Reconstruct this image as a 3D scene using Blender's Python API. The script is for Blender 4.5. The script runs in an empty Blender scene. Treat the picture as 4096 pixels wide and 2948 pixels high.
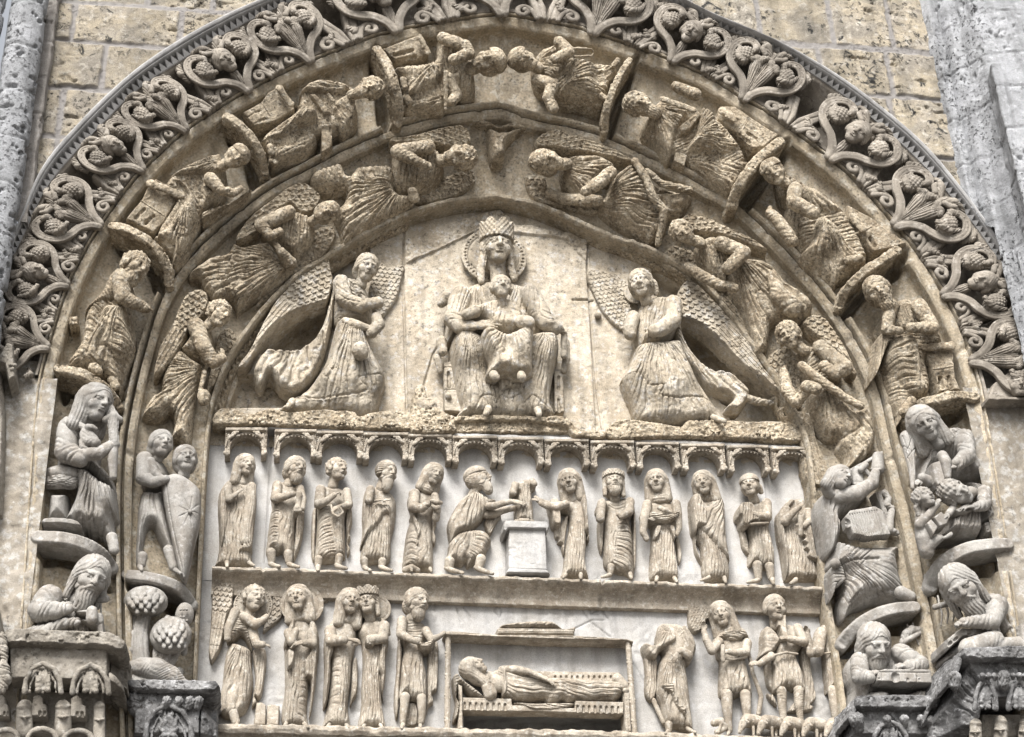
import bpy, math, random
import numpy as np
from mathutils import Matrix, Vector
from concurrent.futures import ThreadPoolExecutor
# ---------------------------------------------------------------- camera, sky, sun, exposure
SC = bpy.context.scene
COL = SC.collection
CX, CY = 2048.0, 1474.0                       # centre of the 4096 x 2948 photograph
FPX = 6491.0                                  # focal length in photograph pixels
def _n(v): v = np.array(v, float); return v/np.linalg.norm(v)
AZ = _n((-250, -6196, 3594))                  # world up seen in camera axes (right, down, forward)
AX = np.array((24930, 1076, 3594.)); AX -= AX.dot(AZ)*AZ; AX = _n(AX)
AY = np.cross(AX, AZ)*-1                      # into the facade
RW = np.stack([AX, AY, AZ])                   # camera vector -> world vector
_d = RW @ np.array(((2041-CX)/FPX, (2077-CY)/FPX, 1.0))
CAM = np.array((0, 0, 6.2)) - 9.6*_d
U = 9.6/FPX                                   # metres per photograph pixel at the carving
cam = bpy.data.cameras.new("camera"); co = bpy.data.objects.new("camera", cam); COL.objects.link(co)
cam.sensor_fit = 'HORIZONTAL'; cam.sensor_width = 36; cam.lens = FPX/4096*36; cam.clip_end = 500
M4 = Matrix.Identity(4)
for i in range(3):
    M4[i][0] = RW[i, 0]; M4[i][1] = -RW[i, 1]; M4[i][2] = -RW[i, 2]; M4[i][3] = CAM[i]
co.matrix_world = M4; SC.camera = co
W = bpy.data.worlds.new("World"); SC.world = W; W.use_nodes = True
SUN_E, SUN_R = 47, 199                        # elevation, compass of the hidden sun
nt = W.node_tree; bg = nt.nodes['Background']; sky = nt.nodes.new('ShaderNodeTexSky')
sky.sky_type = 'NISHITA'; sky.sun_disc = False; sky.sun_elevation = math.radians(SUN_E)
sky.sun_rotation = math.radians(SUN_R); sky.dust_density = 5; sky.ozone_density = 1.0; sky.air_density = 1.2
hs = nt.nodes.new('ShaderNodeHueSaturation'); hs.inputs['Saturation'].default_value = 0.22
nt.links.new(sky.outputs[0], hs.inputs['Color']); nt.links.new(hs.outputs[0], bg.inputs[0]); bg.inputs[1].default_value = 0.085
sl = bpy.data.lights.new("sun", 'SUN'); so = bpy.data.objects.new("sun", sl); COL.objects.link(so)
sl.energy = 2.5; sl.angle = math.radians(24); sl.color = (1, .968, .925)
_sd = Vector((-0.26, -0.74, 0.84)).normalized()   # direction towards the light
so.rotation_euler = _sd.to_track_quat('Z', 'Y').to_euler()
SC.view_settings.view_transform = 'Standard'; SC.view_settings.look = 'None'
SC.view_settings.exposure = 1.5; SC.view_settings.gamma = 1
SC.cycles.max_bounces = 5; SC.cycles.diffuse_bounces = 4
# ---------------------------------------------------------------- photograph pixel -> world
ZONES = dict(S=(0, 0, 1.0), O=(0, 0, 1/1.806), z1=(0, 0, 1.632), z2=(1000, 0, 1.632), z3=(2000, 0, 1.632), z4=(2996, 0, 1.632),
  z5=(0, 950, 1.632), z6=(800, 950, 1.632), z7=(1600, 850, 1.8133), z8=(2300, 950, 1.632), z9=(2996, 950, 1.632),
  za=(0, 1948, 1.632), zb=(800, 1650, 2.268), zc=(1600, 1650, 2.268), zd=(2400, 1650, 2.176), ze=(800, 2250, 2.268),
  zf=(1700, 2250, 2.338), zg=(2450, 2250, 2.268), zh=(3096, 1948, 1.632), zi=(880, 100, 2.72), zj=(2000, 140, 1.9722),
  zk=(400, 500, 2.176), zl=(3496, 1500, 2.04))
def src(z, x, y):
    a, b, s = ZONES[z]; return a+x/s, b+y/s
def PW(sx, sy, d=0.0):
    """where the line of sight through a photograph pixel meets the plane d pixels in front of the tympanum"""
    v = RW @ np.array(((sx-CX)/FPX, (sy-CY)/FPX, 1.0))
    return CAM + v*((-d*U-CAM[1])/v[1])
def PZ(z, x, y, d=0.0):
    return PW(*src(z, x, y), d)
# ---------------------------------------------------------------- scene helpers
def link_mesh(name, V, Q, mat, parent=None, smooth=True, T=None):
    V = np.asarray(V, np.float32); me = bpy.data.meshes.new(name)
    me.vertices.add(len(V)); me.vertices.foreach_set('co', V.ravel())
    n4 = len(Q); n3 = 0 if T is None else len(T)
    loops = np.asarray(Q, np.int32).ravel() if n4 else np.zeros(0, np.int32)
    if n3: loops = np.concatenate([loops, np.asarray(T, np.int32).ravel()])
    me.loops.add(len(loops)); me.loops.foreach_set('vertex_index', loops)
    me.polygons.add(n4+n3)
    st = np.concatenate([np.arange(n4)*4, n4*4+np.arange(n3)*3]).astype(np.int32)
    me.polygons.foreach_set('loop_start', st)
    me.update(calc_edges=True); me.validate()
    me.polygons.foreach_set('use_smooth', np.full(len(me.polygons), smooth))
    me.materials.append(mat)
    o = bpy.data.objects.new(name, me); COL.objects.link(o)
    if parent is not None:
        o.parent = parent; o.location = -np.array(parent.location)
    return o
def tag(o, label, cat, group=None, kind='thing'):
    o['label'] = label
    if cat: o['category'] = cat
    if group: o['group'] = group
    if kind: o['kind'] = kind
    return o
def thing(name, loc, label, cat, group=None):
    o = bpy.data.objects.new(name, None); COL.objects.link(o); o.location = Vector([float(c) for c in loc])
    o.empty_display_size = .1
    return tag(o, label, cat, group)
# ---------------------------------------------------------------- noise
_rs = np.random.RandomState(4)
_LAT = _rs.rand(32, 32, 32).astype(np.float32)*2-1
def noise3(x, y, z):
    xi = np.floor(x).astype(np.int32); yi = np.floor(y).astype(np.int32); zi = np.floor(z).astype(np.int32)
    fx = x-xi; fy = y-yi; fz = z-zi
    fx = fx*fx*(3-2*fx); fy = fy*fy*(3-2*fy); fz = fz*fz*(3-2*fz)
    xi &= 31; yi &= 31; zi &= 31; x2 = (xi+1) & 31; y2 = (yi+1) & 31; z2 = (zi+1) & 31
    L = _LAT
    a = L[xi, yi, zi]*(1-fx)+L[x2, yi, zi]*fx; b = L[xi, y2, zi]*(1-fx)+L[x2, y2, zi]*fx
    c = L[xi, yi, z2]*(1-fx)+L[x2, yi, z2]*fx; d = L[xi, y2, z2]*(1-fx)+L[x2, y2, z2]*fx
    return (a*(1-fy)+b*fy)*(1-fz)+(c*(1-fy)+d*fy)*fz
def fbm(x, y, z, o=3):
    s = 0; a = 1.0
    for i in range(o):
        s = s+a*noise3(x*2**i+7.1*i, y*2**i+3.3*i, z*2**i+5.7*i); a *= .5
    return s
def rg(u):                                     # rounded ridges with sharp valleys, mean about zero
    return np.abs(np.sin(np.pi*u))-.6
def sstep(a, b, x):
    t = np.clip((x-a)/(b-a), 0, 1); return t*t*(3-2*t)
def spline(pts, n=6, closed=False):
    p = np.array(pts, float); m = len(p); out = []
    for i in range(m if closed else m-1):
        if closed: a, b, c, d = p[(i-1) % m], p[i], p[(i+1) % m], p[(i+2) % m]
        else: a, b, c, d = p[max(i-1, 0)], p[i], p[i+1], p[min(i+2, m-1)]
        for t in np.arange(n)/n:
            out.append(.5*((2*b)+(c-a)*t+(2*a-5*b+4*c-d)*t*t+(3*b-a-3*c+d)*t**3))
    if not closed: out.append(p[-1])
    return np.array(out)
def poly_sd(X, Z, pts):                        # signed distance to a closed outline, negative inside
    best = np.full(np.broadcast(X, Z).shape, 1e9, np.float32); sg = np.zeros(best.shape, bool)
    m = len(pts)
    for i in range(m):
        ax, az = pts[i]; bx, bz = pts[(i+1) % m]; ex, ez = bx-ax, bz-az
        L = ex*ex+ez*ez
        if L < 1e-12: continue
        h = np.clip(((X-ax)*ex+(Z-az)*ez)/L, 0, 1)
        best = np.minimum(best, (X-ax-ex*h)**2+(Z-az-ez*h)**2)
        if ez != 0:
            cr = ((az > Z) != (bz > Z)) & (X < ex*(Z-az)/ez+ax); sg ^= cr
    best = np.sqrt(best)
    return np.where(sg, -best, best)
def line_d(X, Z, pts):                         # distance to an open polyline
    best = np.full(np.broadcast(X, Z).shape, 1e9, np.float32)
    for i in range(len(pts)-1):
        ax, az = pts[i]; bx, bz = pts[i+1]; ex, ez = bx-ax, bz-az
        L = ex*ex+ez*ez+1e-12
        h = np.clip(((X-ax)*ex+(Z-az)*ez)/L, 0, 1)
        best = np.minimum(best, (X-ax-ex*h)**2+(Z-az-ez*h)**2)
    return np.sqrt(best)
# ---------------------------------------------------------------- carved stone: distance fields turned into meshes
def smin(a, b, k):
    if k <= 0: return np.minimum(a, b)
    h = np.maximum(k-np.abs(a-b), 0)/k
    return np.minimum(a, b)-h*h*k*.25
def surface_nets(D, org, h):
    nx, ny, nz = D.shape; S = D < 0
    c = S[:-1, :-1, :-1].astype(np.int8)
    for dx, dy, dz in ((1,0,0),(0,1,0),(0,0,1),(1,1,0),(1,0,1),(0,1,1),(1,1,1)):
        c = c+S[dx:nx-1+dx, dy:ny-1+dy, dz:nz-1+dz]
    act = (c > 0) & (c < 8)
    I = np.argwhere(act)
    if not len(I): return None
    idx = np.full(act.shape, -1, np.int32); idx[act] = np.arange(len(I))
    acc = np.zeros((len(I), 3), np.float32); cnt = np.zeros(len(I), np.float32)
    C8 = {}
    for a in (0, 1):
        for b in (0, 1):
            for e in (0, 1): C8[a, b, e] = D[I[:, 0]+a, I[:, 1]+b, I[:, 2]+e]
    for ax in range(3):
        for p in (0, 1):
            for q in (0, 1):
                v0 = [p, q]; v0.insert(ax, 0); v1 = [p, q]; v1.insert(ax, 1)
                d0 = C8[tuple(v0)]; d1 = C8[tuple(v1)]
                m = (d0 < 0) != (d1 < 0)
                t = d0[m]/(d0[m]-d1[m])
                v = np.tile(np.array(v0, np.float32), (m.sum(), 1)); v[:, ax] = t
                acc[m] += v; cnt[m] += 1
    V = (I+acc/cnt[:, None])*h+org
    Q = []
    for ax in range(3):
        sl0 = [slice(1, -1)]*3; sl0[ax] = slice(0, -1); sl1 = list(sl0); sl1[ax] = slice(1, None)
        a = S[tuple(sl0)]; b = S[tuple(sl1)]
        E = np.argwhere(a != b)
        if not len(E): continue
        fl = a[E[:, 0], E[:, 1], E[:, 2]]
        o = [1, 1, 1]; o[ax] = 0; E = E+np.array(o)
        u, w = [(1, 2), (2, 0), (0, 1)][ax]
        def cell(du, dw):
            e = E.copy(); e[:, u] -= du; e[:, w] -= dw; return idx[e[:, 0], e[:, 1], e[:, 2]]
        q = np.stack([cell(1, 1), cell(0, 1), cell(0, 0), cell(1, 0)], 1)
        q[~fl] = q[~fl][:, ::-1]
        Q.append(q)
    Q = np.concatenate(Q); Q = Q[(Q >= 0).all(1)]
    return V, Q
def islands(V, Q, small=.04):
    """loose pieces of one part, tiny crumbs dropped"""
    lab = np.arange(len(V))
    for _ in range(200):
        m = lab[Q].min(1); new = lab.copy()
        for j in range(4): np.minimum.at(new, Q[:, j], m)
        new = new[new]
        if (new == lab).all(): break
        lab = new
    ids, cnt = np.unique(lab, return_counts=True)
    if len(ids) == 1: return [(V, Q)]
    out = []
    for i, n in zip(ids, cnt):
        if n < max(small*cnt.max(), 40): continue
        k = lab == i; mp = np.cumsum(k)-1; out.append((V[k], mp[Q[k[Q[:, 0]]]]))
    return out
class Part:
    def __init__(s, name, mat, rough, label=None):
        s.name, s.mat, s.rough, s.ops, s.sub, s.label = name, mat, rough, [], None, label
    def add(s, lo, hi, fn, mode='u', k=0.0):
        s.ops.append((np.array(lo, float), np.array(hi, float), fn, mode, k))
    def mesh(s, vox):
        add = [o for o in s.ops if o[3] == 'u']
        if not add: return None
        h = vox*U; mg = 3*h
        lo = np.min([o[0] for o in add], 0)-mg; hi = np.max([o[1] for o in add], 0)+mg
        n = np.ceil((hi-lo)/h).astype(int)+1
        ax = [(lo[i]+np.arange(n[i])*h).astype(np.float32) for i in range(3)]
        D = np.full(n, .05, np.float32)
        for l, g, fn, mode, k in s.ops:
            a = np.clip(np.floor((l-mg-lo)/h).astype(int), 0, n); b = np.clip(np.ceil((g+mg-lo)/h).astype(int)+1, 0, n)
            if (b <= a).any(): continue
            sl = tuple(slice(a[i], b[i]) for i in range(3))
            X = ax[0][sl[0]][:, None, None]; Y = ax[1][sl[1]][None, :, None]; Z = ax[2][sl[2]][None, None, :]
            v = fn(X, Y, Z)
            if mode == 'u': D[sl] = smin(D[sl], v, k)
            elif mode == 's': D[sl] = -smin(-D[sl], v, k)
            else: D[sl] = D[sl]+v
        if s.rough:
            I = np.nonzero(np.abs(D) < 2.5*h+s.rough*U*1.5)
            x = lo[0]+I[0]*h; y = lo[1]+I[1]*h; z = lo[2]+I[2]*h
            f = .045/U*U
            D[I] += (s.rough*U*(.75*fbm(x/.05, y/.05, z/.05, 2)+.55*fbm(x/.014, y/.014, z/.014, 2)+3.2*np.clip(fbm(x/.032+5, y/.032, z/.032, 3)-.52, 0, .5))).astype(np.float32)
        D[0] = D[-1] = h; D[:, 0] = D[:, -1] = h; D[:, :, 0] = D[:, :, -1] = h
        return surface_nets(D, lo, h)
FIGS = []
FOLD = 3.6
SPL = {}
def splay_px(k, X, Y):                        # depth of the sloping arch face at a photograph pixel
    a, b, da, db = SPL[k][:4]; p = line_d(np.array([X]), np.array([Y]), a)[0]; q = line_d(np.array([X]), np.array([Y]), b)[0]; return da+(db-da)*p/(p+q+1e-6)
def splay_w(k, X, Z):
    _, _, da, db, aw, bw = SPL[k]; p = line_d(X, Z, aw); q = line_d(X, Z, bw); return da+(db-da)*p/(p+q+1e-6)
class Fig:
    """one carved thing; its parts are distance fields filled by the methods below. zone pixels in, metres out"""
    def __init__(s, name, label, cat, zone, d0=0, vox=2.2, mat=None, rough=0, group=None, person=False):
        s.person, s.nk = person, 0
        s.name, s.label, s.cat, s.zone, s.d0, s.vox, s.mat, s.rough, s.group = name, label, cat, zone, d0, vox, mat, rough, group
        s.splay = None; s.parts = {}; s.sc = U/ZONES[zone][2]; s.cur = 'body'; s.done = []; FIGS.append(s)
    def uniq(s, n): s.nk += 1; return n+'#'+str(s.nk)
    def P(s, x, y, d=0):
        b = s.d0
        if s.splay:
            X, Y = src(s.zone, x, y); b += float(splay_px(s.splay, X, Y))
        return PZ(s.zone, x, y, b+d)
    def base(s, X, Z): return s.d0 if not s.splay else s.d0+splay_w(s.splay, X, Z)
    def part(s, name=None, mat=None, rough=None, label=None, sub=None):
        key = name or s.cur
        if key not in s.parts:
            s.parts[key] = Part(key.split('#')[0], mat or s.mat, s.rough if rough is None else rough, label); s.parts[key].sub = sub
        s.cur = key; return s.parts[key]
    # --- fold patterns on a tapered tube: (style, count, depth px, bend)
    def cap(s, pts, part=None, fd=1.0, fold=None, k=None, mode='u', fl=None):
        if k is None: k = 10 if fold and fold[0] == "c" else 3
        """chain of round cones through (x, y, d, r); fd squeezes it in depth"""
        if part is None and s.person and mode == 'u': part = s.uniq('leg')
        p = s.part(part); c = s.sc
        W = [s.P(q[0], q[1], q[2]) for q in pts]; R = [q[3]*c for q in pts]
        if len(W) == 1: W.append(W[0]+np.array((1e-4, 0, 0))); R.append(R[0])
        W = np.array(W); R = np.array(R); mx = R.max()
        amp = fold[2]*c if fold else 0
        lo = (W-R[:, None]*np.array((1, fd, 1))).min(0)-amp; hi = (W+R[:, None]*np.array((1, fd, 1))).max(0)+amp
        n = len(W)-1
        def fn(X, Y, Z):
            best = None
            for i in range(n):
                a, b = W[i], W[i+1]; e = (b-a)*np.array((1, 1/fd, 1)); L = e.dot(e)
                px = X-a[0]; py = (Y-a[1])/fd; pz = Z-a[2]
                t = np.clip((px*e[0]+py*e[1]+pz*e[2])/L, 0, 1)
                r = R[i]+(R[i+1]-R[i])*t
                d = np.sqrt((px-t*e[0])**2+(py-t*e[1])**2+(pz-t*e[2])**2)-r
                if fold:
                    st, m, A, bend = fold
                    lx, lz = e[2], -e[0]; l = math.hypot(lx, lz)+1e-9
                    lat = (px*lx+pz*lz)/l/r; ss = (i+t)/n
                    if st == 'p': ph = m*lat*.5+bend*np.sin(ss*5+lat*2)*.3
                    elif st == 'u': ph = m*ss-bend*lat*lat
                    else: ph = m*ss+bend*lat*1.5+.25*np.sin(ss*13+lat*2)
                    d = d-(.75 if st == 'c' else 1.4)*A*c*rg(ph+.2*np.sin(ss*9+lat*3))
                best = d if best is None else np.minimum(best, d)
            return best if fd >= 1 else best*max(fd, .5)
        p.add(lo, hi, fn, mode, k*c); return s
    def ell(s, x, y, d, rx, ry, rd, part=None, k=3, mode='u', ang=0):
        p = s.part(part); c = s.sc; C = s.P(x, y, d); m = max(rx, ry)*c
        ca, sa = math.cos(math.radians(ang)), math.sin(math.radians(ang)); mr = min(rx, ry, rd)*c
        def fn(X, Y, Z):
            u = (X-C[0])*ca-(Z-C[2])*sa; v = (X-C[0])*sa+(Z-C[2])*ca
            return (np.sqrt((u/(rx*c))**2+((Y-C[1])/(rd*c))**2+(v/(ry*c))**2)-1)*mr
        e = np.array((m, rd*c, m)); p.add(C-e, C+e, fn, mode, k*c); return s
    def xz(s, pts, d): return np.array([s.P(q[0], q[1], d)[[0, 2]] for q in pts])
    def slab(s, pts, d, w=30, back=-8, part=None, k=3, dm=None, fold=None, smooth=4, edge=.15, mode='u', feather=None):
        """pillow with a traced outline: front d px out, rounded over w zone px; fold = list of patterns"""
        p = s.part(part); c = s.sc
        pts = [q for q in pts]
        if smooth: pts = [tuple(q) for q in spline(pts, smooth, True)]
        O = s.xz(pts, d*.7)
        zs = ZONES[s.zone][2]
        DM = [(s.P(a, b, e), e) for a, b, e in dm] if dm else None
        fr = d if not dm else max(q[2] for q in dm)
        bx = [-(q[1])/U for q in (s.P(a[0], a[1], 0) for a in pts)] if s.splay else [s.d0]
        lo = np.array((O[:, 0].min(), -(max(bx)+fr)*U-8*c, O[:, 1].min())); hi = np.array((O[:, 0].max(), -(min(bx)+back)*U, O[:, 1].max()))
        FO = []
        for f in (fold or []):
            FO.append((f, [s.P(f[1], f[2], d*.7)[[0, 2]], s.P(f[3], f[4], d*.7)[[0, 2]]]))
        FE = None
        if feather:
            FE = (s.P(feather[0], feather[1], d*.8)[[0, 2]], s.P(feather[2], feather[3], d*.8)[[0, 2]])
        def fn(X, Y, Z):
            d2 = poly_sd(X, Z, O); e = np.clip(-d2/(w*c), 0, 1)
            hgt = edge+(1-edge)*np.sqrt(np.maximum(1-(1-e)**2, 0))
            if DM:
                ws = 0; vs = 0
                for q, v in DM:
                    ww = 1/(((X-q[0])**2+(Z-q[2])**2)/(c*c)+60)**1.5; ws = ws+ww; vs = vs+ww*v
                f = vs/ws
            else: f = d
            bs = s.base(X, Z); yb = -(bs+back)*U; yf = -(bs+back+(f-back)*hgt)*U
            WT = [1.0]
            if len(FO) > 1:
                WT = [1/(np.minimum(np.hypot(X-(a[0]*.5+b[0]*.5), Z-(a[1]*.5+b[1]*.5)), line_d(X, Z, [a, b]))/c+4)**3 for _, (a, b) in FO]; sw = sum(WT); WT = [q/sw for q in WT]
            for wt, ((st, _a, _b, _c, _d, per, A, bend), (a, b)) in zip(WT, FO):
                ex, ez = b-a; L = math.hypot(ex, ez)+1e-9
                sl_ = ((X-a[0])*ex+(Z-a[1])*ez)/L/c; tl = ((X-a[0])*ez-(Z-a[1])*ex)/L/c
                sn = sl_/(L/c)
                if st == 'p': ph = tl/per+bend*np.sin(sn*4+tl/per*.6)*.35; am = sstep(-.05, .25, sn)
                elif st == 'u': ph = (sl_-bend*tl*tl/100)/per; am = 1 if bend > .06 else .55
                elif st == 'd': ph = (sl_+bend*tl)/per; am = 1
                elif st == 'f': ph = np.degrees(np.arctan2(tl, sl_+1e-6))/per; am = sstep(.02, .3, np.hypot(sl_, tl)/(L/c))*sstep(1.25, .9, np.hypot(sl_, tl)/(L/c)) if bend else sstep(.02, .3, np.hypot(sl_, tl)/(L/c))
                if st in 'ud' : am = sstep(-.06, .05, sn)*sstep(1.06, .95, sn)
                wob = .13*np.sin(sl_/37+tl/29)+.05*np.sin(sl_/13-tl/31)+.32*np.sin(tl/(per*2.3)+sl_/90+_a*.07) if st != 'f' else .13*np.sin(sl_/37+tl/29)+.3*np.sin(ph*1.35+_a*.05)
                vary = .72+.42*np.sin(sl_/47+ph*1.9+_b*.1)
                yf = yf-FOLD*A*c*(rg(ph+wob)*vary+.3*rg(2*ph+wob*2+.3*np.sin(sl_/31)))*am*wt*sstep(0, .2, e)
            if FE:
                a, b = FE; ex, ez = b-a; L = math.hypot(ex, ez)
                al = ((X-a[0])*ex+(Z-a[1])*ez)/L/c; bl = ((X-a[0])*ez-(Z-a[1])*ex)/L/c
                ph_, pw, cov, A = feather[4:8]
                row = np.floor(al/ph_); v = al/ph_-row
                u = bl/pw+.5*(row % 2); u = u-np.floor(u)-.5
                ed = 1-.62*(2*u)**2; g1 = np.where(v < ed, .25+.75*v/ed, (v-ed)*.5)
                g1 = g1-.35*sstep(.1, 0, np.abs(u))*(v < ed*.95)
                q = bl/(pw*.62); fr_ = q-np.floor(q)
                g2 = .35+.65*fr_-.5*sstep(.12, 0, np.abs(fr_-.5))
                step2 = np.floor((al-cov)/(ph_*3.2)); g2 = g2+.3*((al-cov)/(ph_*3.2)-step2)
                g = np.where(al < cov, g1, g2)
                yf = yf-2.3*A*c*(g-.4)*sstep(0, .12, e)
            return np.maximum(np.maximum(d2, (yf-Y)*.75), Y-yb)
        p.add(lo, hi, fn, mode, k*c); return s
    def groove(s, lines, w=3, A=4, d=40, part=None, smooth=3):
        """carved lines (A>0 cuts in, A<0 raises) given as polylines in zone pixels"""
        p = s.part(part); c = s.sc
        for ln in lines:
            L = s.xz([tuple(q) for q in spline(ln, smooth)] if smooth and len(ln) > 2 else ln, d)
            m = 2.2*w*c
            lo = np.array((L[:, 0].min()-m, -50, L[:, 1].min()-m)); hi = np.array((L[:, 0].max()+m, 50, L[:, 1].max()+m))
            p.add(lo, hi, (lambda L: lambda X, Y, Z: A*c*np.exp(-(line_d(X, Z, L)/(w*c))**2)+0*Y)(L), 'd')
        return s
    def dots(s, pts, r, d, part=None, mode='s', k=0):
        for q in pts: s.cap([(q[0], q[1], q[2] if len(q) > 2 else d, r)], part, mode=mode, k=k)
        return s
    # --- heads
    def head(s, x, y, d, H, roll=0, yaw=0, pitch=12, hair='short', beard=0, worn=0, part='head', neck=None, crown=None, face=True, hk={}):
        c = s.sc; h = H*c; C = s.P(x, y, d)
        r, a, pt = [math.radians(v) for v in (roll, yaw, pitch)]
        Rm = np.array(((math.cos(r), 0, math.sin(r)), (0, 1, 0), (-math.sin(r), 0, math.cos(r))))   # roll in the facade plane
        Ry = np.array(((math.cos(a), math.sin(a), 0), (-math.sin(a), math.cos(a), 0), (0, 0, 1)))
        Rp = np.array(((1, 0, 0), (0, math.cos(pt), -math.sin(pt)), (0, math.sin(pt), math.cos(pt))))
        F = np.array(((1, 0, 0), (0, -1, 0), (0, 0, 1)))          # local y points out of the face
        # local -> world : columns
        B = Rm @ Ry.T @ F @ Rp.T
        s.hB, s.hC, s.hh = B, C, h
        def loc(X, Y, Z):
            px, py, pz = (X-C[0])/h, (Y-C[1])/h, (Z-C[2])/h
            return [B[0, i]*px+B[1, i]*py+B[2, i]*pz for i in range(3)]
        def E(prt, c3, r3, k=.05, mode='u', f=None):
            p = s.part(prt); wc = C+B @ np.array(c3)*h; m = max(r3)*h
            def fn(X, Y, Z):
                l = loc(X, Y, Z); v = (np.sqrt(sum(((l[i]-c3[i])/r3[i])**2 for i in range(3)))-1)*min(r3)
                if f is not None: v = v+f(*l)
                return v*h
            p.add(wc-m-.03*h, wc+m+.03*h, fn, mode, k*h)
        def K(prt, a3, b3, ra, rb, k=.03, mode='u', f=None):
            p = s.part(prt); wa = C+B @ np.array(a3)*h; wb = C+B @ np.array(b3)*h; m = max(ra, rb)*h
            e = np.array(b3, float)-np.array(a3); L = e.dot(e)+1e-9
            def fn(X, Y, Z):
                l = loc(X, Y, Z); q = [l[i]-a3[i] for i in range(3)]
                t = np.clip(sum(q[i]*e[i] for i in range(3))/L, 0, 1)
                v = np.sqrt(sum((q[i]-t*e[i])**2 for i in range(3)))-(ra+(rb-ra)*t)
                if f is not None: v = v+f(*l)
                return v*h
            p.add(np.minimum(wa, wb)-m-.03*h, np.maximum(wa, wb)+m+.03*h, fn, mode, k*h)
        s.E, s.K = E, K
        b = part
        if not face:
            E(b, (0, -.04, .02), (.34, .42, .46)); E(b, (0, .12, -.2), (.24, .28, .3), .1)
        else:
            E(b, (0, -.06, .1), (.35, .43, .39)); E(b, (0, .07, -.1), (.285, .34, .4), .06)
            K(b, (-.05, .24, -.38), (.05, .24, -.38), .12, .12, .08)
            for q in (-1, 1):
                E(b, (q*.2, .2, -.12), (.12, .14, .14), .06)
            for q in (-1, 1):
                E(b, (q*.135, .43, .035), (.105, .1, .066), .04, 's')
                E(b, (q*.135, .325, .03), (.075, .06, .05), .012)
                K(b, (q*.23, .29, .1), (q*.05, .385, .115), .03, .035, .04)
                if worn < 2:
                    K(b, (q*.21, .35, .075), (q*.07, .385, .08), .016, .016, .0)
                    K(b, (q*.2, .345, -.005), (q*.07, .375, -.01), .012, .012, .0)
                if worn == 0: E(b, (q*.13, .392, .035), (.028, .03, .028), .0, 's')
            K(b, (0, .38, .12), (0, .47, -.08), .04, .058, .04)
            for q in (-1, 1): E(b, (q*.05, .42, -.095), (.04, .05, .035), .02)
            if worn < 2:
                K(b, (-.085, .37, -.205), (0, .415, -.19), .028, .03, .015); K(b, (0, .415, -.19), (.085, .37, -.205), .03, .028, .015)
                K(b, (-.07, .375, -.25), (.07, .375, -.25), .032, .032, .015)
                K(b, (-.1, .42, -.222), (.1, .42, -.222), .014, .014, .0, 's')
                K(b, (-.05, .38, -.3), (.05, .38, -.3), .02, .02, .03, 's')
        if neck is not None:
            p3 = B.T @ ((s.P(neck[0], neck[1], neck[2])-C)/h)
            K(b, (0, -.12, -.2), tuple(p3), .19, .21, .06)
        big = h > 100*U
        st = (lambda n, A: (lambda x, y, z: -.016*rg(15*(z*.55+.95*np.sqrt(x*x+.004))+.35*np.sin(x*7+y*9)))) if big else (lambda n, A: (lambda x, y, z: -A*rg(np.arctan2(x, z-.05-.25*y)*n/np.pi+1.4*np.sin(y*5)*.25)))
        if hair in ('short', 'long', 'wavy', 'curly'):
            if hair == 'curly':
                f = lambda x, y, z: -.035*np.sin(x*19)*np.sin(y*19+1)*np.sin(z*19)-.02*np.sin(x*37+z*11)*np.sin(y*33)
            else: f = st(13, .036)
            E('hair', (0, -.1, .13), (.41, .47, .42), .0, f=f)
            E('hair', (0, .52, -.12), (.33, .42, .42), .04, 's')
            E('hair', (0, .2, -.5), (.3, .5, .34), .04, 's')
            for q in (-1, 1): E('hair', (q*.34, -.06, -.02), (.1, .17, .2), .04, f=f)
            if hair == 'wavy': E('hair', (0, -.22, -.18), (.4, .3, .34), .06, f=f)
            if hair == 'long':
                for q in (-1, 1):
                    K('hair', (q*.33, -.06, .05), (q*.37, -.02, -.55), .12, .09, .05, f=lambda x, y, z: -.02*rg(x*16+np.sin(z*9)*.4))
                E('hair', (0, -.25, -.2), (.42, .28, .45), .05)
        if hair in ('veil', 'hood'):
            f = lambda x, y, z: -.02*rg(np.sqrt(x*x+(z+.1)**2)*9+y*3)
            E('veil', (0, -.1, .08), (.45, .5, .48), .0, f=f)
            for q in (-1, 1): K('veil', (q*.3, -.1, 0), (q*hk.get('w', .36), hk.get('y', -.1), hk.get('z', -.75)), .2, .2, .1, f=lambda x, y, z: -.02*rg(x*11+y*6+np.sin(z*5)*.3))
            E('veil', (0, -.2, -.35), (.42, .36, .5), .08)
            E('veil', (0, .5, -.14), (hk.get('o', .29), .46, hk.get('oz', .46)), .03, 's')
            E('veil', (0, .34, -.55), (.2, .36, .4), .05, 's') if hair == 'veil' else E('veil', (0, -.04, -.74), (.3, .25, .25), .06, f=f)
            if hair == 'veil': K('veil', (-.26, .22, .14), (.26, .22, .14), .06, .06, .06, 'u')
            E(part, (0, .13, .17), (.3, .25, .2), .04)
        if hair == 'cap':
            E('hair', (0, -.12, .02), (.4, .42, .44), .0, f=st(12, .025)); E('hair', (0, .52, -.12), (.33, .42, .42), .04, 's'); E('hair', (0, .2, -.55), (.3, .5, .34), .04, 's')
            E('cap', (0, -.07, .2), (.42, .48, .36)); E('cap', (0, 0, -.2), (.9, .9, .38), .02, 's')
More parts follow.
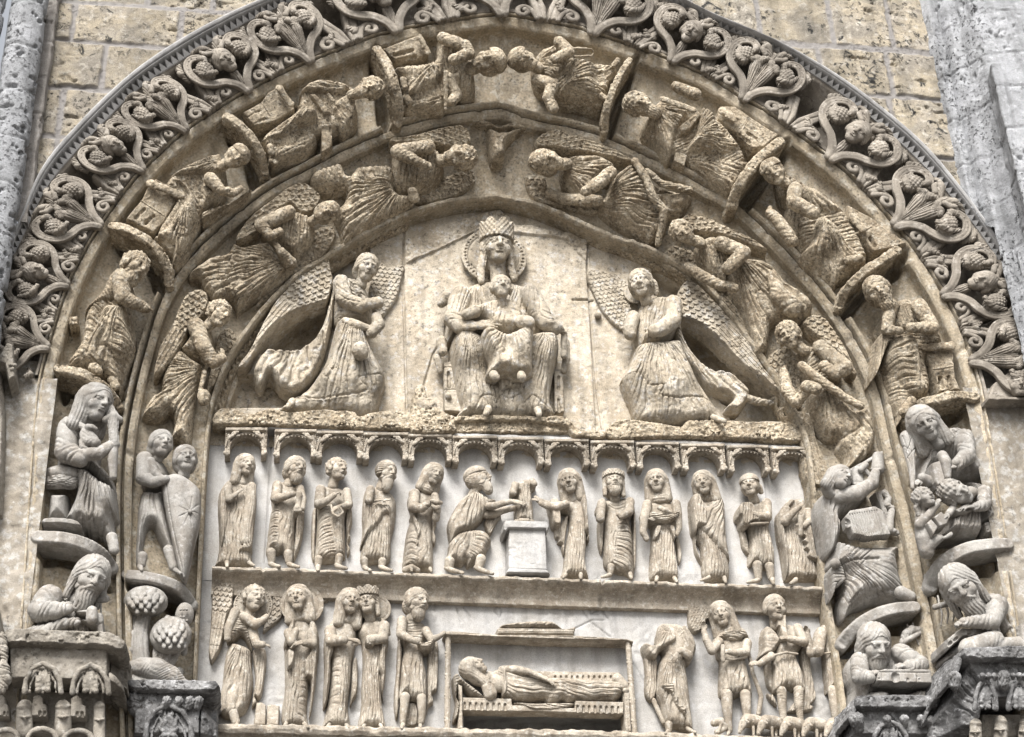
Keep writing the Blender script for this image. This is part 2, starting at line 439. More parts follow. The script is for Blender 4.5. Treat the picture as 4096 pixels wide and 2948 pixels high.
        if crown:
            cr = s.part('crown'); top = crown
            def fc(X, Y, Z):
                x, y, z = loc(X, Y, Z); r_ = np.sqrt((x/.41)**2+((y+.06)/.47)**2); th = np.arctan2(x, y)
                zz = .25+top*(.6+.4*np.abs(np.sin(th*3.5+.6)))
                return np.maximum(np.maximum((np.abs(r_-1)-.1)*.42, z-zz-.04), .2-z)*h-.012*h*np.sin(th*22)*np.sin(z*40)
            m = .62*h; cc = C+B @ np.array((0, 0, .3))*h
            cr.add(cc-m, cc+m, fc, 'u', 0)
        if beard:
            L = .22+.16*beard; f = lambda x, y, z: -.022*rg(x*13+np.sin(z*12)*.35)
            E('beard', (0, .2, -.3-L*.5), (.24, .2, L), .0, f=f)
            E('beard', (0, .1, -.25), (.3, .26, .24), .05, f=f)
            E('beard', (0, .5, .02), (.25, .3, .25), .05, 's')
            for q in (-1, 1): K('beard', (q*.02, .42, -.16), (q*.17, .3, -.3), .04, .035, .02)
            K('beard', (-.07, .45, -.225), (.07, .45, -.225), .03, .03, .0, 's')
        return s
    # --- hands and feet
    def hand(s, x, y, d, dx, dy, dd=0, size=40, back=(0, 0, 1), curl=35, thumb=1, part=None):
        if part is None: part = s.uniq('hand')
        """wrist at (x, y, d); fingers towards (dx, dy, dd); back of the hand faces (px, py, out)"""
        c = s.sc; L = size*c; p = s.part(part)
        Wp = s.P(x, y, d); T = s.P(x+dx*size*.1, y+dy*size*.1, d)-s.P(x, y, d)
        a = T/np.linalg.norm(T) if np.linalg.norm(T) > 0 else np.zeros(3)
        a = a*math.hypot(dx, dy)+np.array((0, -dd, 0)); a /= np.linalg.norm(a)
        nb = np.array((back[0], -back[2], -back[1]), float); nb -= nb.dot(a)*a; nb /= np.linalg.norm(nb)+1e-9
        sd = np.cross(a, nb)*thumb
        def K(A, B, ra, rb, k=.03):
            A, B = np.array(A), np.array(B); e = B-A; Le = e.dot(e)+1e-12; m = max(ra, rb)
            def fn(X, Y, Z):
                q = (X-A[0], Y-A[1], Z-A[2]); t = np.clip(sum(q[i]*e[i] for i in range(3))/Le, 0, 1)
                return np.sqrt(sum((q[i]-t*e[i])**2 for i in range(3)))-(ra+(rb-ra)*t)
            p.add(np.minimum(A, B)-m, np.maximum(A, B)+m, fn, 'u', k*L)
        K(Wp-a*.1*L, Wp+a*.12*L, .13*L, .12*L, .08)
        for j, o in enumerate((-.15, -.05, .05, .15)):
            kn = Wp+a*(.5-.03*abs(j-1.5))*L+sd*o*L; K(Wp+a*.1*L+sd*o*.5*L, kn, .085*L, .075*L, .06)
            ang = math.radians(curl*(1+.12*j)); q = kn; ln = (.2, .23, .22, .17)[j]*L
            for seg in range(3):
                v = a*math.cos(ang*(seg+.6))-nb*math.sin(ang*(seg+.6))
                v2 = q+v*ln*(1, .8, .65)[seg]; K(q, v2, (.062-.008*seg)*L, (.055-.009*seg)*L, .015); q = v2
        t0 = Wp+a*.14*L+sd*-.13*L; t1 = t0+(a*.75-sd*.6-nb*.25)*.22*L; t2 = t1+(a*.9-sd*.1-nb*.45)*.2*L
        K(t0, t1, .075*L, .065*L, .05); K(t1, t2, .06*L, .045*L, .015)
        return s
    def arm(s, pts, part='robe', hand=None, fold=('c', 5, 2.2, .3), fd=.9, k=4):
        s.cap(pts, part, fd=fd, fold=fold, k=k)
        if hand: s.hand(*hand[:6], **hand[6])
        return s
    def foot(s, x, y, d, dx, dy, size=40, part=None, out=.8):
        if part is None: part = s.uniq('foot')
        """ankle at (x, y, d); toes run dx,dy px in the picture and out px forward"""
        r = size*.3
        s.cap([(x-dx*.15, y-dy*.1-r*.6, d, r*.95), (x, y-r*.3, d+r*.3, r), (x+dx*.55, y+dy*.55, d+size*out*.5, r*.8), (x+dx, y+dy, d+size*out, r*.62)], part, k=3)
        return s
    def wing(s, pts, a, b, ph, pw, cov, A=4, d=30, w=14, back=-8, part='wing', dm=None):
        s.slab(pts, d, w, back, part, feather=(a[0], a[1], b[0], b[1], ph, pw, cov, A), dm=dm, edge=.45); return s
    def halo(s, x, y, r, d, th=8, beads=0, part='halo'):
        n = 28; zs = 1
        C = s.P(x, y, d); c = s.sc; p = s.part(part); R = r*c
        def fn(X, Y, Z):
            q = np.sqrt((X-C[0])**2+(Z-C[2])**2); v = np.maximum(q-R, np.abs(Y-C[1])-th*c)
            if beads:
                th_ = np.arctan2(Z-C[2], X-C[0]); hole = np.hypot((q-R*.88), (np.mod(th_*beads/(2*np.pi), 1)-.5)*2*np.pi*R*.88/beads)-R*.035
                v = np.maximum(v, np.where(Y < C[1]-th*c*.2, -hole, -9))
            v = v+.045*R*np.exp(-((q-R*.78)/(R*.035))**2)
            return v
        p.add(C-np.array((R, th*c, R)), C+np.array((R, th*c, R)), fn, 'u', 0); return s
    def compute(s):
        for key, p in s.parts.items():
            r = p.mesh(s.vox)
            if r is not None:
                for q in (islands(*r) if len(s.parts) > 1 else [r]): s.done.append((key, p, q))
        return s
    def link(s):
        if not s.done: return None
        lo = np.min([r[0].min(0) for _, _, r in s.done], 0); hi = np.max([r[0].max(0) for _, _, r in s.done], 0)
        if len(s.done) == 1:
            key, p, (V, Q) = s.done[0]; o = link_mesh(s.name, V, Q, p.mat); tag(o, s.label, s.cat, s.group); s.root = o; return o
        root = thing(s.name, ((lo[0]+hi[0])/2, hi[1], lo[2]), s.label, s.cat, s.group); s.root = root
        made = {}
        for key, p, (V, Q) in s.done:
            par = made[p.sub] if p.sub and p.sub in made else root
            o = link_mesh(p.name, V, Q, p.mat, root)
            if par is not root: o.parent = par; o.location = (0, 0, 0)
            if p.label: o['label'] = p.label
            made[key] = o
        return root
def build_all():
    with ThreadPoolExecutor(4) as ex:
        for f in ex.map(lambda q: q.compute(), FIGS): f.link(); f.done = [None]
# ---------------------------------------------------------------- stone materials
TONE = .72
def stone(name, c1, c2, c3, dark=(.05, .045, .04), pit=.5, scale=5.0, patch=.45, bump=.35, rough=.85, pitscale=38, blotch=0.0, grain=(.78, 1.16), mortar=None, streak=.22, crust=0):
    m = bpy.data.materials.new(name); m.use_nodes = True; nt = m.node_tree; N = nt.nodes; L = nt.links
    b = N['Principled BSDF']; b.inputs['Roughness'].default_value = rough; b.inputs['Specular IOR Level'].default_value = .25
    geo = N.new('ShaderNodeNewGeometry')
    def noise(sc, det=4, rough_=.55, dis=0.0):
        n = N.new('ShaderNodeTexNoise'); n.inputs['Scale'].default_value = sc; n.inputs['Detail'].default_value = det
        n.inputs['Roughness'].default_value = rough_; n.inputs['Distortion'].default_value = dis; L.new(geo.outputs['Position'], n.inputs['Vector']); return n
    def ramp(src_, a, b_):
        r = N.new('ShaderNodeMapRange'); r.inputs['From Min'].default_value = a; r.inputs['From Max'].default_value = b_; r.interpolation_type = 'SMOOTHSTEP'
        L.new(src_, r.inputs['Value']); return r.outputs[0]
    def mix(f, a, b_, mode='MIX'):
        x = N.new('ShaderNodeMix'); x.data_type = 'RGBA'; x.blend_type = mode
        if isinstance(f, float): x.inputs[0].default_value = f
        else: L.new(f, x.inputs[0])
        for i, v in ((6, a), (7, b_)):
            if isinstance(v, tuple): x.inputs[i].default_value = (*v, 1)
            else: L.new(v, x.inputs[i])
        return x.outputs[2]
    n1 = noise(scale, 6, .6, .4); n2 = noise(scale*4.3, 5, .65); n3 = noise(pitscale, 5, .7); n4 = noise(150, 3, .6); n5 = noise(scale*.55, 3, .5, .6)
    c = mix(ramp(n1.outputs[0], .36, .64), c1, c2)
    c = mix(ramp(n2.outputs[0], .5+.2*(.5-patch), .66+.2*(.5-patch)), c, c3)
    # grain
    g = N.new('ShaderNodeMapRange'); L.new(n4.outputs[0], g.inputs['Value']); g.inputs['From Min'].default_value = .25; g.inputs['From Max'].default_value = .75
    g.inputs['To Min'].default_value = grain[0]; g.inputs['To Max'].default_value = grain[1]
    gv = N.new('ShaderNodeCombineColor'); [L.new(g.outputs[0], gv.inputs[i]) for i in range(3)]
    c = mix(1.0, c, gv.outputs[0], 'MULTIPLY')
    if crust:
        q = N.new('ShaderNodeMapRange'); L.new(n3.outputs[0], q.inputs['Value']); q.inputs['From Min'].default_value = .3; q.inputs['From Max'].default_value = .7; q.inputs['To Min'].default_value = 1+crust; q.inputs['To Max'].default_value = 1-crust*1.1
        qc = N.new('ShaderNodeCombineColor'); [L.new(q.outputs[0], qc.inputs[i]) for i in range(3)]; c = mix(1.0, c, qc.outputs[0], 'MULTIPLY')
    # black pits and lichen, in clusters
    pm = N.new('ShaderNodeMath'); pm.operation = 'MULTIPLY'
    L.new(ramp(n3.outputs[0], .60-.06*pit, .68-.06*pit), pm.inputs[0]); L.new(ramp(n5.outputs[0], .35, .62), pm.inputs[1])
    pv = N.new('ShaderNodeMath'); pv.operation = 'MULTIPLY'; L.new(pm.outputs[0], pv.inputs[0]); pv.inputs[1].default_value = min(1, pit*1.2)
    c = mix(pv.outputs[0], c, dark)
    if blotch:
        n6 = noise(scale*1.7, 7, .72, .9); c = mix(ramp(n6.outputs[0], .66-.1*blotch, .74-.1*blotch), c, dark)
    # rain streaks and a slightly different stone for every piece
    mp = N.new('ShaderNodeMapping'); mp.inputs['Scale'].default_value = (7, 7, .9); L.new(geo.outputs['Position'], mp.inputs['Vector'])
    ns = N.new('ShaderNodeTexNoise'); ns.inputs['Scale'].default_value = 1.6; ns.inputs['Detail'].default_value = 4; L.new(mp.outputs[0], ns.inputs['Vector'])
    oi = N.new('ShaderNodeObjectInfo'); sr = N.new('ShaderNodeMapRange'); L.new(ramp(ns.outputs[0], .42, .66), sr.inputs['Value']); sr.inputs['To Min'].default_value = 1.06; sr.inputs['To Max'].default_value = 1-streak
    orr = N.new('ShaderNodeMapRange'); L.new(oi.outputs['Random'], orr.inputs['Value']); orr.inputs['To Min'].default_value = .9; orr.inputs['To Max'].default_value = 1.08
    sm = N.new('ShaderNodeMath'); sm.operation = 'MULTIPLY'; L.new(sr.outputs[0], sm.inputs[0]); L.new(orr.outputs[0], sm.inputs[1])
    sc_ = N.new('ShaderNodeCombineColor'); [L.new(sm.outputs[0], sc_.inputs[i]) for i in range(3)]
    c = mix(1.0, c, sc_.outputs[0], 'MULTIPLY')
    at = N.new('ShaderNodeAttribute'); at.attribute_name = 'tone'      # each cut block its own shade
    tm = N.new('ShaderNodeMath'); tm.operation = 'ADD'; tm.inputs[1].default_value = 1; L.new(at.outputs['Fac'], tm.inputs[0])
    tc = N.new('ShaderNodeCombineColor'); [L.new(tm.outputs[0], tc.inputs[i]) for i in range(3)]
    c = mix(1.0, c, tc.outputs[0], 'MULTIPLY')
    if mortar:
        am = N.new('ShaderNodeAttribute'); am.attribute_name = 'mort'; c = mix(am.outputs['Fac'], c, mortar)
        c = mix(.35, c, c) if False else c
    c = mix(1.0, c, (TONE, TONE, TONE), 'MULTIPLY')
    L.new(c, b.inputs['Base Color'])
    add = N.new('ShaderNodeMath'); add.operation = 'MULTIPLY_ADD'; add.inputs[1].default_value = .6
    L.new(n4.outputs[0], add.inputs[0]); L.new(n3.outputs[0], add.inputs[2])
    sb = N.new('ShaderNodeMath'); sb.operation = 'MULTIPLY_ADD'; sb.inputs[1].default_value = -1.2; L.new(pm.outputs[0], sb.inputs[0]); L.new(add.outputs[0], sb.inputs[2])
    bp = N.new('ShaderNodeBump'); bp.inputs['Strength'].default_value = bump; bp.inputs['Distance'].default_value = .012
    L.new(sb.outputs[0], bp.inputs['Height']); L.new(bp.outputs[0], b.inputs['Normal'])
    return m
M_YEL = stone('archivolt_limestone', (.56, .485, .375), (.43, .36, .26), (.62, .57, .48), dark=(.085, .075, .06), pit=.6, patch=.55, bump=.6, pitscale=75, grain=(.62, 1.25), blotch=.15, crust=.32)
M_STY = stone('weathered_statue_stone', (.52, .445, .335), (.33, .268, .19), (.61, .55, .45), dark=(.07, .06, .045), pit=.6, scale=8, bump=.65, pitscale=62, grain=(.6, 1.28), crust=.42)
M_TYM = stone('tympanum_limestone', (.53, .475, .39), (.43, .37, .285), (.57, .54, .495), pit=.5, scale=5, bump=.35, grain=(.7, 1.2), crust=.18)
M_GRY = stone('lintel_pale_stone', (.50, .493, .484), (.44, .424, .40), (.53, .525, .52), pit=.16, scale=3.6, bump=.14, patch=.4)
M_STG = stone('lintel_statue_stone', (.47, .42, .35), (.34, .29, .23), (.56, .52, .455), pit=.3, scale=9, bump=.3, grain=(.7, 1.2), crust=.15)
M_COR = stone('cleaned_statue_stone', (.39, .375, .35), (.30, .275, .245), (.46, .445, .425), pit=.25, scale=7, bump=.2)
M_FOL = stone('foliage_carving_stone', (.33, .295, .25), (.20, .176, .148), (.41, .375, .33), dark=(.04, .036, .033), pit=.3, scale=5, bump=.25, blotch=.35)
M_HOOD = stone('hood_moulding_stone', (.52, .515, .515), (.44, .435, .43), (.55, .545, .545), pit=.12, scale=5, bump=.15)
M_WAL = stone('ochre_ashlar', (.42, .365, .275), (.29, .262, .22), (.47, .435, .375), dark=(.035, .034, .032), pit=.8, scale=4.5, bump=.8, pitscale=34, blotch=.95, grain=(.65, 1.2), mortar=(.285, .27, .26))
M_MOR = stone('lime_mortar', (.37, .345, .32), (.31, .285, .26), (.40, .38, .36), pit=.3, scale=9, bump=.5)
M_WHT = stone('bleached_ashlar', (.40, .41, .43), (.31, .318, .33), (.46, .47, .49), dark=(.04, .04, .042), pit=1.0, scale=4, bump=.8, pitscale=42, blotch=.35)
M_PEEL = stone('peeling_wall_stone', (.36, .325, .275), (.30, .265, .215), (.47, .455, .425), pit=.5, scale=5, bump=.4, patch=.62)
M_CAP = stone('capital_stone', (.35, .32, .275), (.25, .225, .19), (.40, .375, .335), pit=.6, scale=7, bump=.45)
M_CAPG = stone('sooty_capital_stone', (.27, .268, .268), (.14, .138, .138), (.40, .40, .405), pit=.7, scale=7, bump=.5)
M_GND = stone('paving', (.17, .16, .15), (.14, .13, .12), (.20, .19, .175), pit=.3, scale=1.5, bump=.2)
# ---------------------------------------------------------------- ground of the square
def quad(name, pts, mat, label=None, kind=None):
    o = link_mesh(name, pts, [[0, 1, 2, 3]], mat, smooth=False); o['kind'] = kind; return o
quad('ground', [(-60, -80, 0), (60, -80, 0), (60, 3, 0), (-60, 3, 0)], M_GND, kind='structure')
# ---------------------------------------------------------------- architecture helpers
def grid_mesh(name, V, nu, nv, mat, parent=None, tone=None, flip=False, keep=None):
    I = np.arange(nu*nv).reshape(nu, nv)
    Q = np.stack([I[:-1, :-1], I[1:, :-1], I[1:, 1:], I[:-1, 1:]], -1).reshape(-1, 4)
    if keep is not None: Q = Q[keep.ravel()[Q].any(1)]
    if flip: Q = Q[:, ::-1]
    o = link_mesh(name, V.reshape(-1, 3), Q, mat, parent)
    if isinstance(tone, tuple):
        a = o.data.attributes.new('mort', 'FLOAT', 'POINT'); a.data.foreach_set('value', tone[1].astype(np.float32).ravel()); tone = tone[0]
    if tone is not None:
        a = o.data.attributes.new('tone', 'FLOAT', 'POINT'); a.data.foreach_set('value', tone.astype(np.float32).ravel())
    return o
def curve_pts(pts, n, d):
    """resample an O-zone polyline; apex given by the doubled centre point splits it into two halves of n points"""
    k = [i for i in range(len(pts)-1) if pts[i] == pts[i+1]][0]
    out = []
    for h in (pts[:k+1], pts[k+1:]):
        s = spline([(x*1.806, y*1.806) for x, y in h], 10); L = np.r_[0, np.cumsum(np.hypot(*np.diff(s, axis=0).T))]
        t = np.linspace(0, L[-1], n); out.append(np.stack([np.interp(t, L, s[:, 0]), np.interp(t, L, s[:, 1])], 1))
    q = np.concatenate([out[0], out[1][1:]]); return np.array([PW(x, y, d) for x, y in q])
A_ = [(430, 1640), (440, 1400), (452, 1150), (468, 933), (501, 821), (555, 730), (643, 631), (725, 575), (800, 530), (897, 482), (1000, 452), (1100, 440), (1100, 440), (1200, 464), (1341, 526), (1443, 560), (1555, 631), (1647, 747), (1715, 845), (1776, 964), (1795, 1080), (1820, 1290), (1845, 1450), (1870, 1640)]
B_ = [(280, 1640), (272, 1400), (268, 1100), (281, 937), (319, 770), (366, 638), (458, 526), (579, 427), (683, 370), (770, 325), (866, 285), (950, 260), (1029, 245), (1110, 236), (1110, 236), (1182, 262), (1270, 280), (1352, 305), (1481, 366), (1570, 415), (1640, 455), (1761, 570), (1862, 692), (1940, 835), (1980, 991), (2031, 1180), (2087, 1459), (2120, 1640)]
C_ = [(30, 1640), (40, 1430), (55, 1200), (72, 950), (85, 831), (112, 730), (149, 621), (197, 530), (282, 407), (383, 305), (485, 231), (609, 163), (669, 136), (835, 73), (975, 44), (1112, 25), (1112, 25), (1220, 44), (1318, 68), (1532, 146), (1662, 221), (1716, 254), (1876, 375), (2005, 516), (2075, 615), (2134, 726), (2168, 831), (2181, 886), (2200, 1000), (2230, 1190), (2262, 1430), (2290, 1640)]
D_ = [(-50, 850), (-30, 760), (0, 655), (30, 570), (58, 509), (112, 404), (204, 299), (305, 200), (407, 131), (509, 70), (609, 20), (750, -40), (900, -80), (1112, -112), (1112, -112), (1250, -85), (1380, -40), (1481, 0), (1589, 58), (1659, 84), (1734, 122), (1842, 193), (1930, 261), (2029, 350), (2114, 445), (2188, 540), (2249, 645), (2300, 760), (2335, 890)]
E_ = [(-75, 850), (-55, 755), (-20, 640), (14, 550), (47, 482), (95, 372), (180, 270), (285, 170), (390, 96), (502, 35), (600, -8), (745, -66), (900, -108), (1112, -142), (1112, -142), (1255, -112), (1390, -62), (1504, -4), (1582, 34), (1659, 66), (1740, 103), (1849, 166), (1947, 237), (2049, 326), (2134, 428), (2214, 540), (2270, 638), (2328, 755), (2365, 890)]
def trim_low(c, y):                                   # cut a rail at the springing
    return [p for p in c if p[1] <= y]
def order(name, inner, outer, di, do, prof, mat, parent=None, n=420, across=56, amp=3.0, joints=(), label=None, freq=.05, flip=False, pockets=()):
    I = curve_pts(inner, n, di); O = curve_pts(outer, n, do); m = len(I)
    w = np.interp(np.linspace(0, 1, across), np.linspace(0, 1, len(prof)), [p[0] for p in prof])
    # keep profile corners
    ks = np.linspace(0, 1, len(prof)); w = np.interp(np.linspace(0, 1, across), ks, [p[0] for p in prof]); h = np.interp(np.linspace(0, 1, across), ks, [p[1] for p in prof])
    V = I[:, None, :]*(1-w)[None, :, None]+O[:, None, :]*w[None, :, None]
    nz = fbm(V[..., 0]/freq, V[..., 1]/freq, V[..., 2]/freq, 4)
    cr = fbm(V[..., 0]/.16+9, V[..., 1]/.16, V[..., 2]/.16, 2)
    hh = np.broadcast_to(h[None, :], nz.shape)+amp*nz*(1+1.4*np.clip(cr, 0, 1))
    t = np.linspace(0, 1, m)
    tone = np.zeros_like(nz); last = -1; js = sorted(joints)
    for j in js: hh = hh-9*np.exp(-((t-j)/.0011)**2)[:, None]
    rnd = np.random.RandomState(len(name)).uniform(-.1, .1, len(js)+1)
    tone = np.broadcast_to(rnd[np.searchsorted(js, t)][:, None], nz.shape) if js else tone
    for z, p in pockets:
        hh = hh+blk(V[..., 0], V[..., 2], zpoly(z, p, (di+do)/2, 4), -105, 22)
    V = V.copy(); V[..., 1] -= hh*U
    return grid_mesh(name, V, m, across, mat, parent, tone, flip)
def sheet(name, zone, x0, y0, x1, y1, d, hfn, mat, res=3.0, parent=None, tonefn=None, keepfn=None):
    """carved slab facing out, laid out on the plane d; hfn gives relief in photograph pixels"""
    cs = [PZ(zone, x, y, d) for x in (x0, x1) for y in (y0, y1)]
    lx, hx = min(c[0] for c in cs), max(c[0] for c in cs); lz, hz = min(c[2] for c in cs), max(c[2] for c in cs)
    nx, nz = int((hx-lx)/U/res)+2, int((hz-lz)/U/res)+2
    X, Z = np.meshgrid(np.linspace(lx, hx, nx), np.linspace(lz, hz, nz), indexing='ij')
    H = hfn(X, Z); V = np.stack([X, -(d+H)*U, Z], -1)
    return grid_mesh(name, V, nx, nz, mat, parent, None if tonefn is None else tonefn(X, Z), keep=None if keepfn is None else keepfn(X, Z))
def zpoly(zone, pts, d=0, sm=0):
    if sm: pts = [tuple(q) for q in spline(pts, sm, True)]
    return np.array([PZ(zone, x, y, d)[[0, 2]] for x, y in pts])
def zline(zone, pts, d=0): return zpoly(zone, pts, d)
def blk(X, Z, pts, h, soft=6):                        # raised or sunk region with soft edge (pixels)
    return h*sstep(soft*U*.5, -soft*U*.5, poly_sd(X, Z, pts))
def cut(X, Z, pts, depth, w): return -depth*np.exp(-(line_d(X, Z, pts)/(w*U))**2)
def nz2(X, Z, f, o=3, s=0.0): return fbm(X/f+s, Z/f+s*1.7, 0*X+s, o)
PK_OUT = [('z5', [(388, 920), (480, 925), (620, 985), (720, 1060), (785, 1160), (700, 1130), (560, 1000), (450, 1010), (410, 1060)]), ('zk', [(130, 950), (250, 960), (400, 1050), (510, 1150), (560, 1260), (565, 1370), (480, 1330), (420, 1190), (330, 1110), (190, 1090)]),
 ('zi', [(100, 1110), (200, 1150), (330, 1290), (400, 1450), (430, 1620), (330, 1600), (290, 1420), (200, 1290), (90, 1230)]), ('z2', [(800, 360), (845, 400), (885, 520), (915, 650), (905, 790), (850, 710), (830, 560), (790, 460)]), ('zj', [(1075, 230), (1020, 400), (965, 520), (910, 720), (870, 765), (885, 600), (935, 450), (995, 310)]),
 ('zj', [(2245, 890), (2130, 980), (2010, 1110), (1930, 1240), (1895, 1340), (1980, 1320), (2070, 1190), (2170, 1060), (2245, 990)]), ('z9', [(1000, 135), (900, 200), (790, 275), (700, 370), (640, 455), (710, 440), (775, 345), (870, 285), (985, 240)]), ('z9', [(1130, 1100), (1250, 1080), (1400, 1080), (1400, 1160), (1300, 1200), (1230, 1140)]),
 ('za', [(258, 395), (420, 400), (560, 440), (650, 520), (710, 610), (600, 580), (500, 500), (380, 480), (270, 500)]), ('zh', [(1520, 445), (1400, 445), (1280, 475), (1150, 570), (1085, 660), (1200, 640), (1340, 560), (1510, 580)])]
PK_IN = [('za', [(845, 640), (960, 645), (1090, 685), (1185, 745), (1220, 800), (1100, 780), (960, 720), (850, 720)]), ('zh', [(920, 835), (790, 855), (660, 905), (560, 980), (490, 1050), (600, 1040), (730, 940), (910, 950)])]
# ---------------------------------------------------------------- the stepped orders of the arch
arch_in = order('inner_archivolt', A_, B_, 90, 232, [(0, -120), (0, -60), (0, 0), (.015, 10), (.05, 10), (.06, -8), (.065, -30), (.12, -40), (.5, -48), (.84, -44), (.87, -40), (.875, 0), (.9, 8), (.965, 8), (.97, -20), (.985, -34), (1, -40)], M_YEL,
    joints=(.17, .245, .335, .425, .487, .513, .585, .675, .755, .83), pockets=PK_IN, n=430, across=110)
tag(arch_in, 'innermost pointed archivolt of weathered yellow limestone framing the tympanum, holding six angels', 'archivolt')
arch_out = order('outer_archivolt', B_, C_, 245, 402, [(0, -50), (.008, -30), (.012, 6), (.03, 12), (.055, 8), (.06, -12), (.075, -40), (.3, -58), (.6, -60), (.82, -60), (.835, -52), (.84, 0), (.86, 8), (.945, 8), (.95, -8), (.965, -10), (.972, 8), (.99, 8), (1, -20)], M_YEL,
    joints=(.15, .2, .265, .34, .415, .5, .575, .655, .735, .8, .85), pockets=PK_OUT, n=520, across=110)
tag(arch_out, 'second pointed archivolt of weathered yellow limestone with a rough raised rim, holding eight seated statues', 'archivolt')
Cs = trim_low(C_, 890)
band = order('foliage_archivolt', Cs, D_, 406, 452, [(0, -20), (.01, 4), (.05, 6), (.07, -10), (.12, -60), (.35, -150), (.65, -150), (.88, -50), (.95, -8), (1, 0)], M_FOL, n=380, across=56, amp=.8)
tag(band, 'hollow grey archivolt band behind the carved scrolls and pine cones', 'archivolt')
def hood_h():
    o = order('hood_moulding', D_, E_, 456, 486, [(0, -24), (.02, 0), (.04, 2), (.07, -26), (.58, -26), (.61, 10), (.66, 12), (.7, -2), (.75, 14), (.98, 14), (1, 8), (1.0, -50)], M_HOOD, n=380, across=34, amp=.6)
    return tag(o, 'pale outer hood moulding of the arch with a narrow zigzag row', 'moulding')
hood = hood_h()
# zigzag pyramids along the hood, one child
def zigzag():
    I = curve_pts(D_, 110, 456); O = curve_pts(E_, 110, 486); m = len(I); V = []; T = []
    for i in range(m-1):
        a, b = I[i]*.95+O[i]*.05, I[i+1]*.95+O[i+1]*.05; c, e = I[i]*.42+O[i]*.58, I[i+1]*.42+O[i+1]*.58
        q = len(V); top = (c+e)/2*.75+(a+b)/2*.25; top = top+np.array((0, -12*U, 0)); fr = np.array((0, -1.5*U, 0))
        dn = np.array((0, 26*U, 0)); V += [a+fr, b+fr, (c+e)/2+fr, top, a+dn, b+dn, (c+e)/2+dn]; T += [[q, q+1, q+3], [q+1, q+2, q+3], [q+2, q, q+3], [q, q+4, q+1], [q+1, q+4, q+5], [q+1, q+5, q+2], [q+2, q+5, q+6], [q+2, q+6, q], [q, q+6, q+4]]
    return link_mesh('zigzag', np.array(V), [], M_HOOD, hood, smooth=False, T=T)
zigzag()
# ---------------------------------------------------------------- tympanum and lintel slabs
pkL1 = zpoly('z6', [(395, 770), (470, 680), (560, 600), (690, 505), (795, 455), (840, 500), (830, 560), (700, 720), (560, 760)], -20, 4)
pkL2 = zpoly('z6', [(195, 1118), (265, 930), (380, 915), (500, 960), (640, 1040), (640, 1118)], -20)
pkL3 = zpoly('z6', [(835, 190), (1010, 70), (1100, 90), (1100, 300), (835, 280)], -20)
pkR1 = zpoly('z8', [(690, 560), (830, 600), (950, 700), (1110, 880), (1210, 990), (1290, 1060), (1365, 1205), (1020, 1205), (960, 1100), (860, 900), (720, 760)], -20)
pkR2 = zpoly('z8', [(500, 230), (600, 290), (700, 345), (690, 400), (540, 400)], -20)
ctr = zpoly('z7', [(20, 400), (110, 330), (240, 290), (400, 210), (500, 165), (560, 125), (700, 110), (830, 105), (950, 115), (1050, 140), (1150, 165), (1230, 195), (1290, 310), (1350, 365), (1420, 1620), (60, 1620)])
brk = zpoly('z7', [(35, 385), (35, 205), (110, 175), (165, 190), (175, 160), (330, 85), (420, 70), (560, 20), (720, -10), (790, 40), (830, 110), (940, 105), (1060, 130), (1180, 160), (1300, 120), (1360, 190), (1350, 360), (1290, 300), (1230, 215), (1100, 190), (800, 160), (560, 150), (430, 205), (235, 300)])
angL = zpoly('z6', [(1100, 60), (1330, 10), (1332, 195), (1300, 190), (1110, 260)]); angR = zpoly('z8', [(90, 60), (200, 20), (480, 150), (480, 260), (100, 200)])
jl = [zline('z7', p) for p in ([(35, 60), (22, 400), (35, 900), (55, 1600)], [(1365, 120), (1355, 420), (1395, 900), (1430, 1300), (1475, 1600)], [(335, 750), (325, 900), (240, 1030), (170, 1270)], [(1250, 640), (1400, 640)])]
def tymp_h(X, Z):
    h = 2.2*nz2(X, Z, .16, 3)+1.2*nz2(X, Z, .03, 3, 3.0)-6*np.clip(nz2(X, Z, .05, 4, 7.)-.45, 0, .5)
    rgh = 5*nz2(X, Z, .02, 3, 1.0)
    h = h+blk(X, Z, ctr, 10, 5)+blk(X, Z, brk, 14, 4)+blk(X, Z, brk, 1, 6)*rgh
    for p, dd in ((pkL1, 150), (pkL2, 60), (pkL3, 70), (pkR1, 150), (pkR2, 80)): h = h-blk(X, Z, p, dd, 16)
    h = h-blk(X, Z, angL, 8, 10)-blk(X, Z, angR, 8, 10)
    for l in jl: h = h+cut(X, Z, l, 13, 4)
    return h
tym = sheet('tympanum', 'O', 440, 400, 1860, 985, 0, tymp_h, M_TYM, res=3.2)
tag(tym, 'cracked cream limestone tympanum slab behind the enthroned woman and two angels', 'tympanum')
crk = [zline('zf', [(1430, 330), (1470, 430), (1540, 550), (1740, 700)]), zline('zf', [(1940, 940), (2060, 1130), (2110, 1190)]), zline('zf', [(660, 410), (650, 450), (700, 520), (720, 450), (690, 408)]), zline('zf', [(1510, 400), (1560, 480), (1650, 420)]), zline('zf', [(1400, 620), (1560, 540), (1680, 540)]), zline('zf', [(1650, 430), (1740, 560), (1760, 660)]), zline('zf', [(290, 420), (340, 560)]), zline('zf', [(360, 410), (430, 520)])]
vj = [zline('zb', [(652, 120), (625, 760), (580, 1560)]), zline('zd', [(1425, 560), (1500, 1000), (1555, 1500)])]
def lin_h(X, Z):
    h = 2.2*nz2(X, Z, .2, 3)+.8*nz2(X, Z, .03, 2, 2.0)
    for l in vj: h = h+cut(X, Z, l, 14, 3.2)
    return h
linU = sheet('upper_lintel', 'O', 452, 972, 1860, 1285, 0, lin_h, M_GRY, res=5)
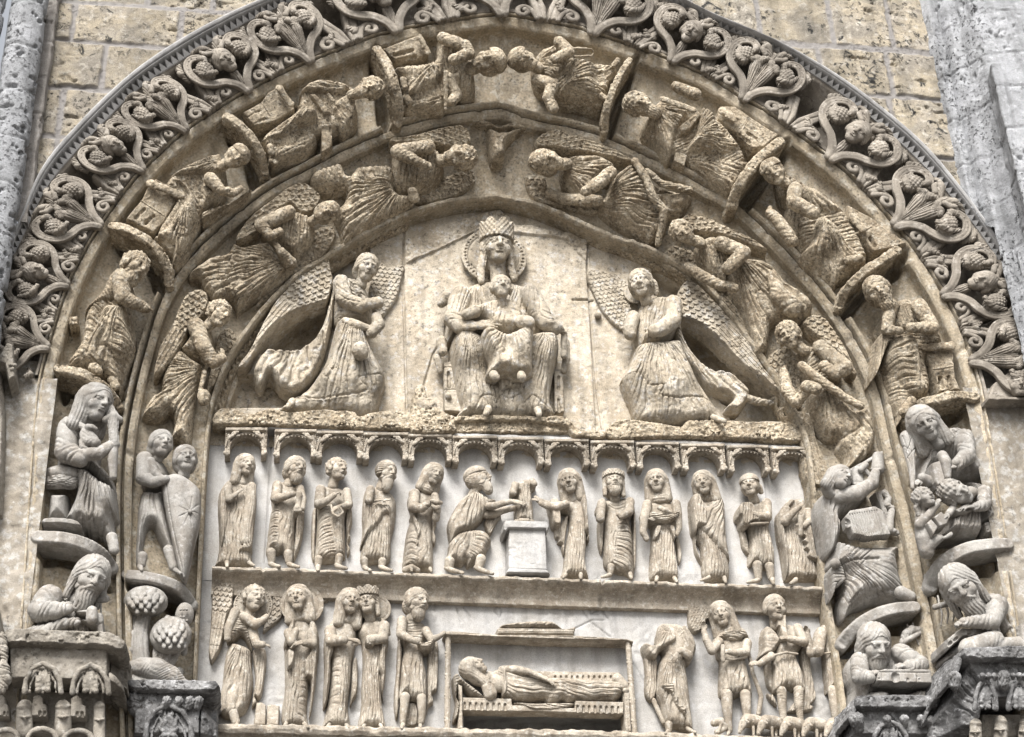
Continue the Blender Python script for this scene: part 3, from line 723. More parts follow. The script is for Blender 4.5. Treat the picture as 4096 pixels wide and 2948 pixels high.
tag(linU, 'pale stone lintel slab behind the row of figures under the little arches', 'lintel')
bedp = zpoly('zf', [(352, 1402), (1858, 1436), (1862, 1640), (352, 1640)], -60)
def low_h(X, Z):
    h = -blk(X, Z, bedp, 170, 5)+2*nz2(X, Z, .17, 4)+1.0*nz2(X, Z, .03, 3, 2.0)
    for l in crk: h = h+cut(X, Z, l, 7, 2.6)
    for p in ([(295, 620), (330, 600), (360, 640), (300, 660)],): h = h
    dmg = sstep(.15, .5, nz2(X, Z, .25, 2, 5.0)); h = h+dmg*3*nz2(X, Z, .035, 3, 8.0)
    return h
linL = sheet('lower_lintel', 'O', 420, 1280, 1880, 1660, 0, low_h, M_GRY, res=4)
tag(linL, 'pale cracked stone lintel slab behind the reclining woman and the shepherds', 'lintel')
def sweep(name, zone, path, prof, mat, n=240, amp=2.0, parent=None, lip=None, jt=(), freq=.04):
    """moulding swept along a traced line; prof = (d, dz) in photograph pixels, dz measured down"""
    p = spline(path, 8); L = np.r_[0, np.cumsum(np.hypot(*np.diff(p, axis=0).T))]; t = np.linspace(0, L[-1], n)
    px, py = np.interp(t, L, p[:, 0]), np.interp(t, L, p[:, 1]); d0 = prof[lip or 0][0]
    B = np.array([PZ(zone, a, b, d0) for a, b in zip(px, py)])
    ks = np.linspace(0, 1, len(prof)); m = len(prof)*6; kk = np.linspace(0, 1, m)
    pd, pz = np.interp(kk, ks, [q[0] for q in prof]), np.interp(kk, ks, [q[1] for q in prof])
    z0 = prof[lip or 0][1]
    V = np.zeros((n, m, 3)); V[..., 0] = B[:, 0][:, None]; V[..., 1] = -(pd)[None, :]*U; V[..., 2] = B[:, 2][:, None]-(pz-z0)[None, :]*U
    f = fbm(V[..., 0]/freq, V[..., 1]/freq, V[..., 2]/freq, 4); hot = np.clip(pd/(max(pd)+1e-6), 0, 1)[None, :]
    g = amp*f*(.3+hot)
    for j in jt: g = g-12*np.exp(-((np.linspace(0, 1, n)-j)/.0016)**2)[:, None]
    V[..., 1] -= g*U; V[..., 2] += .6*g*U*hot
    return grid_mesh(name, V, n, m, mat, parent)
lg = sweep('lintel_ledge', 'O', [(470, 1254), (700, 1262), (1000, 1273), (1300, 1284), (1600, 1294), (1821, 1301)], [(-5, -14), (78, -10), (92, -3), (92, 6), (86, 12), (74, 18), (52, 30), (38, 44), (30, 62), (27, 84), (0, 86), (-5, 86)], M_STG, amp=3.5, lip=2, jt=(.083, .64, .86))
tag(lg, 'thin projecting stone ledge with a hollow underside between the two figure rows', 'ledge')
bl = sweep('sill_ledge', 'O', [(440, 1604), (800, 1612), (1150, 1618), (1500, 1626), (1850, 1640)], [(-5, -10), (86, -8), (98, 0), (100, 12), (92, 26), (70, 34), (60, 60), (0, 64)], M_STG, amp=5, lip=2)
tag(bl, 'broken stone ledge under the lowest figure row', 'ledge')
gs = sweep('arcade_backing_ledge', 'O', [(468, 938), (700, 950), (1100, 965), (1500, 978), (1776, 992)], [(-5, -22), (46, -20), (46, 2), (62, 6), (62, 18), (-5, 20)], M_GRY, amp=1.5, lip=2)
tag(gs, 'plain grey band between the broken cornice and the small arcade', 'ledge')
# the leafy frame along the tympanum edge
def frame_side(c, d_in, label):
    I = np.array(c); cs = spline(c, 8); t = np.gradient(cs, axis=0); t /= np.hypot(t[:, 0], t[:, 1])[:, None]
    return cs, np.stack([-t[:, 1], t[:, 0]], 1)
def edge_frame(pts, side, label, width=21, hgt=44):
    cs, nrm = frame_side(pts, 0, label); L = np.r_[0, np.cumsum(np.hypot(*np.diff(cs, axis=0).T))]; n = int(L[-1]*1.3); t = np.linspace(0, L[-1], n)
    px, py = np.interp(t, L, cs[:, 0]), np.interp(t, L, cs[:, 1]); nx, ny = np.interp(t, L, nrm[:, 0]), np.interp(t, L, nrm[:, 1])
    m = 30; w = np.linspace(-.1, 1, m); V = np.zeros((n, m, 3))
    for i in range(n):
        for j in range(m):
            V[i, j] = PW((px[i]+side*nx[i]*width*w[j])*1.806, (py[i]+side*ny[i]*width*w[j])*1.806, 20)
    ww = np.clip(w, 0, 1)[None, :]; prof = hgt*np.where(ww < .25, 1, np.where(ww < .3, .7, .75-.3*ww))+0*t[:, None]
    prof = np.where((w < 0)[None, :], 20, prof); prof[:, -1] = -30
    leaf = np.abs(np.sin(t[:, None]/9.5+1.2*np.sin(ww*4)))*np.sin(np.clip((ww-.28)/.72, 0, 1)*math.pi)*16
    leaf = leaf+5*np.sin(t[:, None]/3.1+ww*9)*np.sin(np.clip((ww-.28)/.72, 0, 1)*math.pi)
    nz = fbm(V[..., 0]/.03, V[..., 1]/.03, V[..., 2]/.03, 4)
    V[..., 1] = -(prof+leaf+7*nz)*U
    o = grid_mesh('frame_moulding', V, n, m, M_STY, None, None, side > 0); return tag(o, label, 'moulding')
edge_frame([(469, 935), (484, 870), (501, 821), (555, 730), (643, 631), (725, 575), (800, 530), (895, 485)], 1, 'leaf-carved frame moulding curving up the left edge of the tympanum', 22)
edge_frame([(1306, 512), (1341, 526), (1443, 565), (1555, 634), (1647, 750), (1715, 848), (1774, 958)], 1, 'leaf-carved frame moulding curving down the right edge of the tympanum', 22)
# ---------------------------------------------------------------- ashlar walls beside the arch
def ashlar(name, zone, x0, y0, x1, y1, d, courses, mat, label, seed=1, res=5, cw=(150, 330), mort=11, gap=6, clip=None, cat='wall'):
    """rough coursed blocks: courses are traced bed joints (photograph pixels of the plane)"""
    rs = np.random.RandomState(seed)
    zs = sorted([PZ(zone, (x0+x1)/2, y, d)[2] for y in courses])
    rows = []
    lx = min(PZ(zone, x0, y, d)[0] for y in (y0, y1)); hx = max(PZ(zone, x1, y, d)[0] for y in (y0, y1))
    for i in range(len(zs)+1):
        xs = [lx-rs.uniform(0, 200)*U]
        while xs[-1] < hx: xs.append(xs[-1]+rs.uniform(*cw)*U)
        rows.append((np.array(xs), rs.uniform(-.16, .14, len(xs)), rs.uniform(-7, 7, len(xs))))
    def split(X, Z):
        Zw = Z+.010*nz2(X, Z, .3, 2, seed); ri = np.searchsorted(zs, Zw); zd = np.min([np.abs(Zw-z) for z in zs], 0)
        xd = np.full(X.shape, 9.); tn = np.zeros(X.shape); hp = np.zeros(X.shape)
        for r, (xs, tt, pp) in enumerate(rows):
            mk = ri == r
            if not mk.any(): continue
            x = X[mk]; i = np.clip(np.searchsorted(xs, x)-1, 0, len(xs)-2)
            xd[mk] = np.minimum(np.abs(x-xs[i]), np.abs(xs[i+1]-x)); tn[mk] = tt[i]; hp[mk] = pp[i]
        return np.minimum(zd, xd), tn, hp
    def hf(X, Z):
        e, tn, hp = split(X, Z); e = e+.006*nz2(X, Z, .05, 3, 4.)
        f = sstep(mort*U*.6, mort*U*1.5, e)
        pit = np.clip(nz2(X, Z*1.8, .06, 4, seed+2.)-.5, 0, .4)*45*sstep(-.1, .5, nz2(X, Z, .3, 2, seed+9.))
        h = f*(gap+hp+5*nz2(X, Z, .09, 4, seed))+(1-f)*2*nz2(X, Z, .03, 2)-pit*f
        return h
    def tf(X, Z):
        e, tn, hp = split(X, Z); e = e+.006*nz2(X, Z, .05, 3, 4.); return tn*sstep(mort*U*.8, mort*U*1.6, e), sstep(mort*U*1.5, mort*U*.7, e)
    o = sheet(name, zone, x0, y0, x1, y1, d, hf, mat, res, None, tf, clip); return tag(o, label, cat)
def set_splay(k, a, b, da, db):
    e = lambda c: np.array(spline([(x*1.806, y*1.806) for i, (x, y) in enumerate(c) if i == 0 or c[i] != c[i-1]], 2))
    A, B = e(a), e(b); SPL[k] = (A, B, da, db, np.array([PW(x, y, da)[[0, 2]] for x, y in A]), np.array([PW(x, y, db)[[0, 2]] for x, y in B]))
set_splay('in', A_, B_, 90, 232); set_splay('out', B_, C_, 245, 402)
_hp = curve_pts([(a*.5+c*.5, b*.5+d*.5) for (a, b), (c, d) in zip(D_, E_)], 150, 462)[:, [0, 2]]
_hp = np.concatenate([_hp, [[_hp[-1, 0], -3], [_hp[0, 0], -3]]])
outside_arch = lambda X, Z: poly_sd(X, Z, _hp) > 0
ashlar('ashlar_wall', 'O', 60, -60, 1120, 470, 440, [-40, 35, 122, 225, 330, 420], M_WAL, 'ochre and grey ashlar wall with black lichen left of the arch top', 3, clip=outside_arch, cw=(260, 480))
ashlar('ashlar_wall', 'O', 1110, -60, 2140, 560, 440, [-40, 85, 90, 192, 325, 430, 520], M_WAL, 'ochre and grey ashlar wall with black lichen right of the arch top', 8, clip=outside_arch, cw=(230, 420))
# ---------------------------------------------------------------- shafts, buttress and lower walls
def plan_wall(name, plan, ytop, ybot, mat, label, cat, amp=5, res=6, courses=190, seed=1, gap=4):
    """upright wall over a plan polyline of (photograph x on row yref, d)"""
    P = np.array([PW(x, y, d)[:2] for x, y, d in plan]); L = np.r_[0, np.cumsum(np.hypot(*np.diff(P, axis=0).T))]
    z1, z0 = PW(*ytop)[2], PW(*ybot)[2]; n = int(L[-1]/U/res)+2; m = int((z1-z0)/U/res)+2
    t = np.linspace(0, L[-1], n); X = np.interp(t, L, P[:, 0]); Y = np.interp(t, L, P[:, 1]); T = np.gradient(np.stack([X, Y], 1), axis=0)
    T /= np.linalg.norm(T, axis=1)[:, None]; N = np.stack([T[:, 1], -T[:, 0]], 1)
    Z = np.linspace(z0, z1, m); TT, ZZ = np.meshgrid(t, Z, indexing='ij')
    rs = np.random.RandomState(seed); w = courses*U; zz = ZZ+.01*nz2(TT, ZZ, .3, 2, seed); r = np.floor(zz/w); e = np.abs(zz/w-np.round(zz/w))*w
    off = rs.uniform(0, 1, 400)[(r.astype(int)) % 400]; bw = w*2.1; q = TT/bw+off; e = np.minimum(e, np.abs(q-np.round(q))*bw)
    tn = rs.uniform(-.14, .1, 4000)[((r*37+np.floor(q)*11).astype(int)) % 4000]
    f = sstep(4*U, 8*U, e+.006*nz2(TT, ZZ, .05, 3)); pit = np.clip(nz2(TT*1.6, ZZ, .05, 4, seed+2.)-.46, 0, .4)*42*sstep(-.2, .4, nz2(TT, ZZ, .3, 2, seed+9.))
    H = f*(gap+amp*nz2(TT, ZZ, .1, 4, seed)-pit)*U
    V = np.stack([X[:, None]+N[:, 0][:, None]*H, Y[:, None]+N[:, 1][:, None]*H, ZZ], -1)
    return tag(grid_mesh(name, V, n, m, mat, None, tn*f-.18*(1-f), keep=(outside_arch(V[..., 0], V[..., 2]) | (V[..., 1] < -535*U)) if name == 'buttress' else None), label, cat)
def shaft(xs, ys, r, d, label, seed):
    c = PW(xs, ys, d); zt, zb = PW(xs, -120, d)[2], PW(xs-190, 1480, d)[2]; n, m = 60, 300
    th = np.linspace(-1.75, 1.75, n); z = np.linspace(zb, zt, m); T, ZZ = np.meshgrid(th, z, indexing='ij'); R = r*U
    j = np.zeros_like(ZZ)
    for zj in np.arange(zb+.15, zt, .34): j = j-7*np.exp(-((ZZ-zj-.01*np.sin(T*3+zj*9))/.006)**2)
    pit = np.clip(nz2(T*R, ZZ*1.6, .05, 4, seed+1.)-.5, 0, .4)*45
    rr = R+(j+3*nz2(T*R, ZZ, .12, 4, seed)-pit)*U
    V = np.stack([c[0]+rr*np.sin(T), c[1]-rr*np.cos(T), ZZ], -1)
    return tag(grid_mesh('column_shaft', V, n, m, M_WHT), label, 'column')
shaft(122, 0, 74, 560, 'bleached round column shaft pitted with black spots, beside the left ashlar wall', 2)
shaft(-52, 0, 74, 620, 'bleached round shaft half out of the picture at the far left edge', 5)
plan_wall('pilaster', [(120, 0, 470), (200, 0, 492), (232, 0, 492), (240, 0, 440)], (120, -120, 470), (60, 900, 470), M_MOR, 'narrow mortared strip of wall between the bleached shaft and the ashlar', 'pilaster', gap=3, seed=4)
plan_wall('buttress', [(3742, 300, 440), (3776, 300, 486), (3800, 300, 476), (3846, 300, 536), (3880, 300, 548), (3960, 300, 640), (4180, 300, 690), (4500, 300, 690)], (3742, -140, 438), (3960, 1700, 500), M_WHT, 'bleached grey buttress with mortared joints rising right of the arch', 'buttress', courses=250, seed=7)
plan_wall('buttress_offset', [(3945, 300, 630), (3976, 300, 745), (4200, 300, 780), (4500, 300, 780)], (3964, 255, 745), (3990, 1700, 745), M_WHT, 'pitted stepped-out lower block of the bleached buttress at the right edge', 'buttress', courses=230, seed=12)
def peel_h(X, Z): return 4*nz2(X, Z, .2, 4)+3*nz2(X, Z, .04, 4, 3.)+5*sstep(.05, .2, nz2(X, Z, .22, 4, 6.))
tag(sheet('side_wall', 'O', -140, 835, 30, 1640, 398, peel_h, M_PEEL, res=6), 'peeling orange and cream wall left of the arch springing', 'wall')
tag(sheet('side_wall', 'O', 2288, 870, 2420, 1640, 396, peel_h, M_PEEL, res=6), 'peeling cream and brown wall right of the arch springing', 'wall')
tag(sheet('side_wall', 'O', -200, 800, 92, 1000, 385, peel_h, M_PEEL, res=8), 'plain wall strip behind the lower end of the left scroll carvings', 'wall')
# ---------------------------------------------------------------- curved shelves that carry the statues
def shelf(zone, pts, thick, label, mat, rough=4, back=150, grp='curved shelves under the statues'):
    f = Fig('console', label, 'console', zone, 0, 2.6, mat, rough, grp)
    s = spline(pts, 5); c = f.sc; p = f.part('body'); r = thick*.5*c
    W = np.array([PZ(zone, a, b, d) for a, b, d in s])
    def fn(X, Y, Z):
        best = np.full(np.broadcast(X, Z).shape, 9., np.float32); yf = np.zeros_like(best)
        for a, b in zip(W[:-1], W[1:]):
            ex, ey, ez = b-a; t = np.clip(((X-a[0])*ex+(Z-a[2])*ez)/(ex*ex+ez*ez), 0, 1)
            q = np.sqrt((X-a[0]-ex*t)**2+(Z-a[2]-ez*t)**2); k = q < best
            best = np.where(k, q, best); yf = np.where(k, a[1]+ey*t, yf)
        e = best-r; edge = np.clip(1+e/(.35*r), 0, 1)
        return np.maximum(np.maximum(e, yf+.5*r*edge**2-Y), Y-yf-back*U)
    lo = W.min(0)-r; hi = W.max(0)+r; hi[1] += back*U
    p.add(lo, hi, fn, 'u', 0)
    return f
KS = [('z5', [(378, 850, 418), (480, 866, 424), (600, 915, 405), (700, 985, 360), (775, 1095, 285)], 62, 'curved shelf above the veiled woman, under the lowest left seated figure'),
 ('zk', [(105, 870, 412), (220, 890, 425), (380, 965, 410), (500, 1075, 375), (585, 1220, 320), (600, 1380, 270)], 84, 'curved shelf with a deep hollow below, second from the left springing of the outer arch'),
 ('zi', [(80, 985, 412), (180, 1040, 425), (330, 1190, 410), (430, 1350, 370), (490, 1600, 290)], 105, 'curved shelf at the feet of the upper left figure with a desk'),
 ('z2', [(830, 310, 412), (893, 400, 428), (940, 530, 415), (972, 660, 365), (965, 790, 290)], 72, 'curved shelf left of the arch top under the figure with crossed sleeves'),
 ('zj', [(1025, 190, 412), (955, 295, 428), (888, 440, 415), (842, 600, 360), (830, 755, 290)], 62, 'curved shelf right of the arch top, at the feet of the cup-holding woman'),
 ('zj', [(2215, 830, 412), (2090, 925, 428), (1965, 1060, 412), (1885, 1195, 360), (1850, 1320, 290)], 92, 'curved shelf at the feet of the bearded scribe, upper right'),
 ('z9', [(970, 75, 412), (880, 135, 425), (760, 215, 410), (650, 320, 350), (595, 440, 280)], 66, 'curved shelf with a black hollow above the lowest right bearded writer'),
 ('z9', [(1480, 1035, 415), (1360, 1022, 428), (1230, 1048, 415), (1130, 1078, 370), (1040, 1190, 300)], 70, 'lowest right shelf of the outer arch, above the hooded teacher')]
for z, p, t, l in KS: shelf(z, p, t, l, M_STY, 5)
KC = [('za', [(245, 318, 412), (400, 326, 425), (540, 360, 405), (655, 425, 350), (725, 520, 280)], 84, 'smooth curved left-jamb shelf between the veiled woman and the bearded man'),
 ('za', [(828, 568, 232), (950, 580, 245), (1080, 612, 232), (1180, 662, 195), (1252, 760, 130)], 72, 'smooth curved shelf between the twins with the shield and the leafy trees'),
 ('zh', [(925, 778, 235), (780, 792, 245), (640, 842, 225), (530, 922, 180), (447, 1025, 120)], 84, 'smooth curved shelf under the bell ringer, above the bowed long-haired man'),
 ('zh', [(1530, 365, 415), (1400, 372, 425), (1250, 402, 400), (1110, 490, 345), (1030, 650, 270)], 90, 'smooth curved shelf under the hooded teacher and two children')]
for z, p, t, l in KC: shelf(z, p, t, l, M_COR, 1.5)
# ---------------------------------------------------------------- little arcade above the lintel figures
AX0 = [(904, 1067), (1100, 1265), (1265, 1452), (1452, 1632), (1632, 1807), (1807, 1988), (1988, 2173), (2173, 2356), (2356, 2538), (2538, 2717), (2717, 2901), (2901, 3076), (3076, 3256)]
def arcade_unit():
    f = Fig('arcade_arch', 'x', 'arch', 'S', 0, 1.7, M_STG, .8, 'little arches over the lintel figures')
    x0, x1, yt, yb = 1452, 1632, 1737, 1842; xm = (x0+x1)/2; r = 68; ya = yb-22
    arc = [(xm+r*math.cos(a)*1.0, ya-r*.88*math.sin(a)) for a in np.linspace(math.pi, 0, 13)]
    pts = [(x0, yt), (x1, yt), (x1, yb), (xm+r-2, yb), (xm+r, ya+4)]+arc[::-1]+[(xm-r, ya+4), (xm-r+2, yb), (x0, yb)]
    f.slab(pts, 66, w=4, back=-4, smooth=0, edge=.98)
    def A(rr, k=.88): return [(xm+rr*math.cos(a), ya-rr*k*math.sin(a)) for a in np.linspace(math.pi*.97, math.pi*.03, 15)]
    f.groove([A(r+12)], 2.4, 13, 50, smooth=0); f.groove([A(r+18, .93)], 2.2, -7, 50, smooth=0); f.groove([A(r+25, .96)[1:-1]], 3, 16, 50, smooth=0)
    f.dots(A(r+5.5, .88), 4.2, 64, mode='u')
    for q in (-1, 1):                         # curled leaf sprays on the shoulders, split leaf on the spandrel
        f.cap([(xm+q*78, ya-8, 58, 6), (xm+q*72, ya-48, 66, 7), (xm+q*52, ya-70, 78, 8), (xm+q*34, ya-74, 84, 5)], fold=('c', 7, 2.5, .5), k=2)
        f.cap([(xm+q*66, ya-52, 72, 7), (xm+q*46, ya-66, 82, 6)], k=2); f.cap([(xm+q*84, ya-30, 62, 6), (xm+q*74, ya-62, 72, 6)], k=2)
        f.slab([(xm+q*90, yt+8), (xm+q*90, yb-26), (xm+q*84, yb-50), (xm+q*80, yb-88)], 74, w=6, back=20, k=1, fold=[('u', xm+q*84, yt, xm+q*84, yb, 9, 2.5, 0)])
        f.cap([(xm+q*80, yb-8, 66, 10), (xm+q*86, yb-14, 70, 9)], k=3); f.dots([(xm+q*76, yb-14, 74)], 2.6, 74)
    f.slab([(x0, yt), (x1, yt), (x1, yt+13), (x0, yt+13)], 80, w=4, back=10, smooth=0, edge=.9)
    return f
ARC = arcade_unit(); FIGS.remove(ARC)
def place_arcade():
    ARC.compute(); o = ARC.link(); o.name = 'arcade_arch'
    ref = PW(1542, 1737, 66)
    ords = ['first', 'second', 'third', 'fourth', 'fifth', 'sixth', 'seventh', 'eighth', 'ninth', 'tenth', 'eleventh', 'twelfth', 'last']
    over = ['the standing veiled woman at the left end', 'the bearded man with short coat', 'the curly youth', 'the bearded man in a shawl', 'the hooded woman bowing left of the altar', 'the kneeling bearded man', 'the headless child on the altar', 'the woman reaching to the altar', 'the crowned bearded man', 'the woman with gathered apron', 'the veiled woman wrapped in a long mantle', 'the capped youth carrying cloth', 'the headless figure at the right end']
    for i, (a, b) in enumerate(AX0):
        c = o if i == 0 else o.copy()
        if i: COL.objects.link(c)
        t = PW((a+b)/2, 1716+((a+b)/2-893)*.0352, 66); s = (b-a)/180*(1.0)
        c.location = Vector((float(t[0]-ref[0]*s), 0, float(t[2]-ref[2]))); c.scale = (s, 1, 1)
        tag(c, 'little leafy arch with a beaded edge above '+over[i], 'arch', 'little arches over the lintel figures')
place_arcade()
# ---------------------------------------------------------------- broken cornice under the enthroned woman
def cornice(zone, pts, d, label, curls, cut_=None, low=None):
    f = Fig('cornice', label, 'cornice', zone, 0, 2.4, M_STY, 5)
    f.slab(pts, d, w=16, back=-6, smooth=3, edge=.55)
    if low: f.slab(low, d*.72, w=8, back=-6, smooth=0, edge=.7)
    for x, y in curls:
        for q in (-1, 1):
            f.cap([(x+q*55, y+8, d-2, 9), (x+q*38, y-14, d+6, 10), (x+q*10, y-6, d+8, 8)], k=3); f.cap([(x+q*38, y+12, d+4, 13)], k=2); f.dots([(x+q*38, y+12, d+15)], 5, d+15)
        f.groove([[(x-20+i*14, y-30), (x-24+i*15, y+22)] for i in range(4)], 2.5, 4, d, smooth=0)
        f.groove([[(x+70+i*13, y-24), (x+82+i*13, y+24)] for i in range(4)], 2.5, 4, d, smooth=0)
    return f
cornice('z6', [(78, 1235), (110, 1140), (200, 1122), (330, 1160), (450, 1130), (600, 1150), (800, 1135), (1000, 1145), (1040, 1180), (1130, 1150), (1365, 1150), (1372, 1270), (1000, 1262), (600, 1250), (300, 1240)], 84, 'battered leaf-carved cornice under the left angel of the tympanum', [(370, 1200), (660, 1205), (960, 1215), (1250, 1228)])
cornice('z7', [(80, 1610), (85, 1440), (100, 1300), (180, 1290), (200, 1360), (280, 1440), (400, 1490), (600, 1475), (850, 1490), (1100, 1490), (1200, 1500), (1260, 1560), (1350, 1600), (1480, 1600), (1480, 1650), (1270, 1645), (1215, 1590), (1140, 1555), (800, 1530), (500, 1535), (400, 1545), (395, 1610)], 92, 'broken cornice fragment under the feet of the enthroned woman', [(190, 1560), (330, 1555)], low=[(395, 1500), (1180, 1500), (1255, 1612), (395, 1612)])
cornice('z8', [(215, 1330), (222, 1230), (320, 1195), (420, 1205), (560, 1225), (680, 1245), (730, 1205), (900, 1200), (1100, 1210), (1300, 1215), (1440, 1225), (1475, 1250), (1475, 1345), (1200, 1335), (700, 1318)], 84, 'battered leaf-carved cornice under the right angel of the tympanum', [(920, 1275), (1220, 1290)])
# ---------------------------------------------------------------- figures of the upper lintel
GU = 'carved figures of the upper lintel row'
def figU(zone, label, vox=2.0): return Fig('statue', label, 'statue', zone, 0, vox, M_STG, .7, GU, True)
f = figU('zb', 'veiled woman in a long mantle at the left end, under the first little arch')
f.head(412, 478, 64, 208, roll=4, yaw=26, pitch=6, hair='veil', neck=(385, 640, 46), hk=dict(z=-.8, w=.33))
f.slab([(250, 600), (180, 690), (160, 800), (168, 1000), (172, 1200), (150, 1320), (132, 1385), (220, 1402), (330, 1392), (430, 1395), (490, 1390), (468, 1260), (490, 1050), (508, 850), (512, 690), (470, 640), (400, 625), (330, 600)], 62, w=75, part='robe', fold=[('p', 350, 640, 330, 1400, 27, 4.5, .5)])
f.slab([(300, 620), (185, 700), (165, 860), (175, 1050), (185, 1230), (230, 1180), (250, 1090), (265, 980), (262, 820), (310, 740)], 72, w=40, part='mantle', fold=[('p', 230, 650, 215, 1240, 22, 4, .4)])
f.cap([(470, 668, 78, 40), (455, 850, 76, 44), (430, 1020, 72, 50), (420, 1160, 68, 52)], 'mantle', fd=.8, fold=('p', 5, 5, .3))
f.slab([(360, 1270), (330, 1280), (390, 1200), (450, 1140), (475, 1190), (465, 1250)], 80, w=20, part='mantle', fold=[('d', 330, 1280, 470, 1160, 26, 6, .3)])
f.hand(318, 745, 82, .7, -.6, .1, size=95, back=(-.2, -.6, .8), curl=12, thumb=1)
f.cap([(255, 690, 70, 34), (262, 790, 84, 34), (318, 748, 84, 24)], 'mantle', fold=('c', 5, 3, .3)).foot(245, 1372, 52, 0, 26, 70).foot(450, 1370, 48, 40, 18, 60)
f = figU('zb', 'bearded man in a knee-length coat holding a small basket on the upper lintel')
f.head(868, 512, 66, 236, roll=6, yaw=30, pitch=4, hair='wavy', beard=.3, neck=(800, 660, 46))
f.slab([(745, 615), (680, 650), (648, 760), (655, 840), (640, 900), (620, 1050), (600, 1230), (620, 1260), (660, 1240), (700, 1265), (745, 1250), (770, 1300), (850, 1270), (858, 1130), (868, 980), (905, 930), (945, 850), (930, 720), (880, 660), (810, 640)], 62, w=70, part='robe', fold=[('u', 700, 850, 660, 1260, 32, 4, .5), ('p', 740, 880, 720, 1270, 40, 4, .3)])
f.slab([(870, 900), (945, 830), (945, 1000), (930, 1130), (915, 1190), (890, 1260), (850, 1340), (845, 1250), (865, 1080)], 40, w=25, part='mantle', fold=[('p', 900, 850, 880, 1330, 22, 4, .3)])
f.cap([(700, 660, 62, 44), (685, 780, 76, 44), (760, 765, 92, 34), (845, 740, 92, 26)], 'robe', fold=('c', 11, 3, .4))
f.hand(850, 735, 92, .8, -.25, .1, size=80, back=(0, -.9, .5), curl=50, thumb=1)
f.cap([(905, 690, 62, 40), (930, 790, 72, 36), (925, 870, 86, 28)], 'robe', fold=('c', 7, 3, .4)).hand(930, 905, 84, -.9, -.1, .2, size=80, back=(.3, .6, .5), curl=40, thumb=-1)
f.cap([(900, 735, 96, 26), (892, 840, 92, 26), (885, 870, 92, 36)], 'basket', fd=.8, fold=('c', 6, 2, 0)).cap([(860, 890, 96, 14), (910, 890, 98, 14)], 'basket')
f.cap([(645, 1270, 48, 42), (650, 1350, 44, 32)]).cap([(800, 1280, 48, 40), (805, 1350, 46, 32)]).foot(650, 1385, 44, 70, 12, 78).foot(815, 1385, 46, 80, 18, 78)
f = figU('zb', 'curly-headed youth in a long draped mantle holding a ring-handled jug on the upper lintel')
f.head(1245, 520, 66, 222, roll=4, yaw=36, pitch=0, hair='curly', neck=(1205, 670, 46))
f.slab([(1120, 660), (1060, 690), (1038, 800), (1060, 860), (1062, 1000), (1050, 1180), (1040, 1330), (1100, 1340), (1170, 1340), (1230, 1330), (1300, 1300), (1325, 1280), (1322, 1080), (1320, 950), (1350, 860), (1350, 740), (1290, 680), (1200, 665)], 64, w=72, part='robe', fold=[('u', 1100, 860, 1240, 1330, 33, 4.5, .25), ('p', 1210, 900, 1240, 1320, 26, 3, .3)])
f.slab([(1330, 700), (1370, 780), (1385, 960), (1360, 1080), (1370, 1130), (1345, 1190), (1370, 1240), (1335, 1290), (1325, 1100), (1325, 900)], 40, w=25, part='mantle', fold=[('p', 1340, 700, 1340, 1280, 18, 4, .3)])
f.slab([(1050, 860), (1015, 920), (1010, 1270), (1040, 1340), (1050, 1100), (1062, 900)], 30, w=20, part='mantle', fold=[('p', 1040, 860, 1025, 1330, 16, 3, .2)])
f.cap([(1095, 700, 62, 46), (1080, 830, 78, 46), (1150, 800, 94, 34), (1215, 750, 94, 26)], 'robe', fold=('c', 13, 3, .4))
f.hand(1222, 742, 94, .85, -.4, 0, size=85, back=(-.3, -.8, .5), curl=55, thumb=1)
f.cap([(1330, 720, 58, 40), (1350, 840, 70, 38), (1300, 850, 88, 26)], 'robe', fold=('c', 9, 3, .4)).hand(1270, 850, 92, -.85, .4, .1, size=110, back=(.1, -.5, .9), curl=22, thumb=1)
f.cap([(1190, 840, 92, 10), (1205, 920, 96, 12), (1255, 945, 98, 12), (1298, 905, 94, 11), (1270, 860, 92, 11)], 'jug')
f.cap([(1075, 1330, 46, 36), (1070, 1380, 42, 30)]).cap([(1262, 1310, 46, 36), (1255, 1370, 42, 30)]).foot(1070, 1405, 42, 0, 25, 78).foot(1250, 1400, 44, 78, 14, 78)
f = figU('zb', 'long-bearded man wrapped in a wide shawl with a studded border on the upper lintel')
f.head(1695, 548, 66, 226, roll=6, yaw=34, pitch=8, hair='short', beard=1, neck=(1640, 690, 46))
f.slab([(1560, 660), (1500, 690), (1482, 800), (1490, 900), (1485, 1060), (1470, 1200), (1460, 1330), (1540, 1350), (1610, 1345), (1680, 1360), (1730, 1310), (1740, 1130), (1770, 1000), (1785, 850), (1770, 760), (1700, 690), (1620, 670)], 60, w=75, part='robe', fold=[('p', 1620, 1000, 1600, 1350, 25, 5, .4)])
f.slab([(1560, 655), (1495, 700), (1475, 900), (1478, 1060), (1455, 1205), (1530, 1120), (1600, 1060), (1640, 1020), (1690, 940), (1720, 1000), (1735, 1060), (1745, 940), (1730, 840), (1640, 820), (1570, 800)], 78, w=50, part='shawl', fold=[('f', 1545, 660, 1500, 1200, 6, 4.5, 0)])
f.cap([(1548, 700, 72, 40), (1530, 800, 84, 36)], 'shawl', fold=('c', 5, 3, .4)).hand(1600, 800, 92, .9, -.1, .1, size=90, back=(-.1, -.9, .5), curl=25, thumb=1).hand(1720, 790, 86, -.8, .1, .2, size=70, back=(0, -.6, .8), curl=35, thumb=-1)
f.dots([(1560+i*4, 690+i*20) for i in range(6)], 5, 86, 'shawl').dots([(1590+i*5, 690+i*20) for i in range(5)], 5, 82, 'shawl').dots([(1685, 840+i*15) for i in range(6)], 5, 92, 'shawl')
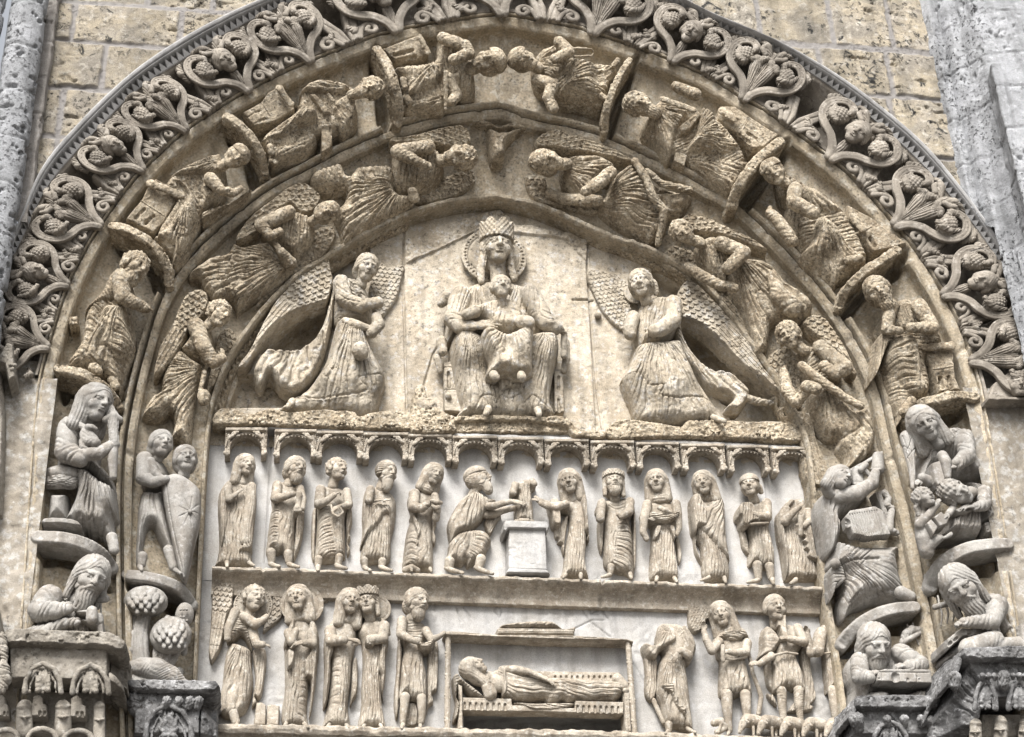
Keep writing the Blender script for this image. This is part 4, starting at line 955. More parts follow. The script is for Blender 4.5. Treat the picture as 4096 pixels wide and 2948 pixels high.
f.cap([(1490, 1340, 46, 34), (1495, 1390, 42, 28)]).cap([(1655, 1350, 46, 36), (1650, 1390, 44, 30)]).foot(1495, 1415, 42, 50, 18, 78).foot(1650, 1412, 44, 90, 22, 74)
f = figU('zb', 'hooded woman inclining her head and holding two small doves left of the kneeling man')
f.head(2120, 560, 70, 208, roll=16, yaw=24, pitch=10, hair='hood', neck=(2060, 700, 48))
f.slab([(1980, 690), (1900, 730), (1888, 820), (1920, 930), (1880, 1060), (1855, 1250), (1845, 1400), (1900, 1405), (2000, 1410), (2110, 1410), (2120, 1280), (2120, 1100), (2110, 960), (2150, 880), (2180, 800), (2130, 740), (2060, 700)], 60, w=80, part='robe', fold=[('u', 1920, 960, 1900, 1400, 60, 4, .6), ('p', 2050, 990, 2040, 1400, 48, 3.5, .3)])
f.slab([(1905, 920), (1960, 960), (2005, 1060), (2005, 1110), (1975, 1160), (1990, 1190), (1955, 1230), (1960, 1120), (1930, 1020)], 76, w=18, part='sash', fold=[('p', 1950, 930, 1975, 1230, 13, 3, .3)])
f.slab([(2110, 980), (2150, 1000), (2130, 1080), (2145, 1150), (2125, 1200), (2100, 1150)], 44, w=16, part='sash', fold=[('p', 2130, 980, 2120, 1200, 12, 3, .3)])
f.cap([(1945, 740, 62, 50), (1935, 860, 84, 50), (2010, 870, 96, 40), (2060, 830, 96, 34)], 'robe', fold=('u', 6, 3.5, .4)).cap([(2130, 760, 66, 36), (2150, 880, 78, 36), (2140, 960, 70, 34)], 'robe', fold=('c', 5, 3, .4))
f.hand(2070, 815, 100, .7, -.3, .1, size=85, back=(-.3, -.7, .6), curl=50, thumb=1).hand(2150, 890, 96, -.5, -.75, .1, size=100, back=(.2, .4, .8), curl=42, thumb=-1)
f.cap([(2100, 800, 112, 18), (2150, 815, 114, 24), (2185, 820, 106, 18)], 'doves').cap([(2110, 850, 116, 16), (2150, 870, 118, 20)], 'doves')
f.cap([(1860, 1430, 50, 28), (1920, 1405, 58, 30), (1975, 1432, 50, 24)], 'robe').cap([(2040, 1440, 50, 22), (2090, 1415, 56, 24), (2130, 1440, 46, 18)], 'robe').foot(1920, 1420, 50, 0, 20, 60).foot(2090, 1425, 48, 10, 16, 56)
# old bearded man bending to the altar
f = figU('zc', 'barefoot bearded man in a pleated cape bending forward to hold the child on the altar')
f.head(712, 605, 66, 236, roll=-4, yaw=72, pitch=-14, hair='cap', beard=.6, neck=(660, 760, 46))
f.slab([(620, 720), (540, 790), (470, 900), (435, 1000), (450, 1120), (470, 1160), (540, 1110), (640, 1060), (730, 980), (790, 910), (860, 850), (880, 790), (800, 760), (740, 720), (680, 700)], 76, w=70, part='cape', fold=[('f', 720, 610, 430, 1000, 7.5, 6, 0)])
f.slab([(520, 1090), (450, 1170), (440, 1250), (410, 1370), (480, 1345), (560, 1370), (600, 1340), (620, 1385), (700, 1340), (780, 1290), (800, 1230), (835, 1160), (810, 1100), (740, 1060), (640, 1060)], 66, w=60, part='robe', fold=[('f', 680, 960, 560, 1400, 8, 5, 0), ('u', 760, 1080, 640, 1350, 34, 3, .3)])
f.cap([(800, 850, 70, 34), (860, 845, 84, 34), (940, 822, 86, 30), (1005, 808, 84, 24)], 'robe', fold=('c', 10, 3.5, .4)).hand(1010, 806, 84, 1, .12, 0, size=140, back=(0, -.5, .9), curl=8, thumb=1)
f.cap([(780, 930, 40, 36), (860, 920, 44, 36), (960, 880, 44, 30), (1040, 870, 46, 26)], 'robe', fold=('c', 6, 3, .4)).slab([(780, 960), (920, 930), (880, 1000), (820, 1110), (770, 1040)], 28, w=18, part='robe', fold=[('p', 860, 950, 800, 1100, 16, 4, .2)])
f.cap([(450, 1350, 50, 46), (445, 1400, 46, 40)]).cap([(735, 1330, 52, 46), (715, 1400, 48, 38)]).foot(440, 1425, 44, 130, 30, 84).foot(710, 1425, 46, 130, 38, 84)
f = Fig('statue', 'small headless robed child standing on the stone altar', 'statue', 'zc', 0, 2.0, M_STG, 1.0, GU, True)
f.slab([(1030, 650), (1070, 625), (1130, 600), (1190, 605), (1235, 640), (1240, 670), (1200, 700), (1205, 760), (1215, 1000), (1120, 990), (1050, 985), (1050, 800), (1065, 740), (1010, 740), (1000, 700)], 66, w=50, part='robe', fold=[('p', 1130, 640, 1135, 1000, 33, 5, .2)])
f.cap([(1045, 660, 62, 36), (1025, 730, 70, 36)], fold=('c', 4, 3, .2), part='robe').cap([(1200, 630, 56, 34), (1222, 650, 78, 26)], 'robe').cap([(1060, 770, 76, 12), (1130, 760, 84, 12), (1190, 770, 76, 12)], 'robe')
f.cap([(1050, 985, 58, 14), (1130, 985, 74, 16), (1210, 985, 62, 14)], 'robe').cap([(1090, 980, 66, 20), (1160, 980, 70, 20)])
f = Fig('altar', 'square stone altar with moulded top and base carrying the headless child', 'altar', 'zc', 0, 2.4, M_GRY, 1.0)
f.slab([(980, 1070), (1310, 1072), (1325, 1450), (975, 1440)], 88, w=6, back=-4, smooth=0, edge=.9, part='pedestal', mode='u')
f.slab([(945, 1000), (1320, 1012), (1350, 1040), (1345, 1075), (1320, 1120), (1310, 1085), (978, 1078), (950, 1115), (925, 1090), (925, 1050)], 106, w=12, back=-4, smooth=0, edge=.7, part='table').slab([(975, 1432), (1320, 1445), (1360, 1490), (950, 1482)], 104, w=12, back=-4, smooth=0, edge=.7, part='plinth').groove([[(925, 1062), (1345, 1068)]], 3, 4, 90, 'table')
f = figU('zc', 'veiled woman in a long robe stretching both arms towards the child on the altar')
f.head(1535, 625, 70, 235, roll=-8, yaw=-20, pitch=10, hair='veil', neck=(1560, 790, 48), hk=dict(w=.3, z=-.7))
f.slab([(1490, 790), (1440, 830), (1440, 880), (1530, 920), (1540, 1030), (1510, 1200), (1490, 1400), (1455, 1490), (1520, 1475), (1600, 1490), (1690, 1470), (1725, 1500), (1690, 1330), (1700, 1150), (1700, 850), (1680, 770), (1600, 750)], 62, w=70, part='robe', fold=[('p', 1590, 960, 1590, 1480, 24, 4.5, .4)])
f.slab([(1620, 760), (1690, 760), (1705, 900), (1720, 1100), (1725, 1160), (1700, 1130), (1705, 1100), (1670, 1060), (1670, 980), (1640, 880)], 78, w=24, part='mantle', fold=[('p', 1650, 760, 1690, 1150, 15, 4, .2)])
f.slab([(1400, 1020), (1450, 1010), (1510, 930), (1530, 960), (1500, 1160), (1490, 1300), (1465, 1230), (1470, 1195), (1430, 1180), (1435, 1150), (1405, 1125)], 30, w=18, part='mantle', fold=[('p', 1460, 980, 1470, 1260, 16, 3.5, .2)])
f.cap([(1500, 830, 66, 36), (1420, 860, 80, 40), (1340, 850, 78, 32), (1280, 825, 74, 26)], 'robe', fold=('c', 8, 3, .4)).slab([(1350, 810), (1430, 800), (1450, 900), (1455, 1020), (1395, 1020), (1370, 920)], 84, w=14, part='robe', edge=.6)
f.cap([(1340, 830, 70, 30), (1260, 800, 66, 26), (1230, 770, 62, 18)]).hand(1255, 800, 72, -.85, -.3, 0, size=70, back=(0, -.3, .9), curl=20, thumb=-1).ell(1585, 820, 84, 40, 30, 10, 'robe')
f.foot(1500, 1478, 46, -20, 22, 60).foot(1640, 1480, 50, 0, 26, 66)
f = figU('zc', 'crowned bearded man with both forearms broken off on the upper lintel')
f.head(1940, 635, 66, 232, roll=2, yaw=-3, pitch=0, hair='long', beard=.15, neck=(1950, 790, 46), crown=.14)
f.slab([(1870, 780), (1800, 810), (1785, 900), (1870, 900), (1865, 1000), (1860, 1150), (1860, 1340), (1890, 1400), (1930, 1410), (2000, 1440), (2060, 1450), (2130, 1480), (2130, 1300), (2120, 1100), (2095, 980), (2125, 900), (2110, 790), (2040, 760), (1950, 790)], 62, w=75, part='robe', fold=[('p', 1920, 1000, 1900, 1380, 26, 4, .3), ('u', 2080, 1020, 1940, 1440, 36, 4.5, .25)])
f.cap([(1830, 820, 60, 42), (1820, 900, 72, 42), (1818, 965, 82, 40)], 'robe', fold=('c', 8, 3.5, .4)).cap([(2085, 810, 60, 44), (2080, 900, 76, 42), (2005, 945, 92, 30), (1975, 925, 98, 16)], 'robe', fold=('c', 10, 3, .4))
f.slab([(1795, 990), (1850, 990), (1845, 1200), (1830, 1290), (1800, 1200)], 28, w=18, part='mantle', fold=[('p', 1820, 990, 1820, 1280, 14, 3, .2)]).slab([(2100, 800), (2130, 850), (2145, 1080), (2140, 1400), (2110, 1380), (2110, 1000)], 40, w=18, part='mantle', fold=[('p', 2125, 850, 2125, 1380, 13, 3, .2)])
f.cap([(1870, 1010, 74, 12), (1960, 1005, 84, 12), (2060, 985, 78, 12)], 'robe').groove([[(1880, 800), (1950, 840), (2040, 820), (2100, 770)], [(1900, 830), (1960, 870), (2040, 850)]], 4, 5, 70, 'robe')
f.cap([(1915, 1400, 48, 34), (1910, 1450, 44, 28)]).foot(1900, 1480, 42, -70, 14, 70).foot(2090, 1478, 46, 10, 26, 70)
f = figU('zd', 'hooded woman gathering her apron with a broken dove in it, wide sleeves hanging')
f.head(490, 598, 68, 220, roll=-2, yaw=-18, pitch=8, hair='hood', neck=(500, 740, 46))
f.slab([(430, 770), (375, 840), (360, 900), (440, 960), (460, 1050), (445, 1300), (450, 1430), (520, 1440), (600, 1450), (690, 1430), (670, 1200), (640, 1000), (690, 930), (690, 860), (640, 780), (540, 760)], 62, w=70, part='robe', fold=[('p', 550, 960, 560, 1450, 24, 4.5, .3)])
f.cap([(410, 800, 62, 44), (385, 920, 74, 40), (375, 1040, 70, 30), (405, 1100, 66, 26)], 'robe', fold=('c', 4, 3, .5)).cap([(660, 800, 62, 44), (680, 900, 74, 36), (690, 1010, 66, 26), (670, 1060, 64, 20)], 'robe', fold=('c', 4, 3, .5))
f.slab([(430, 870), (520, 880), (620, 880), (685, 860), (690, 920), (620, 965), (540, 975), (460, 955), (420, 920)], 96, w=26, part='apron', fold=[('u', 555, 860, 555, 980, 18, 4.5, .06)]).cap([(520, 830, 92, 24), (560, 850, 102, 22), (620, 870, 96, 12)], 'dove')
f.slab([(480, 1000), (530, 1000), (520, 1060), (490, 1110), (465, 1090)], 76, w=14, part='apron', fold=[('p', 500, 980, 490, 1110, 12, 3, .2)]).slab([(590, 1000), (640, 1000), (655, 1080), (640, 1120), (610, 1060)], 76, w=14, part='apron', fold=[('p', 615, 980, 630, 1110, 12, 3, .2)])
f.slab([(660, 1090), (690, 1100), (715, 1240), (690, 1320), (672, 1240)], 26, w=14, part='mantle').hand(430, 925, 84, .6, .2, .2, size=70, back=(-.5, .2, .7), curl=35, thumb=1)
f.foot(495, 1450, 46, -10, 20, 66).foot(650, 1452, 46, 20, 20, 66)
f = figU('zd', 'veiled woman wrapped in a long diagonal mantle with her covered hand raised to her cheek')
f.head(900, 612, 68, 222, roll=-8, yaw=-24, pitch=8, hair='veil', neck=(945, 750, 46), hk=dict(w=.34, z=-.75))
f.slab([(960, 740), (880, 760), (820, 800), (815, 1000), (850, 1100), (890, 1180), (905, 1400), (960, 1450), (1040, 1445), (1130, 1440), (1130, 1250), (1105, 1000), (1095, 800), (1060, 740)], 60, w=75, part='robe', fold=[('p', 960, 1000, 1000, 1450, 25, 5, .3)])
f.slab([(985, 740), (1060, 735), (1095, 800), (1100, 1000), (1125, 1180), (1140, 1290), (1090, 1270), (1030, 1210), (970, 1140), (910, 1075), (860, 1020), (850, 940), (900, 840)], 78, w=60, part='mantle', fold=[('f', 1130, 640, 950, 1160, 6.5, 5, 0)])
f.slab([(795, 730), (860, 715), (885, 760), (940, 880), (930, 1000), (860, 1000), (845, 1050), (815, 1020), (800, 900)], 88, w=30, part='mantle', fold=[('p', 840, 700, 860, 1050, 24, 5, .2)])
f.slab([(810, 1040), (850, 1050), (870, 1100), (840, 1130), (850, 1200), (910, 1350), (870, 1300), (830, 1220), (815, 1120)], 30, w=16, part='mantle', fold=[('p', 830, 1040, 880, 1300, 14, 3, .2)])
f.foot(940, 1445, 46, -60, 16, 60).foot(1085, 1452, 48, 10, 26, 66)
f = figU('zd', 'capped youth in a knee-length tunic carrying a folded cloth over both hands')
f.head(1305, 640, 68, 220, roll=-3, yaw=-24, pitch=2, hair='cap', neck=(1345, 770, 46))
f.cap([(1385, 650, 48, 30), (1400, 690, 40, 24)], 'hair')
f.slab([(1290, 780), (1225, 810), (1220, 950), (1290, 985), (1310, 1100), (1305, 1310), (1360, 1300), (1420, 1340), (1500, 1340), (1530, 1330), (1525, 1180), (1480, 1000), (1495, 930), (1480, 800), (1440, 755), (1370, 770)], 62, w=70, part='robe', fold=[('p', 1400, 970, 1410, 1350, 34, 5, .2)])
f.cap([(1450, 790, 60, 46), (1455, 910, 74, 44), (1390, 900, 92, 32), (1340, 880, 92, 24)], 'robe', fold=('c', 11, 3, .4)).hand(1345, 882, 92, -.9, -.05, 0, size=80, back=(0, -.4, .9), curl=25, thumb=-1)
f.slab([(1200, 830), (1230, 800), (1300, 800), (1330, 830), (1350, 900), (1380, 950), (1310, 970), (1270, 1000), (1235, 980), (1225, 920), (1200, 900)], 98, w=14, part='cloth', edge=.6, fold=[('p', 1270, 780, 1275, 1000, 20, 5, .2)]).cap([(1285, 975, 84, 12), (1380, 965, 88, 14), (1460, 960, 76, 12)], 'robe')
f.slab([(1200, 980), (1250, 1000), (1290, 1120), (1300, 1240), (1240, 1180), (1225, 1080)], 26, w=16, part='mantle', fold=[('p', 1220, 980, 1270, 1220, 16, 3, .2)])
f.cap([(1370, 1330, 46, 44), (1380, 1440, 42, 32)]).cap([(1475, 1340, 48, 42), (1490, 1440, 44, 30)]).foot(1375, 1465, 42, -90, 14, 70).foot(1500, 1460, 44, 10, 30, 76)
f = figU('zd', 'headless mantled figure holding a rolled scroll at the right end, upper lintel')
f.slab([(1640, 760), (1580, 830), (1550, 920), (1570, 1050), (1590, 1200), (1610, 1350), (1625, 1445), (1700, 1440), (1790, 1450), (1890, 1445), (1905, 1420), (1870, 1200), (1840, 1000), (1815, 850), (1780, 750), (1720, 740)], 58, w=60, part='robe', fold=[('p', 1690, 960, 1740, 1450, 26, 5, .2)])
f.slab([(1640, 760), (1580, 830), (1545, 900), (1560, 1080), (1590, 1200), (1625, 1440), (1640, 1300), (1620, 1100), (1600, 980), (1640, 850), (1700, 780)], 72, w=22, part='mantle', fold=[('p', 1600, 800, 1610, 1400, 14, 3, .2)])
f.slab([(1720, 990), (1830, 990), (1870, 1200), (1890, 1300), (1830, 1290), (1790, 1260), (1800, 1220), (1760, 1190), (1785, 1160), (1740, 1130), (1770, 1100), (1730, 1080)], 80, w=20, part='mantle', fold=[('p', 1780, 1000, 1820, 1300, 20, 4.5, .3)])
f.cap([(1620, 850, 60, 40), (1610, 950, 74, 40), (1680, 870, 92, 32), (1735, 825, 92, 24)], 'robe', fold=('c', 11, 3, .4)).hand(1735, 820, 92, .6, -.6, 0, size=70, back=(-.2, -.5, .8), curl=35, thumb=1)
f.cap([(1810, 860, 56, 34), (1820, 950, 68, 32), (1775, 985, 86, 28)], 'robe', fold=('c', 6, 3, .3)).hand(1780, 970, 88, -.95, .05, .1, size=90, back=(0, -.3, .9), curl=25, thumb=-1)
f.cap([(1748, 890, 86, 30), (1748, 960, 88, 26), (1745, 1060, 80, 22)], 'scroll').groove([[(1738, 880), (1752, 870), (1762, 888), (1748, 900), (1735, 890)]], 4, 6, 90, 'scroll')
f.foot(1700, 1470, 44, -40, 18, 80)
# ---------------------------------------------------------------- figures of the lower lintel
GL = 'carved figures of the lower lintel row'
def figL(zone, label, vox=2.1, name='statue'): return Fig(name, label, 'statue', zone, 0, vox, M_STG, .7, GL, True)
f = figL('ze', 'winged angel with a beaded halo greeting the haloed woman, standing at the left end', name='angel_statue')
f.wing([(300, 140), (312, 220), (300, 330), (292, 410), (250, 480), (225, 620), (190, 760), (135, 870), (100, 905), (78, 800), (95, 600), (105, 400), (118, 260), (170, 190), (240, 150)], (265, 140), (115, 905), 46, 42, 330, 7, 40, part='wing#1')
f.wing([(660, 232), (830, 236), (770, 300), (750, 480), (650, 580), (570, 635), (590, 540), (640, 440), (655, 330)], (760, 240), (590, 640), 44, 40, 600, 6, 26, part='wing#2')
f.halo(482, 390, 166, 26, 12, 40)
f.head(490, 330, 68, 236, roll=8, yaw=26, pitch=2, hair='curly', neck=(450, 480, 46))
f.slab([(380, 420), (300, 440), (255, 560), (240, 700), (300, 710), (380, 650), (440, 740), (480, 790), (470, 620), (520, 560), (480, 470)], 66, w=55, part='robe', fold=[('d', 330, 420, 430, 760, 24, 4, .35)])
f.slab([(290, 720), (240, 790), (215, 950), (205, 1080), (175, 1200), (170, 1300), (190, 1370), (280, 1400), (400, 1350), (440, 1290), (470, 1180), (485, 1060), (470, 900), (465, 790), (390, 740)], 64, w=70, part='robe', fold=[('f', 420, 640, 300, 1400, 5.2, 5, 0)])
f.slab([(480, 790), (590, 780), (605, 880), (590, 1020), (560, 1200), (520, 1240), (500, 1220), (520, 1270), (470, 1310), (480, 1180), (500, 1060), (485, 900)], 40, w=20, part='mantle', fold=[('p', 545, 790, 520, 1260, 22, 4, .2)])
f.cap([(320, 450, 62, 42), (255, 600, 64, 36), (250, 690, 64, 30)], 'mantle', fold=('c', 4, 2, .3)).cap([(400, 490, 74, 40), (500, 560, 90, 46), (560, 530, 90, 32), (600, 495, 88, 28)], 'robe', fold=('c', 9, 3.5, .6))
f.cap([(480, 620, 60, 44), (510, 740, 76, 36), (570, 745, 84, 28)], 'robe', fold=('c', 6, 3, .4)).hand(585, 745, 86, .8, .2, .1, size=70, back=(0, -.6, .7), curl=35, thumb=1).hand(595, 495, 90, .6, -.4, .1, size=60, back=(0, .2, .9), curl=50)
f.cap([(300, 1360, 46, 40), (325, 1450, 44, 36)]).foot(330, 1470, 44, 10, 18, 60)
f = Fig('open_book', 'open stone book standing on the ledge between the angel and the haloed woman', 'book', 'ze', 0, 2.2, M_STG, 1)
f.slab([(510, 1275), (560, 1272), (605, 1300), (600, 1488), (485, 1482)], 40, w=14, smooth=0, edge=.6).slab([(605, 1300), (650, 1288), (725, 1300), (715, 1488), (600, 1488)], 44, w=14, smooth=0, edge=.6).groove([[(603, 1295), (598, 1488)]], 4, 8, 40, smooth=0)
f = figL('ze', 'veiled woman with a plain round halo holding a book, facing the angel', )
f.wing([(1060, 258), (1160, 258), (1260, 265), (1250, 320), (1165, 335), (1160, 355), (1100, 362), (1080, 300)], (1050, 300), (1260, 290), 30, 22, 0, 5, 14, part='wing')
f.halo(926, 385, 186, 30, 12, 0)
f.head(890, 325, 70, 240, roll=-6, yaw=-14, pitch=2, hair='veil', neck=(905, 490, 46), hk=dict(w=.36, z=-.75))
f.slab([(860, 480), (800, 590), (770, 700), (770, 900), (770, 1150), (745, 1300), (740, 1420), (770, 1480), (860, 1490), (990, 1490), (970, 1350), (985, 1150), (1000, 1000), (1060, 900), (1085, 700), (1060, 570), (1000, 490), (930, 500)], 60, w=75, part='robe', fold=[('p', 880, 820, 850, 1490, 26, 4.5, .3), ('u', 1000, 900, 900, 1450, 60, 3, .5)])
f.slab([(990, 480), (1050, 540), (1085, 680), (1070, 900), (1050, 1100), (1020, 1300), (990, 1400), (1000, 1250), (1000, 1070), (945, 1050), (940, 900), (990, 800), (975, 650)], 76, w=30, part='mantle', fold=[('p', 1020, 480, 1000, 1400, 24, 4, .2)])
f.slab([(855, 490), (800, 580), (760, 720), (790, 780), (850, 680), (870, 560)], 74, w=26, part='mantle', fold=[('p', 830, 490, 780, 780, 22, 4, .2)])
f.cap([(800, 640, 66, 40), (830, 720, 84, 38), (870, 620, 88, 30)], 'mantle').slab([(790, 800), (855, 810), (865, 870), (840, 950), (795, 975), (785, 900)], 88, w=20, part='mantle')
f.cap([(1020, 640, 64, 46), (1020, 740, 80, 40), (950, 730, 94, 28)], 'mantle', fold=('c', 6, 3, .3)).hand(950, 725, 96, -.9, .1, .1, size=105, back=(0, -.4, .9), curl=18, thumb=-1).slab([(805, 800), (870, 720), (885, 735), (830, 810)], 98, w=8, smooth=0, part='book', edge=.6)
f.foot(780, 1470, 46, -20, 18, 60).foot(950, 1475, 48, 30, 20, 66)
f = figL('ze', 'veiled older woman clasping hands with the crowned woman beside her')
f.head(1360, 355, 70, 236, roll=4, yaw=10, pitch=4, hair='veil', neck=(1345, 520, 46), hk=dict(w=.34, z=-.8))
f.slab([(1250, 490), (1170, 560), (1130, 680), (1180, 800), (1190, 1000), (1170, 1200), (1130, 1400), (1110, 1490), (1200, 1490), (1290, 1500), (1370, 1480), (1345, 1300), (1370, 1100), (1385, 900), (1420, 700), (1420, 580), (1370, 520)], 60, w=75, part='robe', fold=[('u', 1240, 800, 1220, 1300, 66, 4, .5), ('p', 1310, 800, 1290, 1500, 26, 4, .3)])
f.slab([(1250, 480), (1165, 560), (1125, 700), (1130, 950), (1120, 1200), (1120, 1300), (1150, 1280), (1170, 1180), (1190, 1000), (1190, 880), (1220, 790), (1230, 600)], 74, w=30, part='mantle', fold=[('p', 1180, 500, 1150, 1280, 22, 4, .2)])
f.slab([(1380, 900), (1430, 880), (1430, 1160), (1390, 1250), (1360, 1300), (1370, 1100)], 34, w=18, part='mantle', fold=[('p', 1410, 880, 1390, 1280, 16, 3, .2)])
f.cap([(1180, 620, 66, 50), (1190, 710, 80, 50), (1300, 700, 90, 44)], 'mantle', fold=('c', 6, 3, .3)).cap([(1290, 700, 92, 28), (1370, 700, 94, 26)], 'robe', fold=('c', 8, 2, 0)).hand(1370, 700, 96, .95, .15, 0, size=105, back=(0, -.5, .9), curl=30, thumb=1)
f.foot(1170, 1480, 46, -20, 16, 60).foot(1330, 1485, 48, 20, 14, 60)
f = figL('ze', 'crowned woman with a halo embracing the veiled older woman')
f.halo(1606, 425, 124, 28, 11, 0)
f.head(1520, 355, 70, 226, roll=-4, yaw=-14, pitch=4, hair='long', neck=(1545, 520, 46), crown=.26)
f.slab([(1490, 520), (1430, 620), (1470, 720), (1480, 900), (1470, 1100), (1465, 1300), (1435, 1490), (1520, 1500), (1600, 1490), (1690, 1490), (1660, 1300), (1650, 1100), (1660, 900), (1700, 750), (1705, 600), (1660, 510), (1570, 510)], 62, w=70, part='robe', fold=[('p', 1560, 780, 1560, 1500, 23, 4.5, .3)])
f.slab([(1630, 500), (1700, 560), (1715, 720), (1690, 850), (1690, 1000), (1670, 1150), (1660, 1180), (1675, 1250), (1650, 1180), (1630, 1070), (1640, 1030), (1610, 940), (1625, 780), (1640, 640)], 76, w=26, part='mantle', fold=[('p', 1660, 500, 1655, 1200, 20, 4, .2)])
f.cap([(1670, 580, 62, 50), (1660, 690, 80, 46), (1560, 700, 90, 40)], 'mantle', fold=('c', 6, 3, .3)).slab([(1500, 680), (1580, 670), (1580, 770), (1505, 765)], 96, w=14, part='mantle', fold=[('p', 1540, 660, 1540, 780, 16, 4, 0)])
f.cap([(1700, 590, 48, 20), (1715, 650, 52, 16)], 'mantle').hand(1440, 735, 92, -.7, .1, 0, size=70, back=(0, .4, .8), curl=30).foot(1490, 1485, 46, -20, 14, 60).foot(1640, 1485, 46, 20, 14, 60)
f = figL('ze', 'bearded man in a knee tunic and long cloak touching the bed canopy with one hand')
f.head(1970, 360, 68, 250, roll=6, yaw=34, pitch=6, hair='wavy', beard=.4, neck=(1920, 510, 46))
f.slab([(1880, 480), (1810, 540), (1800, 660), (1850, 760), (1830, 900), (1815, 1100), (1800, 1240), (1870, 1190), (1910, 1240), (1960, 1250), (2030, 1240), (2065, 1200), (2060, 1000), (2030, 830), (2050, 700), (2090, 640), (2040, 550), (1960, 500)], 62, w=70, part='robe', fold=[('p', 1930, 810, 1930, 1260, 34, 5, .3), ('d', 1920, 500, 1980, 700, 24, 3, .3)])
f.slab([(1800, 700), (1835, 760), (1830, 900), (1815, 1120), (1800, 1380), (1770, 1400), (1760, 1200), (1780, 1000)], 36, w=18, part='mantle', fold=[('p', 1800, 700, 1785, 1400, 16, 3, .2)])
f.slab([(2080, 740), (2160, 720), (2165, 900), (2160, 1110), (2150, 1160), (2110, 1190), (2120, 1270), (2075, 1310), (2060, 1390), (2060, 1180), (2065, 900)], 34, w=20, part='mantle', fold=[('p', 2115, 740, 2090, 1380, 22, 4, .2)])
f.cap([(1835, 530, 62, 46), (1825, 650, 76, 42), (1900, 695, 90, 30), (1970, 720, 92, 22)], 'robe', fold=('c', 12, 3.5, .4)).hand(1965, 720, 92, .8, .2, 0, size=60, back=(0, -.4, .9), curl=40)
f.slab([(1960, 720), (2030, 730), (2110, 690), (2140, 690), (2110, 780), (2040, 805), (1980, 790)], 94, w=30, part='mantle', fold=[('u', 2050, 660, 2050, 800, 18, 4, .08)]).cap([(2050, 620, 60, 40), (2100, 700, 72, 34), (2170, 670, 74, 24), (2215, 640, 78, 20)], 'robe').hand(2195, 655, 80, .8, -.5, .2, size=60, back=(-.4, -.6, .6), curl=55)
f.cap([(1835, 780, 74, 12), (1930, 800, 84, 14), (2030, 845, 74, 12)], 'robe').cap([(1860, 1220, 46, 42), (1845, 1380, 44, 32), (1840, 1450, 42, 26)]).cap([(2010, 1230, 46, 42), (2015, 1390, 44, 32), (2005, 1450, 42, 28)])
f.foot(1840, 1480, 42, -10, 20, 74).foot(2000, 1482, 42, 0, 20, 60).slab([(1880, 1290), (1970, 1290), (1975, 1470), (1860, 1465)], 20, w=16, part='mantle', fold=[('p', 1920, 1290, 1920, 1470, 22, 3, .2)])
# bed with canopy, reclining woman, cradle on top
f = Fig('canopy_bed', 'carved canopied bed with slender jointed posts and pierced arcade rail under the reclining woman', 'bed', 'zf', 0, 2.1, M_STG, .8)
def post(x0, y0, x1, y1, nm):
    f.cap([(x0, y0, 62, 26), (x1, y1, 62, 26)], nm, fd=.9)
    for t in (.19, .42, .64, .88):
        x, y = x0+(x1-x0)*t, y0+(y1-y0)*t
        f.cap([(x-22, y-12, 66, 11), (x+22, y-8, 66, 11)], nm, k=1).cap([(x-20, y+18, 66, 11), (x+20, y+20, 66, 11)], nm, k=1)
    f.groove([[(x0, y0), (x1, y1)]], 6, -4, 60, nm, smooth=0)
post(215, 690, 208, 1570, 'post#1'); post(1900, 760, 1960, 1590, 'post#2')
f.slab([(185, 660), (330, 662), (700, 690), (1000, 690), (1400, 700), (1880, 730), (1940, 770), (1940, 800), (1880, 752), (1300, 742), (700, 722), (330, 705), (190, 700)], 84, w=10, back=-6, smooth=2, edge=.6, part='top_rail')
f.groove([[(395+i*215, 686+i*7.5), (515+i*215, 690+i*7.5)] for i in range(7)], 6, 6, 60, 'top_rail', smooth=0)
f.slab([(345, 1275), (805, 1285), (810, 1345), (1390, 1375), (1400, 1305), (1850, 1318), (1850, 1430), (1000, 1408), (345, 1398)], 64, w=6, back=-4, smooth=0, edge=.85, part='rail')
for x0, n, y0 in ((372, 8, 1302), (1430, 8, 1330)):
    for i in range(n): f.cap([(x0+i*54+(0 if n else 0), y0+15+i*1.5, 64, 13), (x0+i*54, y0+60+i*1.5, 64, 13)], 'rail', mode='s', k=1, fd=1.6)
f.dots([(360+i*25, 1382+i*.6) for i in range(60)], 6.5, 64, 'rail').dots([(360+i*24, 1283+i*.5) for i in range(19)], 4, 64, 'rail')
f.slab([(300, 1150), (345, 1170), (350, 1570), (300, 1570), (322, 1300)], 70, w=6, smooth=0, edge=.8, part='leg#1').dots([(325, 1250+i*40) for i in range(8)], 6, 70, 'leg#1')
f.slab([(1850, 1235), (1900, 1235), (1920, 1595), (1865, 1595)], 72, w=6, smooth=0, edge=.8, part='leg#2').cap([(1872, 1200, 66, 26)], 'leg#2')
f.dots([(1862+j*22+i*2.2, 1260+i*34) for i in range(10) for j in range(2)], 6, 72, 'leg#2')
f.slab([(1040, 1020), (1820, 1030), (1830, 1200), (1040, 1200)], 20, w=5, smooth=0, edge=.8, part='back_rail').dots([(1050+i*18, 1028) for i in range(42)], 5, 20, 'back_rail')
for i in range(12): f.cap([(1220+i*52, 1066, 20, 11), (1220+i*52, 1080, 20, 11)], 'back_rail', mode='s', k=1, fd=1.8)
f.slab([(260, 1060), (310, 1040), (350, 1090), (470, 1180), (560, 1260), (540, 1280), (420, 1230), (330, 1140), (300, 1250), (330, 1330), (310, 1450), (265, 1470), (290, 1300), (265, 1180)], 74, w=30, part='bedding', fold=[('d', 270, 1050, 500, 1260, 26, 4, .5)])
